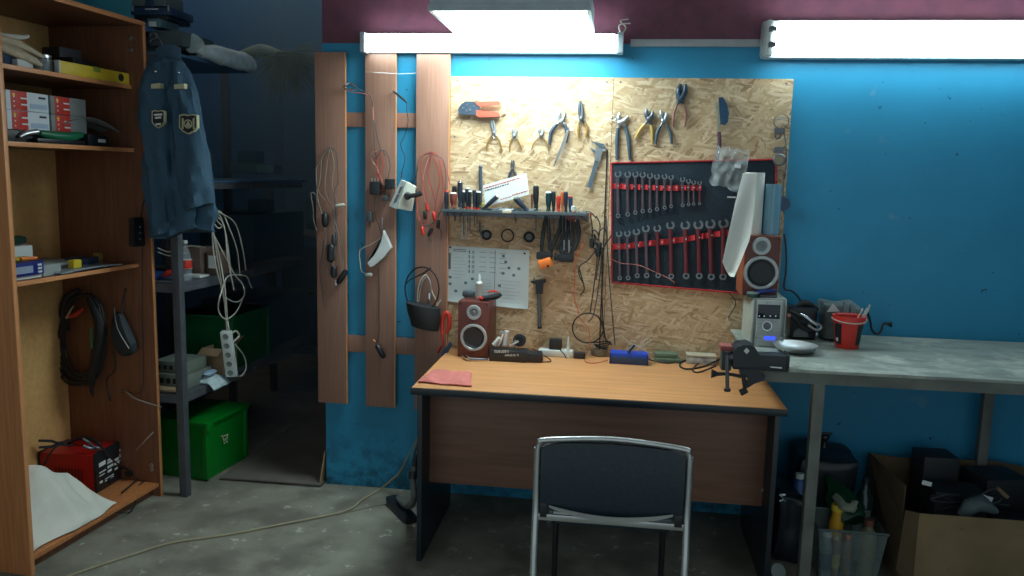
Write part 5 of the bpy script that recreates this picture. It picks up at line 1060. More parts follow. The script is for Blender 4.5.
# rings under the shelf
for (x, y, R, r_, lab, full) in ((486.5, 235, .020, .0055, 'small thick black ring under the tool shelf', 1), (507.5, 235.5, .029, .0028, 'large thin black ring under the tool shelf', 0), (529, 237, .021, .006, 'thick dark ring right of the thin one', 1)):
    t = T('rubber_ring', W(x, y, 3.78), lab, 'ring', 'rings under the tool shelf'); MB().ring(W(x, y, 3.78), (0, 1, 0), R, r_).build('ring', M_rub, t)
    if full: MB().lathe([(0, 0), (R*.8, 0), (R*.8, .004), (0, .004)], W(x, y, 3.784), (0, -1, 0), 20).build('core', mat('dull_metal_core', (.12, .13, .13), .5, .5), t)
MB().tube([W(x, y, 3.77) for x, y in ((480, 222), (480, 230), (482, 237))], [.004, .006, .004], 8).build('hanging_punch', M_dsteel, None, 'short steel punch hanging left of the small ring', 'punch')
for (x, y0, y1, lab) in ((462.5, 228, 239, 'left of two thin steel hooks under the shelf'), (466.5, 220, 239, 'right of two thin steel hooks under the shelf')):
    MB().tube([W(x, y0-4, 3.785), W(x, y0, 3.785), W(x-.5, y1-4, 3.785), W(x-1.5, y1, 3.785), W(x+1, y1-1, 3.785)], .0024, 8, smooth=3).build('steel_hook', M_steel, None, lab, 'hook', 'hooks under the tool shelf')
# big dark hanging straps, headlamp etc
t = T('head_torch', W(546, 260, 3.73), 'orange head torch hanging by dark straps under the shelf', 'torch')
for pl in (((546, 216), (544, 228), (542, 243), (541, 255)), ((562, 214), (560, 228), (554, 243), (550, 256)), ((548, 218), (549, 235), (550, 250)), ((560, 214), (566, 225), (562, 240), (556, 250))):
    MB().tube([W(x, y, 3.745) for x, y in pl], [.007, .009, .009, .006][:len(pl)], 8, smooth=4, flat=.5).build('strap', M_rub, t)
MB().box(W(544.5, 255.5, 3.73), (.075, .05, .035), None, .008).build('battery_case', M_black, t)
m = MB().box((0, 0, 0), (.062, .05, .042), None, .009); m.xf(Matrix.Translation(W(545.5, 263, 3.715)) @ Matrix.Rotation(-.35, 4, 'Y')); m.build('lamp_body', M_orange, t)
MB().lathe([(0, 0), (.006, 0), (.006, .004), (0, .004)], W(548, 266, 3.688), (0, -1, 0), 12).build('switch', M_black, t)
t = T('dark_goggles', W(566, 250, 3.73), 'dark goggles and straps hanging beside the orange torch', 'goggles')
for pl in (((566, 214), (571, 228), (568, 240), (566, 252)), ((572, 215), (577, 225), (578, 238), (574, 248), (570, 255)), ((570, 215), (572, 232), (570, 246)), ((560, 218), (563, 232), (561, 248), (564, 256)), ((575, 214), (579, 232), (574, 250))):
    MB().tube([W(x, y, 3.75) for x, y in pl], [.008, .011, .011, .010, .007][:len(pl)], 8, smooth=4, flat=.5).build('strap', mat('charcoal_strap', (.03, .035, .04), .75), t)
MB().box(W(566, 258, 3.74), (.07, .035, .04), None, .01).build('lens_box', M_black, t); MB().box(W(557, 257, 3.745), (.03, .03, .034), None, .008).build('buckle', M_rub, t)
for (x, y0, y1) in ((564, 240, 250), (569, 240, 252)): MB().cyl(W(x, y0, 3.725), W(x, y1, 3.725), .003).build('clip', M_steel, t)
t = hang('knotted_wires', 'knot of red, white and black wires at shelf right end', 'wire', [redc, dgc, M_wcable], [
    (0, [(565, 210), (570, 215), (575, 212), (572, 218), (567, 214)]), (2, [(574, 206), (577, 212), (575, 222)]), (1, [(572, 213), (580, 216), (588, 222)]), (0, [(582, 217), (588, 214), (592, 215)]), (1, [(575, 215), (584, 212), (590, 212), (596, 218)]), (0, [(566, 217), (572, 221), (576, 218)])], r=.003)
lump(t, 'plug', M_black, 583, 213.5, 2.5, 5, ang=85, Y=3.745); lump(t, 'roll_end', M_white, 573, 208.5, 2, 2.6, Y=3.72)
# hanging cables to the right
t = hang('board_cable_loop', 'black power cables looped and hung beside the seam', 'cable', [M_cable, dgc], [
    (0, [(590, 213), (592, 225), (593, 240), (600, 250), (598, 265), (596, 280)]), (0, [(596, 216), (600, 225), (598, 240), (594, 234), (597, 246)]), (0, [(599, 232), (604, 228), (607, 236), (606, 243), (602, 248), (599, 244), (599, 232)]),
    (0, [(592, 234), (594, 230), (598, 234), (599, 244), (596, 250), (592, 244), (592, 234)]), (0, [(596, 250), (588, 260), (580, 266), (579, 274), (583, 283)]), (0, [(598, 248), (596, 270), (592, 300), (590, 313)]), (1, [(602, 248), (600, 275), (594, 313), (588, 322)]), (0, [(606, 244), (611, 236), (613, 234)]),
    (0, [(600, 250), (603, 262), (602, 290), (603, 320), (606, 342)]), (1, [(606, 216), (608, 260), (611, 300), (615, 345)]), (0, [(579, 268), (583, 282), (584, 290), (580, 295)])], r=.0028)
for (x, y, a_) in ((597.5, 252, 10), (599, 247, -10), (592, 243, 0)): lump(t, 'plug', M_black, x, y, 2.6, 5, ang=a_)
MB().bb(W(608.6, 100, 3.786).x, W(609.8, 100, 3.786).x, 3.782, 3.7875, W(609, 350, 3.786).z, W(609, 150, 3.786).z).build('seam_cable', M_cable, None, 'dark flat cable running down the seam between the boards', 'cable')
t = hang('orange_wire', 'thin orange wire hanging down the left board to desk', 'wire', [mat('orange_wire', c255(205, 92, 60), .5)], [(0, [(581, 238), (584, 244), (579, 252), (575, 262), (575, 280), (574, 295), (578, 310), (581, 320), (588, 328), (590, 340), (589, 350)])], r=.002)
t = T('cable_hoop', W(588, 328, HY), 'round hoop of black cable hanging low above desk', 'cable')
MB().tube([W(588+15.6*math.cos(a), 328+14.8*math.sin(a), HY+.01*math.sin(2*a)) for a in [2*PI*k/32 for k in range(33)]], .0034, 8).build('hoop', M_cable, t)
MB().tube([W(x, y, HY) for x, y in ((598, 316), (603, 328), (605, 338), (612, 345))], .003, 8, smooth=4).build('tail', M_cable, t)
# black headed rod
t = T('depth_gauge', W(539, 300, 3.75), 'black headed grey metal tool hanging below the chart', 'tool')
quad([(530.5, 281), (546, 279.5), (546, 282), (543, 284), (542.5, 294), (536, 294), (535.5, 284), (531.5, 283)], 3.755, .022).build('head', M_black, t, smooth=False)
MB().tube([W(538.8, 294, 3.766), W(539.6, 327, 3.766)], [.0095, .0095], 10).build('rod', mat('rod_grey', c255(96, 104, 106), .4, .5), t); MB().cyl(W(539.6, 326, 3.766), W(539.7, 328.5, 3.766), .011).build('foot', M_black, t)
MB().tube([W(534, 277, 3.7875), W(534, 285, 3.76)], .003, 6).build('nail', M_dsteel, t)
# paper chart
t = T('paper_chart', W(487, 277, 3.785), 'creased white paper chart pinned under the tool shelf', 'chart')
ch4 = [(446.5, 245.5), (529.5, 250.5), (528, 309), (446, 301)]
def cq(u, v, Y=3.7855): 
    a = Vector(ch4[0]).lerp(Vector(ch4[1]), u); b = Vector(ch4[3]).lerp(Vector(ch4[2]), u); q = a.lerp(b, v); p = W(q.x, q.y, Y)
    p.y -= .004*abs(math.sin(PI*u*2))*.5 + (.010*max(0, v-.9)*10*abs(math.sin(6*u))); return p
MB().grid(cq, 24, 14, (0, .0006, 0)).build('sheet', mat('chart_paper', c255(186, 196, 196), .8, var=.04), t)
def cbox(u0, u1, v0, v1, m_, nm='printed_block'): MB().grid(lambda u, v: cq(u0+(u1-u0)*u, v0+(v1-v0)*v, 3.7845), 4, 2, (0, .0004, 0)).build(nm, m_, t, smooth=False)
gink = mat('grey_ink', c255(88, 106, 116), .8); link = mat('light_ink', c255(140, 154, 158), .8)
cbox(.0, .055, .13, .42, gink); cbox(.03, .06, .015, .04, M_ink, 'pin'); cbox(.93, .955, .04, .07, M_ink, 'pin')
for k in range(2): cbox(.08, .24, .05+.03*k, .062+.03*k, gink, 'printed_line')
for r_ in range(5): 
    cbox(.27, .285, .06+.085*r_, .12+.085*r_, gink); cbox(.31, .34, .06+.085*r_, .12+.085*r_, link)
    for c_ in range(3): cbox(.4+.12*c_, .48+.12*c_, .075+.085*r_, .088+.085*r_, link, 'printed_line')
cbox(.585, .592, .03, .98, gink, 'fold_line')
for (u, v) in ((.03, .54), (.22, .62), (.03, .66), (.1, .78), (.30, .54), (.63, .62), (.67, .1), (.70, .2), (.74, .3), (.67, .4), (.8, .42), (.86, .3)): cbox(u, u+.035, v, v+.045, gink)
for k in range(7): cbox(.08, .2+.02*(k % 3), .2+.06*k, .206+.06*k, link, 'printed_line'); cbox(.65, .9-.03*(k % 3), .55+.06*k, .556+.06*k, link, 'printed_line'); cbox(.3, .55, .56+.055*k, .566+.055*k, link, 'printed_line')
# ================================================================== on the desk
spk = mat('speaker_cherry_veneer', c255(104, 52, 44), .4, var=.2, scale=4, streak=(20, 20, 2)); spk2 = mat('speaker_side_veneer', c255(150, 84, 54), .4, var=.2, scale=4, streak=(20, 20, 2))
silv = mat('speaker_silver', c255(172, 178, 180), .35, .3); cone = mat('speaker_cone', (.018, .024, .028), .5); conel = mat('tweeter_cone', c255(120, 130, 132), .4, .2)
def speaker(lab, x0, x1, yt, yb, zb, Yf, dep, tw, wf, rz=0., side=None):
    """cabinet front traced on the plane Yf; tw / wf = (x, y, radius in px)"""
    a, b = W(x0, yb, Yf), W(x1, yt, Yf); b2 = W(x1, yb, Yf); h = b.z-(a.z+b2.z)/2; c = Vector(((a.x+b.x)/2, Yf, zb))
    t = T('bookshelf_speaker', c, lab, 'speaker', 'cherry veneer speakers'); w = b.x-a.x; Mx = Matrix.Translation(c) @ Matrix.Rotation(rz, 4, 'Z')
    ROOTM[t.name] = Mx; t.rotation_euler = (0, 0, rz)
    MB().bb(-w/2, w/2, .012, dep, 0, h, .004, Mx).build('cabinet', side or spk2, t)
    MB().bb(-w/2+.001, w/2-.001, 0, .0118, .001, h-.001, .004, Mx).build('front_baffle', spk, t)
    s_ = abs(W(651, 250, Yf).x-W(650, 250, Yf).x); pl = Matrix.Rotation(0, 4, 'X')
    def loc_(x, y): p = W(x, y, Yf); return Vector((p.x-c.x, 0, p.z-c.z))
    dr = Mx.to_3x3() @ Vector((0, -1, 0))
    p, R = loc_(tw[0], tw[1]), tw[2]*s_
    rg = MB().lathe([(R*.55, -.001), (R*.55, .003), (R*.62, .007), (R*.95, .007), (R, .004), (R, -.001), (R*.55, -.001)], Mx @ p, dr, 36).build('tweeter_ring', silv, t)
    q = MB().lathe([(R*.56, .003), (R*.3, -.003), (R*.28, -.002), (R*.26, .004), (R*.12, .008), (0, .009)], Mx @ p, dr, 36); q.build('tweeter_cone', conel, rg)
    p, R = loc_(wf[0], wf[1]), wf[2]*s_
    rg = MB().lathe([(R*.78, -.001), (R*.78, .005), (R*.83, .009), (R*.96, .009), (R, .005), (R, -.001), (R*.78, -.001)], Mx @ p, dr, 40).build('woofer_ring', silv, t)
    MB().lathe([(R*.80, .002), (R*.74, .007), (R*.66, .004), (R*.60, .001), (R*.3, -.010), (R*.26, -.008), (R*.14, -.001), (0, .001)], Mx @ p, dr, 40).build('woofer_cone', cone, rg)
    for (sx, sz) in ((-1, 1), (1, 1), (-1, -1), (1, -1)): MB().lathe([(0, -.001), (.004, -.001), (.004, .002), (0, .002)], Mx @ Vector((sx*(w/2-.012), 0, h/2+sz*(h/2-.012))), dr, 10).build('screw', M_black, t)
    for k in (-1, 1): MB().bb(k*(w/2-.02)-.006, k*(w/2-.02)+.006, .02, .032, -.0005, .0005, 0, Mx).build('foot', M_rub, t)
    return t
speaker('cherry veneer bookshelf speaker standing on the desk back left', 457, 489.5, 300.5, 356, .7505, 3.61, .165, (474, 312.3, 7.9), (473.8, 337.3, 14.6), rz=-.05, side=spk)
def dbox(name, lab, cat, x0, x1, y, z0, h, Y, dep, m_, bev=.002, rz=0, parent=None):
    """box standing on z0 with its front bottom edge on plane Y between px x0..x1"""
    a, b = W(x0, y, Y), W(x1, y, Y); w = b.x-a.x
    M_ = Matrix.Translation(((a.x+b.x)/2, Y, z0)) @ Matrix.Rotation(rz, 4, 'Z')
    return MB().bb(-w/2, w/2, 0, dep, 0, h, bev, M_).build(name, m_, parent, lab, cat)
SPZ = W(474, 300.5, 3.61).z
t = T('glue_bottle', W(479, 297, 3.66), 'white nozzle bottle standing on top of the left speaker', 'bottle'); p = Vector((W(479, 297, 3.67).x, 3.67, SPZ+.001))
MB().lathe([(0, 0), (.012, 0), (.013, .004), (.013, .06), (.017, .066), (.017, .074), (.008, .082), (0, .082)], p, seg=18).build('body', mat('milky_plastic', c255(215, 220, 210), .4), t)
MB().lathe([(0, .082), (.008, .082), (.007, .1), (.003, .116), (0, .117)], p, seg=16).build('nozzle', M_white, t)
t = T('folding_knife', W(490, 295, 3.63), 'red and black handled folding tool on the left speaker', 'tool')
MB().tube([W(480, 299, 3.64), W(487, 298, 3.64), W(496, 296.5, 3.64), W(501, 294, 3.64)], [.010, .0125, .014, .010], 10, smooth=3).build('handle', M_rub, t)
MB().tube([W(479, 297.5, 3.635), W(483, 299, 3.632)], [.007, .009], 8).build('red_tip', M_red, t); MB().tube([W(488, 292, 3.635), W(493, 290.8, 3.635), W(498, 292, 3.635)], [.004, .006, .004], 8).build('red_trim', M_red, t)
dbox('flat_case', 'small dark flat case behind the white nozzle bottle', 'case', 462, 474, 297, SPZ+.001, .026, 3.70, .05, mat('slate_plastic', c255(70, 78, 82), .5), .008)
z = .7505
clo = mat('red_rag_cloth', c255(204, 116, 108), .9, var=.12, bump=.4, scale=60)
A4 = [Fz(417, 383, z), Fz(472, 387.5, z), Fz(471, 373.5, z), Fz(432, 371.5, z)]
def rag(u, v):
    p = A4[0].lerp(A4[1], u).lerp(A4[3].lerp(A4[2], u), v); n_ = noise.noise(Vector((u*3.2, v*3.2, 0)))
    ed = min(1, min(u, 1-u, v, 1-v)*9); return Vector((p.x+.006*n_, p.y+.008*n_, z+.002+.013*ed*(.55+.9*n_+.25*math.sin(u*9+v*6))))
MB().grid(rag, 22, 14, (0, 0, .006)).build('red_rag', clo, None, 'folded pinkish red rag on the desk front left corner', 'rag', subd=1)
t = T('small_torch', Fz(470, 356, z), 'thin silver tipped tool lying in front of left speaker', 'tool')
a, b, c = Fz(463, 355.5, z+.012), Fz(469, 359, z+.010), Fz(488, 359.5, z+.006)
MB().tube([a, a.lerp(b, .5), b], [.008, .013, .009], 12).build('silver_head', M_chrome, t); MB().tube([b, c], [.006, .004], 10).build('shaft', M_dsteel, t)
# black printed case with glassware
t = T('printed_case', Fz(507, 358, z), 'open black case with white lettering right of left speaker', 'case')
Yc = 3.56; a, b = W(489, 358, Yc), W(527, 360, Yc); 
MB().bb(a.x, b.x, Yc, Yc+.1, z, z+.05, .006).build('case_body', M_black, t)
e = MB()
def letters(m, x, y, pat, w_, h_, gp, Y, sl=0.):
    for ch_ in pat:
        if ch_ == ' ': x += w_; continue
        P0 = [(0, 0, .25, 1), (.75, 0, 1, 1), (.2, 0, .8, .22), (.2, .78, .8, 1), (.2, .4, .8, .6)]
        sel = {'a': (0, 1, 2, 4), 'e': (0, 2, 3, 4), 'i': (0,), 'u': (0, 1, 3), 'o': (0, 1, 2, 3), 'n': (0, 1, 2), 'l': (0, 3), 's': (2, 3, 4)}[ch_]
        for k in sel:
            u0, v0, u1, v1 = P0[k]; xx = x+w_*u0; xe = x+w_*u1; dy0 = sl*(xx-x)
            m.prism([W(xx, y+h_*v0, Y), W(xe, y+h_*v0, Y), W(xe, y+h_*v1, Y), W(xx, y+h_*v1, Y)], (0, .0008, 0))
        x += w_+gp
letters(e, 494.5, 350.2, 'nueuoen', 1.6, 2.6, .5, Yc-.0008); letters(e, 505, 354.4, 'uaueoin', 1.5, 1.8, .5, Yc-.0008)
e.build('lettering', M_paper, t.children[0], smooth=False)
dbox('camera_body', 'dark rounded gadget lying right of the printed case', 'gadget', 526, 543, 360, z, .042, 3.57, .08, M_black, .01, .12)
t = T('glass_fittings', Fz(500, 350, z), 'clear and silver fittings piled on the printed case', 'fittings')
for (x0, y0, x1, y1, R) in ((494, 345, 500, 338, .012), (499, 346, 503, 333, .009), (505, 345, 507, 331, .012), (511, 345, 519, 341, .010), (513, 347, 516, 340, .008)):
    MB().cyl(W(x0, y0, 3.62), W(x1, y1, 3.62), R, seg=16).build('fitting', M_chrome if R < .011 else M_white, t)
MB().prism([W(500, 331, 3.63), W(507.5, 333, 3.63), W(507, 346, 3.63), (W(500, 345, 3.63))], (0, .01, 0)).build('pale_card', mat('pale_grey_card', c255(170, 178, 178), .6), t, smooth=False)
MB().lathe([(0, 0), (.028, 0), (.03, .006), (.03, .03), (.02, .032), (.018, .02), (0, .02)], W(520, 340, 3.66), (0, -1, .15), 24).build('black_lens', M_black, t)
# power strip
t = T('desk_power_strip', Fz(556, 352, z), 'white power strip along the desk back edge', 'power strip')
Yp = 3.71; a, b = W(538, 352, Yp), W(573, 354, Yp); MB().bb(a.x, b.x, Yp, Yp+.05, z, z+.032, .006).build('housing', M_white, t)
for k in range(3): MB().lathe([(.010, 0), (.016, 0), (.016, .003), (.010, .003)], (a.x+.03+.045*k, Yp+.025, z+.032), (0, 0, 1), 18).build('socket', M_white, t)
dbox('wall_adapter', 'black power adapter plugged in the white desk strip', 'adapter', 549, 561.5, 347, z+.033, .05, 3.72, .035, M_black, .005)
t = T('white_spike', Fz(568, 350, z), 'white tapered nozzle standing behind the desk strip', 'nozzle'); MB().lathe([(0, 0), (.012, 0), (.009, .03), (.003, .1), (0, .101)], Vector((W(568, 352, 3.72).x, 3.72, z)), seg=14).build('nozzle', M_white, t)
m = MB()
m.tube([W(533, 349, 3.66), W(539, 352, 3.63), Fz(545, 356, z+.004), Fz(551, 361, z+.004), Fz(540, 362, z+.004)], .0025, 6, smooth=5); m.tube([W(560, 350, 3.64), W(564, 354, 3.63), Fz(566, 358, z+.004)], .0025, 6, smooth=5)
m.build('strip_cord', M_cable, None, 'thin dark cords trailing from the white desk strip', 'cord')
dbox('small_black_box', 'little black box between power strip and grey bowl', 'box', 574, 585, 354, z, .026, 3.70, .05, M_black, .004)
t = T('solder_bowl', Fz(599, 355, z), 'low grey bowl holding a coil of wire on desk', 'bowl'); p = Fz(599, 355, z); p.z = z
MB().lathe([(0, 0), (.038, 0), (.044, .012), (.046, .034), (.041, .034), (.038, .012), (0, .008)], p, seg=28).build('bowl', mat('smoky_plastic', c255(112, 112, 106), .35), t)
m = MB()
for k in range(5): m.tube([p + Vector((math.cos(a_)*(.034+.004*k)+.012, math.sin(a_)*(.03), .040+.007*k+.006*math.sin(2*a_+k))) for a_ in [2*PI*q/18 for q in range(19)]], .0028, 6)
m.build('black_wire_coil', M_cable, None, 'small black wire coil resting on the grey bowl', 'wire')
MB().tube([W(589, 350, 3.6), Fz(585, 356, z+.003), Fz(586, 362, z+.003), Fz(596, 363, z+.003), Fz(608, 360, z+.006)], .002, 6, smooth=5).build('red_wire', redc, None, 'thin red wire looping to the blue box on desk', 'wire')
t = T('blue_battery_pack', Fz(628, 364, z), 'bright blue block with black front face on the desk', 'battery pack')
a, b = Fz(609.5, 363.5, z), Fz(648, 365.8, z); dd = (b-a); ang = math.atan2(dd.y, dd.x); Mb = Matrix.Translation((a.x, a.y, z)) @ Matrix.Rotation(ang, 4, 'Z'); w_ = dd.length
MB().bb(0, w_, 0.002, .075, 0, .052, .006, Mb).build('shell', M_blue, t); MB().bb(.006, w_-.006, -.001, .003, .006, .034, .001, Mb).build('front_face', M_navy, t)
for u in (0, w_-.006): MB().bb(u-.001, u+.007, -.002, .077, .001, .046, .002, Mb).build('end_band', mat('dark_blue_band', c255(16, 30, 110), .4), t)
t = T('black_jack', W(631, 350, 3.66), 'black connector with pale wires behind the blue block', 'connector')
MB().tube([W(628, 352, 3.64), W(634, 345, 3.66)], [.008, .007], 10).build('plug', M_black, t)
for pl in (((634, 346), (641, 347), (648, 342), (652, 340)), ((622, 336), (630, 343), (640, 346)), ((641, 348), (647, 352), (652, 353)), ((644, 346), (644, 340), (648, 339))):
    MB().tube([W(x, y, 3.67) for x, y in pl], .0022, 6, smooth=4).build('wire', M_wcable, t)
MB().tube([Fz(648, 359, z+.006), Fz(655, 361, z+.004), Fz(668, 363, z+.004), Fz(683, 361, z+.004)], .0035, 6, smooth=4).build('black_cable', M_cable, None, 'black cord between blue block and green case on desk', 'cord')
t = T('green_case', Fz(667, 359, z), 'grey green hinged case right of the blue block', 'case')
a, b = W(654, 360, 3.71), W(681, 361, 3.71); gm = mat('sage_plastic', c255(92, 112, 92), .5)
MB().bb(a.x, b.x, 3.71, 3.78, z, z+.02, .005).build('base', gm, t); MB().bb(a.x+.002, b.x-.015, 3.72, 3.78, z+.0205, z+.042, .006).build('lid', gm, t)
t = T('clear_parts_box', Fz(702, 356, z), 'clear flat parts box with red piece near the vise', 'box')
a, b = W(687, 360, 3.71), W(716, 362, 3.71); MB().bb(a.x, b.x, 3.71, 3.78, z, z+.035, .004).build('body', clear_mat('frosted_lid', (.6, .6, .56), .7, .3), t); MB().bb(a.x-.002, b.x+.002, 3.708, 3.782, z+.0355, z+.043, .002).build('lid', mat('pale_cream_lid', c255(180, 172, 150), .5), t)
MB().sph(Fz(698, 358, z+.014), .014).build('red_bead', M_red, None, 'small round red cap in front of the clear parts box', 'cap')
MB().tube([Fz(721, 354, z+.02), Fz(702, 358, z+.01), Fz(684, 361, z+.004), Fz(680, 366, z+.004), Fz(688, 369, z+.004), Fz(705, 366, z+.004), Fz(722, 358, z+.03)], .0042, 8, smooth=6).build('black_cable', M_cable, None, 'black cable looped on the desk beside the vise', 'cable')
MB().tube([Fz(724, 357, z+.02), Fz(705, 360, z+.01), Fz(695, 366, z+.004), Fz(693, 371, z+.004), Fz(700, 372, z+.004), Fz(716, 366, z+.02)], .0036, 8, smooth=6).build('black_cable', M_cable, None, 'second thinner black cable loop nearer the vise', 'cable')
m = MB().tube([W(x, y, 3.765) for x, y in ((729, 293), (735, 300), (735, 306), (731, 313), (728, 318))], .0024, 6, smooth=4); m.build('hanging_cable', M_cable, None, 'thin cord with brass end hanging left of the stereo', 'cord')
MB().tube([W(728, 318, 3.765), W(726.5, 321, 3.765)], .005, 8).build('brass_end', M_cream, None, 'small brass connector at the end of thin cord', 'connector')
MB().tube([W(x, y, 3.77) for x, y in ((732, 322), (726, 332), (718, 342), (712, 350))], .0013, 6, smooth=4).build('thin_wire', greyc, None, 'very thin wire slanting down toward the desk back', 'wire')
# ================================================================== vise
t = T('bench_vise', W(755, 372, 3.05), 'black bench vise clamped to the left end of metal bench', 'vise')
vm = mat('vise_black_paint', (.014, .018, .024), .45); VY = 2.99
def vb(x0, x1, y0, y1, Y0, Y1, m_=vm, bev=.005, nm='body'):
    a, b = W(x0, y1, Y0), W(x1, y0, Y0); return MB().bb(a.x, b.x, Y0, Y1, a.z, b.z, bev).build(nm, m_, t)
vb(733, 790, 356.5, 369.5, VY, VY+.07, nm='body'); vb(786.5, 790.5, 355, 369, VY-.004, VY+.074, nm='end_flange')
m = MB(); m.prism([W(x, y, VY-.012) for x, y in ((733, 367), (733, 352), (738, 347), (743, 345.2), (750, 345), (755, 347.5), (759, 354), (761, 360), (761, 367))], (0, .1, 0)); m.build('jaw_block', vm, t, smooth=False)
m = MB().prism([W(746.7, 347.8, VY-.014), W(749.6, 351, VY-.014), W(746.7, 354.2, VY-.014), W(743.8, 351, VY-.014)], (0, .003, 0)); m.build('white_badge', M_paper, t, smooth=False)
vb(721, 732.5, 351.5, 370.5, VY+.01, VY+.07, mat('vise_grey_jaw', c255(64, 74, 72), .5, .3), nm='sliding_jaw'); vb(720.5, 733, 346.5, 351, VY+.005, VY+.07, mat('dusty_red_jaw', c255(150, 78, 70), .6), nm='red_jaw_pad')
for x in (763, 770): MB().lathe([(0, 0), (.008, 0), (.008, .006), (0, .006)], W(x, 357, VY+.03), (0, 0, 1), 12).build('bolt', M_dsteel, t)
MB().cyl(W(727.3, 352, VY-.012), W(727.3, 390, VY-.012), .007).build('tommy_bar', M_dsteel, t)
for y in (353, 389.8): MB().cyl(W(727.3, y-1.3, VY-.012), W(727.3, y+1.3, VY-.012), .0125).build('bar_end', vm, t)
MB().tube([W(727, 357, VY+.0), W(735, 357, VY+.0)], .012, 12).build('screw_head', M_dsteel, t)
MB().tube([W(716, 374, VY+.01), W(728, 374, VY+.01), W(741, 376.5, VY+.01)], [.008, .006, .007], 10, smooth=3).build('clamp_rod', vm, t); MB().tube([W(711.5, 373.5, VY+.01), W(717, 374, VY+.01)], [.018, .009], 12).build('clamp_knob', vm, t)
m = MB().prism([W(x, y, VY+.0) for x, y in ((740, 369.6), (760, 369.6), (763, 376), (765.5, 377), (764, 380.5), (754, 384), (748, 388), (744, 387), (750, 382), (747, 378), (741, 376))], (0, .05, 0)); m.build('clamp_frame', vm, t, smooth=False)
MB().tube([W(743, 375, VY+.0), W(745, 388, VY+.0)], .008, 10).build('clamp_screw', vm, t); MB().tube([W(740, 393, VY), W(747, 389.5, VY)], [.013, .012], 12).build('clamp_handle', vm, t)
e = MB(); letters(e, 729.5, 365, 'noeul', 1.0, 1.8, .4, VY+.009); e.build('cast_lettering', mat('worn_grey_lettering', c255(90, 96, 96), .6), t, smooth=False)
MB().prism([W(769.5, 366.5, VY-.002), W(782, 367.3, VY-.002), W(782, 368.6, VY-.002), W(771, 367.6, VY-.002)], (0, .004, 0)).build('worn_edge', M_steel, t, smooth=False)
MB().tube([W(733, 346, 3.05), W(735, 342, 3.06), W(738, 341, 3.07), W(742, 346, 3.08)], .004, 8, smooth=4).build('grey_hook_wire', M_dsteel, None, 'bent dark wire sticking up behind the vise', 'wire')
# ================================================================== stereo tower
z = BZ + .0005; SY0 = 3.40
sil = mat('stereo_silver', c255(176, 182, 182), .38, .1); sil2 = mat('stereo_cabinet', c255(160, 166, 158), .5)
t = T('mini_stereo', Fz(768, 347, z), 'silver mini stereo unit on bench under the right speaker', 'stereo')
a, b = W(750, 347, SY0), W(787.6, 299.7, SY0); sw = b.x-a.x; sh = b.z-z
def sb(x0, x1, y0, y1, Y0, Y1, nm, m_, bev=.002): 
    p, q = W(x0, y1, SY0), W(x1, y0, SY0); return MB().bb(p.x, q.x, Y0, Y1, max(p.z, z), q.z, bev).build(nm, m_, t)
MB().bb(a.x, b.x, SY0+.012, SY0+.25, z, z+sh+.001, .004).build('cabinet', sil2, t)
sb(750.5, 755, 300.5, 346, SY0+.002, SY0+.0118, 'side_trim', sil); sb(783, 787.3, 300.5, 346, SY0+.002, SY0+.0118, 'side_trim', sil)
sb(755.2, 782.8, 301, 336.2, SY0-.004, SY0+.0118, 'front_panel', sil); sb(754.5, 783.2, 337.2, 346, SY0-.004, SY0+.0118, 'lower_door', sil)
sb(757.2, 780.4, 305, 318, SY0-.0055, SY0-.0042, 'display', mat('display_glass', (.008, .015, .03), .12), .0004)
e = MB()
for x in (758.6, 763.5, 769.5, 775): e.bb(W(x, 315, SY0).x, W(x+1.1, 315, SY0).x, SY0-.0062, SY0-.0056, W(x, 316.4, SY0).z, W(x, 315.3, SY0).z)
e.build('display_digits', mat('lit_digits', (.5, .65, .75), .5, emit=.4), t)
s_ = abs(W(651, 250, SY0).x-W(650, 250, SY0).x)
MB().lathe([(4.2*s_, -.001), (4.8*s_, -.001), (4.8*s_, .002), (4.2*s_, .002)], W(767, 325.8, SY0-.004), (0, -1, 0), 30).build('dial_ring', M_chrome, t)
MB().lathe([(0, 0), (3.6*s_, 0), (3.4*s_, .014), (2.2*s_, .016), (0, .014)], W(767, 325.8, SY0-.004), (0, -1, 0), 30).build('volume_knob', M_dsteel, t)
for (x, y) in ((758, 322), (761, 322), (758, 326), (761, 326), (758, 330), (761, 330), (774, 321.5), (777.5, 322), (775, 327), (778.5, 327.5), (775, 331), (778.5, 331)):
    MB().bb(W(x-.9, y, SY0).x, W(x+.9, y, SY0).x, SY0-.0065, SY0-.0041, W(x, y+.6, SY0).z, W(x, y-.6, SY0).z, .0006).build('button', silv, t)
sb(764, 775, 336.6, 339.5, SY0-.006, SY0-.0042, 'blue_backlight', mat('blue_backlight', (.03, .07, .9), .3, emit=1.6), .0004)
e = MB(); letters(e, 755.5, 337.2, 'oe nu', .9, 1.2, .3, SY0-.0046); e.build('printed_marks', M_dsteel, t, smooth=False)
e = MB(); letters(e, 766, 302.3, 'ua', 1., .9, .2, SY0-.0046); e.build('brand_mark', M_dsteel, t, smooth=False)
for x in (a.x+.02, b.x-.02): MB().cyl((x, SY0+.03, z-.0004), (x, SY0+.03, z+.0006), .008).build('foot', M_rub, t)
ztop = z+sh+.0015
speaker('cherry veneer speaker standing on top of the silver stereo', 742, 781.6, 233.5, 293.5, ztop, 3.455, .185, (761.6, 246, 9.1), (761, 272.7, 17.2), rz=.0)
SPT = ztop + (W(781.6, 233.5, 3.455).z-(W(742, 293.5, 3.455).z+W(781.6, 293.5, 3.455).z)/2)
t = T('utility_knife', W(763, 292, 3.42), 'dark blue knife lying on the stereo in front of speaker', 'knife')
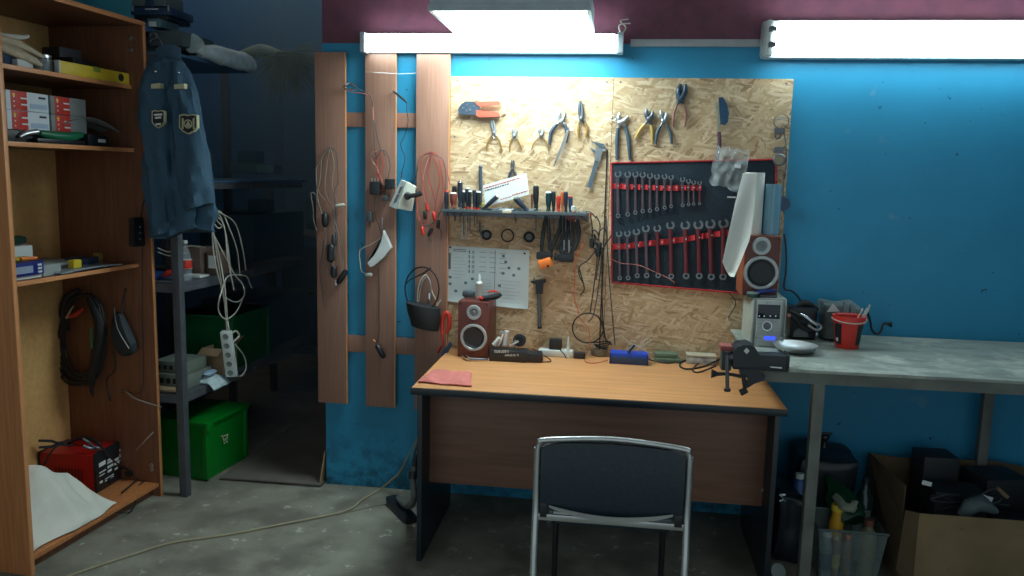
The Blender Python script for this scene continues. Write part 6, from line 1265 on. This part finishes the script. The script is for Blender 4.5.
MB().tube([Vector((W(753, 293, 3.425).x, 3.43, ztop+.016)), Vector((W(765, 290, 3.425).x, 3.428, ztop+.026)), Vector((W(776, 288, 3.43).x, 3.425, ztop+.032))], [.006, .009, .007], 10, smooth=3).build('handle', mat('deep_blue_plastic', c255(20, 44, 110), .4), t)
t = T('marker_pen', W(768, 295, 3.42), 'dark pen lying under the blue knife on stereo', 'pen'); MB().cyl(Vector((W(760, 295, 3.43).x, 3.432, ztop+.006)), Vector((W(777, 295, 3.43).x, 3.43, ztop+.006)), .0055).build('barrel', M_dsteel, t)
t = T('round_tin', W(752, 295, 3.42), 'small green round tin with white lid on stereo corner', 'tin'); p = Vector((W(753, 296, 3.425).x, 3.43, ztop))
MB().lathe([(0, 0), (.024, 0), (.024, .014), (0, .014)], p, seg=24).build('base', mat('dark_teal_tin', c255(28, 66, 60), .4), t); MB().lathe([(0, .0145), (.026, .0145), (.026, .021), (0, .022)], p, seg=24).build('lid', mat('grey_lid', c255(130, 146, 146), .4), t)
# rolls on speaker
z2 = SPT+.001
t = T('paper_roll', W(752, 231, 3.53), 'white paper roll standing on the right speaker, sheet hanging', 'paper roll')
pc = Vector((W(751, 231, 3.53).x, 3.53, z2)); hR = W(751, 172.5, 3.53).z - z2; R = abs(W(762, 200, 3.53).x-W(741.5, 200, 3.53).x)/2
MB().lathe([(R*.28, 0), (R*.98, 0), (R, .003), (R, hR-.003), (R*.98, hR), (R*.28, hR)], pc, seg=36).build('roll', mat('tissue_white', c255(236, 238, 230), .9, var=.03), t)
def sheet2(u, v):
    L_ = [(743, 173), (736, 200), (727, 240), (722.5, 262), ]; R_ = [(757, 173.5), (754.5, 205), (750, 239), (734.5, 277)]
    def ev(Pl, v): 
        k = min(int(v*3), 2); f_ = v*3-k; return Vector(Pl[k]).lerp(Vector(Pl[k+1]), f_)
    a_, b_ = ev(L_, v), ev(R_, v); q = a_.lerp(b_, u); q.x += .0; Y = 3.53-R-.004 - .05*v - .012*math.sin(u*5+v*3)*v
    p = W(q.x, q.y+ (5*math.sin(PI*u)*v if v > .8 else 0), Y); return p
MB().grid(sheet2, 14, 22, (0, .0015, 0)).build('hanging_sheet', mat('tissue_white', c255(236, 238, 230), .9, var=.03), t)
t = T('blue_roll', W(770, 231, 3.52), 'pale blue film roll standing beside the white paper roll', 'roll')
pc = Vector((W(770.3, 231, 3.53).x, 3.53, z2)); hR = W(770, 184, 3.53).z - z2; R = abs(W(778, 200, 3.53).x-W(762.6, 200, 3.53).x)/2
MB().lathe([(R*.5, 0), (R, 0), (R, hR), (R*.5, hR)], pc, seg=30).build('roll', mat('pale_blue_film', c255(120, 168, 190), .3, var=.2, scale=3, streak=(30, 30, .5)), t)
MB().lathe([(R*.35, .001), (R*.47, .001), (R*.47, hR-.002), (R*.35, hR-.002)], pc, seg=24).build('core', M_white, t)
t = T('glue_stick', W(781, 231, 3.55), 'slim pale tube standing right of the pale blue roll', 'tube'); MB().lathe([(0, 0), (.008, 0), (.008, .2), (.006, .21), (0, .21)], Vector((W(781.6, 293.5, 3.455).x-.010, 3.585, z2)), seg=16).build('tube', mat('frosted_blue', c255(110, 150, 165), .3), t)
# bench things
t = T('steel_dish', Fz(795, 352, BZ), 'shallow shiny steel dish on the bench beside stereo', 'dish'); p = Fz(795, 352, BZ); p.z = BZ+.0005
MB().lathe([(0, .004), (.045, .004), (.07, .014), (.083, .03), (.086, .032), (.087, .029), (.074, .01), (.048, 0), (0, 0)], p, seg=40).build('dish', mat('satin_steel', (.62, .64, .64), .38, .85), t)
t = T('red_bucket', Fz(845, 350, BZ), 'small red plastic bucket with black label holding brushes', 'bucket'); p = Fz(845.3, 350.5, BZ); p.y += .05; p = Fz(846.5, 347.5, BZ); p.z = BZ+.0005
rb_, rt_ = .045, .059; hb = .138
bkm = mat('bucket_red', c255(214, 52, 44), .35, var=.05)
MB().lathe([(0, .003), (rb_, 0), (rb_+.002, .004), (rt_, hb-.03), (rt_+.007, hb-.028), (rt_+.008, hb), (rt_+.003, hb), (rt_-.002, hb-.005), (rb_-.002, .008), (0, .008)], p, seg=40).build('bucket', bkm, t)
def lab_(a0, a1, z0, z1): return MB().grid(lambda u, v: p+Vector((math.cos(a0+(a1-a0)*u)*(rb_+(rt_-rb_)*((z0+(z1-z0)*v)/(hb-.03))+.0012), math.sin(a0+(a1-a0)*u)*(rb_+(rt_-rb_)*((z0+(z1-z0)*v)/(hb-.03))+.0012), z0+(z1-z0)*v)), 14, 3, (0, 0, .0005))
lab_(-1.15, -.15, .015, .105).build('black_label', M_black, t); lab_(-2.95, -2.3, .015, .105).build('black_label', M_black, t)
lab_(-2.85, -2.6, .03, .045).build('label_print', M_paper, t); 
MB().tube([p+Vector((math.cos(a_)*(rt_+.011), math.sin(a_)*(rt_+.011), hb-.012-.012*math.sin(-a_)*1.0)) for a_ in [-PI+PI*k/16 for k in range(17)]], .0025, 6).build('handle', M_wcable, t)
for k, (dx, dy, tx, ty, m_) in enumerate(((.0, .0, .085, .02, M_wcable), (.01, -.01, .07, .0, M_steel), (-.01, .01, .06, .03, M_cream))):
    MB().tube([p+Vector((dx, dy, .02)), p+Vector((tx*.9, ty*.5, hb+.02)), p+Vector((tx, ty, hb+.045-.01*k))], [.003, .004, .003], 8).build('paint_brush', m_, None, ['longest pale brush handle sticking out of red bucket', 'steel brush handle sticking out of red bucket', 'short cream brush handle inside red bucket'][k], 'brush', 'brushes in the red bucket')
t = T('grey_bag', Fz(840, 340, BZ), 'crumpled grey plastic bag with white triangle behind bucket', 'bag')
gbm = mat('grey_wrinkled_film', c255(104, 114, 112), .45, var=.3, scale=18, bump=.5)
a, b = W(821, 342, 3.62), W(858, 304, 3.62)
m = MB().bb(a.x, b.x, 3.58, 3.74, BZ+.001, b.z, .02); bmesh.ops.subdivide_edges(m.b, edges=list(m.b.edges), cuts=3, use_grid_fill=True); m.jitter(.016, 14)
for v in m.b.verts: v.co.z = max(v.co.z, BZ+.001); v.co.y = min(v.co.y, 3.775)
m.build('bag', gbm, t, subd=1)
MB().prism([W(827, 312, 3.555), W(833, 303.5, 3.555), W(840, 311.5, 3.555)], (0, .003, 0)).build('white_triangle', M_paper, t, smooth=False)
for (x, y, w_) in ((846, 307, .02), (853, 309, .015)): MB().prism([W(x-2, y+6, 3.57), W(x-2, y-5, 3.57), W(x+2.5, y-2, 3.57), W(x+3, y+6, 3.57)], (0, .02, 0)).build('bag_corner', mat('pale_film', c255(140, 154, 156), .4), t, smooth=False)
t = T('black_toolcase', Fz(802, 340, BZ), 'black boxy charger case between stereo and grey bag', 'case')
a, b = W(788.5, 341, 3.60), W(821, 309, 3.60); MB().bb(a.x, b.x-.01, 3.60, 3.72, BZ+.001, b.z, .015).build('body', M_black, t)
MB().prism([W(793, 337, 3.595), W(794.5, 331, 3.595), W(798, 328.5, 3.595), W(803, 328.5, 3.595), W(807, 331, 3.595), W(808.5, 337, 3.595)], (0, .006, 0)).build('grey_window', mat('mid_grey_window', c255(112, 120, 120), .5), t, smooth=False)
MB().tube([W(793, 312, 3.65), W(800, 305, 3.66), W(808, 304, 3.66), W(818, 310, 3.66)], [.006, .016, .018, .008], 10, smooth=4).build('handle', M_rub, t)
t = T('water_pump_pliers', W(805, 320, 3.56), 'silver jawed pliers with black handles on the black case', 'pliers')
MB().tube([W(800, 314, 3.57), W(806, 317, 3.56), W(814, 323, 3.56), W(819, 325, 3.56)], [.006, .008, .009, .007], 10, smooth=3).build('jaw', M_chrome, t)
MB().tube([W(820, 325, 3.56), W(821, 328, 3.56), W(816, 330, 3.56), W(808, 325, 3.56)], [.006, .007, .006, .008], 10, smooth=3).build('jaw', M_steel, t)
MB().tube([W(789, 314, 3.58), W(795, 319, 3.57), W(802, 327, 3.565), W(812, 331, 3.565)], [.009, .011, .011, .008], 10, smooth=3).build('handle', M_rub, t)
MB().tube([W(790, 311, 3.585), W(797, 315, 3.575), W(803, 319, 3.565)], [.009, .011, .008], 10, smooth=3).build('handle', M_rub, t)
MB().tube([W(787, 314.5, 3.57), W(790, 316.5, 3.57)], [.007, .008], 8).build('pink_cap', pinkc, None, 'small pink cap beside the stereo right side', 'cap')
MB().tube([W(804, 302, 3.72), W(812, 307, 3.72), W(819, 312, 3.72)], [.005, .006, .005], 8, smooth=3).build('steel_rod', M_steel, None, 'short grey steel rod leaning on the black case top', 'rod')
MB().tube([W(x, y, 3.74) for x, y in ((784, 234), (786, 250), (786, 270), (784, 288), (792, 291), (799, 298), (802, 306))], .0042, 8, smooth=5).build('speaker_cable', M_cable, None, 'black speaker cable running down behind the right speaker', 'cable')
MB().tube([W(x, y, 3.77) for x, y in ((867, 311), (870, 320), (872, 330), (877, 334), (881, 331), (883, 324), (887, 323.5), (891, 326))], .005, 8, smooth=5).build('hex_key_cord', M_cable, None, 'black bent cord rising against the wall right of bucket', 'cord')
MB().tube([W(887, 323.5, 3.77), W(891, 323, 3.77), W(891, 327, 3.77)], [.006, .008, .006], 8).build('cord_plug', M_black, None, 'tiny black plug at the end of bent wall cord', 'plug')
# ================================================================== under the bench
t = T('clear_bin', Fz(850, 575, 0), 'clear plastic bin of bottles under the bench by front leg', 'bin')
Yb = 3.16; a, b = W(819, 520, Yb), W(889, 520, Yb); bh = .235; x0, x1 = a.x, b.x; clr = clear_mat('smoky_clear_plastic', (.25, .32, .32), .2, .2)
def wallq(pl, e_, m_=clr, nm='side'): return MB().prism(pl, e_).build(nm, m_, t, smooth=False)
tp = .028; y1 = Yb+.2
wallq([(x0+tp, Yb+.01, .002), (x1-tp, Yb+.01, .002), (x1, Yb-.01, bh), (x0, Yb-.01, bh)], (0, .003, 0)); wallq([(x0+tp, y1-.01, .002), (x1-tp, y1-.01, .002), (x1, y1+.01, bh), (x0, y1+.01, bh)], (0, .003, 0))
wallq([(x0+tp, Yb+.014, .002), (x0+tp, y1-.01, .002), (x0, y1+.008, bh), (x0, Yb-.006, bh)], (.003, 0, 0)); wallq([(x1-tp, Yb+.014, .002), (x1-tp, y1-.01, .002), (x1, y1+.008, bh), (x1, Yb-.006, bh)], (-.003, 0, 0))
MB().bb(x0+tp, x1-tp, Yb+.01, y1-.01, 0, .003).build('bottom', clr, t)
rm = MB().tube([(x0, Yb-.01, bh), (x1, Yb-.01, bh), (x1, y1+.01, bh), (x0, y1+.01, bh), (x0, Yb-.01, bh)], .005, 6); rm.build('rim', mat('rim_plastic', c255(70, 86, 84), .4), t)
def bottle(x, yt, Yp, r, zb, zt, m_, mc, lab, nm='bottle', neck=.4, lbl=None):
    p = W(x, yt, Yp); p.z = zb; h = zt-zb
    tt = T(nm, p, lab, 'bottle')
    MB().lathe([(0, 0), (r*.9, 0), (r, .006), (r, h*.72), (r*.8, h*.8), (r*neck, h*.86), (r*neck, h*.9), (0, h*.9)], p, seg=20).build('body', m_, tt)
    MB().lathe([(0, h*.9), (r*neck*1.3, h*.9), (r*neck*1.2, h), (0, h)], p, seg=16).build('cap', mc, tt)
    if lbl: MB().lathe([(r*1.01, h*.2), (r*1.03, h*.2), (r*1.03, h*.55), (r*1.01, h*.55)], p, seg=20).build('label', lbl, tt)
dimy = mat('olive_yellow', c255(170, 160, 80), .3)
bottle(827, 540, 3.22, .024, .005, .2, mat('spray_white', c255(110, 124, 130), .4), M_white, 'white spray can at the left in the clear bin', lbl=M_navy, neck=.6)
bottle(836, 540, 3.25, .02, .005, .17, mat('tan_bottle', c255(120, 96, 70), .4), M_cream, 'small tan bottle in the middle of clear bin', lbl=dimy)
bottle(848, 540, 3.27, .019, .005, .17, mat('tan_bottle', c255(120, 96, 70), .4), M_orange, 'small tan bottle with orange cap in clear bin')
bottle(868, 540, 3.23, .034, .005, .26, mat('beige_bottle', c255(120, 116, 88), .5), mat('brown_cap', c255(100, 56, 44), .5), 'tall beige bottle with brown cap in clear bin', neck=.45)
bottle(837, 515, 3.33, .028, .005, .275, mat('amber_bottle', c255(214, 158, 36), .4), M_yel, 'yellow topped bottle sticking out of the clear bin', neck=.7)
gbg = mat('dark_green_bag', c255(12, 58, 38), .35, bump=.6, scale=20)
m = MB().tube([W(850, 520, 3.32), W(846, 508, 3.36), W(838, 492, 3.40), W(831, 478, 3.45)], [.05, .06, .05, .02], 14, smooth=5, flat=.6).jitter(.02, 18); m.build('green_bag', gbg, None, 'crumpled dark green bag leaning out of the clear bin', 'bag')
m = MB().tube([W(833, 493, 3.33), W(842, 505, 3.29), W(852, 508, 3.28), W(856, 500, 3.29)], [.008, .02, .018, .008], 10, smooth=4, flat=.4).jitter(.014, 40); m.build('white_crumple', mat('grey_white_film', c255(120, 126, 112), .4), None, 'crumpled whitish plastic on the green bag', 'wrapper')
bbm = mat('black_bag_film', (.008, .014, .02), .42, bump=.5, scale=14)
p0, p1 = W(774, 450, 3.56), W(857, 447, 3.56)
m = MB().bb(.84, p1.x, 3.48, 3.76, .0, .42, .05); bmesh.ops.subdivide_edges(m.b, edges=list(m.b.edges), cuts=3, use_grid_fill=True); m.jitter(.02, 9)
for v in m.b.verts: v.co.z = max(v.co.z, .001); v.co.y = min(v.co.y, 3.79)
m.build('black_bag', bbm, None, 'big black shiny bag standing behind the clear bin', 'bag', subd=1)
m = MB().bb(.71, .835, 3.30, 3.6, .0, .30, .04); bmesh.ops.subdivide_edges(m.b, edges=list(m.b.edges), cuts=3, use_grid_fill=True); m.jitter(.02, 12)
for v in m.b.verts: v.co.z = max(v.co.z, .001)
m.build('black_sack', bbm, None, 'lower black sack between desk side and bench leg', 'sack', subd=1)
t = T('blue_white_bottle', W(802, 480, 3.4), 'blue bottle with white cap left of the bench leg', 'bottle'); p = W(799.5, 480, 3.45)
MB().lathe([(0, -.3), (.026, -.3), (.026, .0), (.02, .008), (0, .008)], p, seg=18).build('body', mat('dusky_blue', c255(36, 76, 130), .4), t); MB().lathe([(0, .009), (.018, .009), (.018, .03), (0, .03)], p, seg=18).build('cap', M_white, t)
t = T('dark_bottle', W(866, 500, 3.42), 'dark glass bottle behind the clear bin right side', 'bottle'); p = W(866, 485, 3.42)
MB().lathe([(0, -p.z+.001), (.035, -p.z+.001), (.035, -.05), (.014, -.005), (.014, .015), (0, .015)], p, seg=20).build('body', mat('dark_green_glass', (.01, .03, .03), .1), t); MB().lathe([(0, .0155), (.016, .0155), (.016, .03), (0, .03)], p, seg=16).build('cap', M_black, t)
t = T('tap_fitting', W(824, 440, 3.6), 'black tap like fitting on top of the black bag', 'fitting'); p = Vector((W(824, 446, 3.6).x, 3.6, .43))
MB().lathe([(0, 0), (.016, 0), (.012, .02), (.014, .035), (.022, .045), (.02, .055), (0, .055)], p, seg=16).build('body', M_black, t); MB().tube([p+Vector((-.03, 0, .062)), p+Vector((.03, 0, .062))], .006, 8).build('lever', M_black, t)
t = T('white_plastic_disc', Fz(784, 570, 0), 'white round lid on the floor beside the desk side', 'lid'); p = Fz(777, 574, .03)
MB().lathe([(0, 0), (.03, 0), (.032, .01), (0, .012)], p+Vector((0, 0, .01)), (.3, -.8, .5), 20).build('disc', mat('dim_white', c255(150, 156, 150), .5), t)
m = MB()
for k in range(6): m.tube([W(778+random.uniform(0, 8), 492+random.uniform(0, 10), 3.28) for q in range(3)], .0025, 6, smooth=4)  # bright threads imitate the glimmer of a transparent item
m.build('glimmer_threads', M_chrome, None, 'small chrome threads for the glimmer of a transparent item on the black sack', 'glimmer')
# cardboard box of scrap
cb = mat('old_cardboard', c255(128, 108, 78), .9, var=.18, scale=6, dirt=(c255(70, 52, 36), 22, .64, .72)); cbd = mat('old_cardboard_inside', c255(100, 84, 62), .9, var=.2, scale=6)
t = T('scrap_carton', Fz(970, 570, 0), 'large open cardboard carton full of black electronics scrap', 'box')
X0 = 1.31; Yf, Yk = 3.12, 3.72; h1 = W(960, 516.5, Yf).z; xf = W(917, 540, Yf).x; X1 = 1.95
MB().bb(xf, X1, Yf, Yf+.006, 0, h1).build('front_panel', cb, t)
MB().prism([(xf+.0, Yf+.003, .03), (xf-.0, Yf+.003, h1), (xf-.035, Yf+.05, h1-.01), (xf-.045, Yf+.06, .08)], (.004, .004, 0)).build('torn_corner', cbd, t, smooth=False)
kl, kr = W(869, 453, Yk), W(994, 461, Yk)
MB().prism([(kl.x, Yk, 0), (X1, Yk, 0), (X1, Yk, kr.z-.03), (kr.x, Yk, kr.z), (W(896, 456, Yk).x, Yk, kl.z-.012), (kl.x, Yk, kl.z)], (0, .006, 0)).build('back_panel', cbd, t, smooth=False)
fl = W(905, 486, 3.3)
MB().prism([(kl.x, Yk-.001, 0), (kl.x, Yk-.001, kl.z), (fl.x, 3.3, fl.z), (fl.x+.0, 3.3, fl.z-.14), (xf-.03, Yf+.06, .02)], (.006, .003, 0)).build('side_panel', cbd, t, smooth=False)
MB().bb(X1-.006, X1, Yf+.007, Yk-.001, 0, .3).build('side_panel', cbd, t)
MB().bb(kl.x+.08, X1-.01, Yf+.05, Yk-.01, .001, .006).build('bottom', cbd, t)
scr = mat('scrap_black', (.018, .02, .024), .55, var=.3)
def scrap(nm, cx, cy_, z0, w_, d_, h_, rz, lab, m_=scr, cat='electronics'):
    return MB().box((0, 0, 0), (w_, d_, h_), None, .008).xf(Matrix.Translation((cx, cy_, z0+h_/2)) @ Matrix.Rotation(rz, 4, 'Z')).build(nm, m_, None, lab, cat)
scrap('electronics_housing', 1.44, 3.62, .01, .15, .14, .42, .05, 'tallest black housing at the back left of the carton')
scrap('electronics_housing', 1.455, 3.42, .01, .20, .16, .34, -.1, 'black housing with pale sticker inside the carton')
scrap('electronics_housing', 1.68, 3.58, .01, .20, .18, .36, .2, 'black housing at the back middle of the carton')
scrap('electronics_housing', 1.68, 3.36, .01, .2, .2, .25, .1, 'low black housing at the front of carton contents')
scrap('electronics_housing', 1.84, 3.55, .01, .14, .25, .3, .1, 'black housing at the right end inside carton')
p = W(927, 483.5, 3.33); MB().box((p.x, 3.332, p.z), (.038, .003, .018), Ry(.2)).build('white_label', M_paper, None, 'pale sticker on the black housing in the carton', 'sticker')
p = W(986.5, 500, 3.24); MB().box((p.x, 3.24, p.z), (.04, .004, .034), Ry(.25)).build('white_tag', M_paper, None, 'white tag lying among black scrap in the carton', 'tag')
m = MB().tube([W(963, 516, 3.2), W(970, 507, 3.2), (W(982, 504, 3.2)), W(997, 512, 3.2)], [.02, .035, .035, .015], 12, smooth=4).jitter(.012, 20); m.build('grey_pouch', mat('blue_grey_cloth', c255(84, 98, 102), .7), None, 'blue grey pouch behind the carton front panel', 'pouch')
m = MB()
for k in range(7):
    q = [W(random.uniform(925, 1015), random.uniform(488, 512), 3.25+.02*k) for _ in range(4)]; m.tube(q, .004, 6, smooth=4)
m.build('scrap_cables', M_cable, None, 'tangle of black cables over the carton scrap', 'cable')
MB().prism([W(995, 490, 3.3), W(999, 487, 3.3), W(1010, 497, 3.3), W(1007, 499, 3.3)], (0, .01, 0)).build('card_strip', cb, None, 'narrow cardboard strip standing in the carton right side', 'cardboard')
# ================================================================== floor things
t = T('floor_nozzle', Fz(403, 515, 0), 'black vacuum floor nozzle leaning beside the desk side', 'vacuum nozzle')
a, b = Fz(392, 498, .03), Fz(411, 519, .02)
d = (b-a).normalized(); n_ = Vector((-d.y, d.x, 0))
M_ = Matrix(((d.x, n_.x, 0, (a.x+b.x)/2), (d.y, n_.y, 0, (a.y+b.y)/2), (d.z, 0, 1, .026), (0, 0, 0, 1)))
MB().bb(-(b-a).length/2-.01, (b-a).length/2+.01, -.03, .03, -.022, .012, .01, M_).build('head', M_black, t)
br = MB()
for k in range(14): br.bb(-.11+k*.0165, -.103+k*.0165, -.034, -.030, -.025, -.0, 0, M_)
br.build('bristles', M_dsteel, t)
MB().tube([Fz(398, 498, .055), Fz(404, 503, .065), Fz(410, 505, .07), W(414, 498, 3.22), W(413, 480, 3.24), W(414, 466, 3.25)], [.012, .018, .018, .015, .013, .012], 12, smooth=5).build('neck', mat('worn_grey_neck', c255(100, 104, 100), .5), t)
MB().tube([W(413, 478, 3.24), W(413.5, 471, 3.245)], [.022, .022], 12).build('collar', M_black, t)
MB().tube([W(414, 470, 3.25), W(416, 455, 3.28), W(421, 440, 3.35)], [.012, .011, .011], 10, smooth=4).build('hose', M_cable, t)
fc = MB(); zc = .006
P = [Fz(x, y, zc) for x, y in ((40, 590), (69, 576), (130, 555.5), (173, 542.5), (225, 535), (280, 524.5), (344, 511.4), (362, 500), (378.7, 490))] + [Vector((-.985, 3.79, .02)), W(399, 473, 3.70), W(408, 457, 3.6), W(417, 440, 3.5), W(421, 430, 3.4)]
P[9] = W(389, 482, 3.74)
fc.tube(P, .005, 8, smooth=6); fc.build('floor_cable', mat('dusty_cream_cable', c255(160, 150, 122), .6), None, 'long cream cable lying across the floor to desk', 'cable')
MB().tube([Fz(300, 521, .0025), Fz(344, 513, .0025), Fz(370, 507, .0025), Fz(392, 503, .0025)], .0022, 6, smooth=4).build('thin_floor_wire', greyc, None, 'thin wire on the floor beside the long cream cable', 'wire')
t = T('paint_chips', (0, 0, 0), 'x', 'x') if False else None
# ================================================================== world and render look
wd = bpy.data.worlds.new('world'); sc.world = wd; wd.use_nodes = True
wd.node_tree.nodes['Background'].inputs[0].default_value = (*AMB, 1); wd.node_tree.nodes['Background'].inputs[1].default_value = AMBS
sc.view_settings.view_transform = 'Standard'; sc.view_settings.look = 'None'; sc.view_settings.gamma = 1; sc.view_settings.use_curve_mapping = False
sc.view_settings.exposure = EXPO
sc.cycles.use_denoising = True; sc.cycles.max_bounces = 8; sc.cycles.diffuse_bounces = 4; sc.cycles.sample_clamp_indirect = 4; sc.cycles.caustics_reflective = False; sc.cycles.caustics_refractive = False
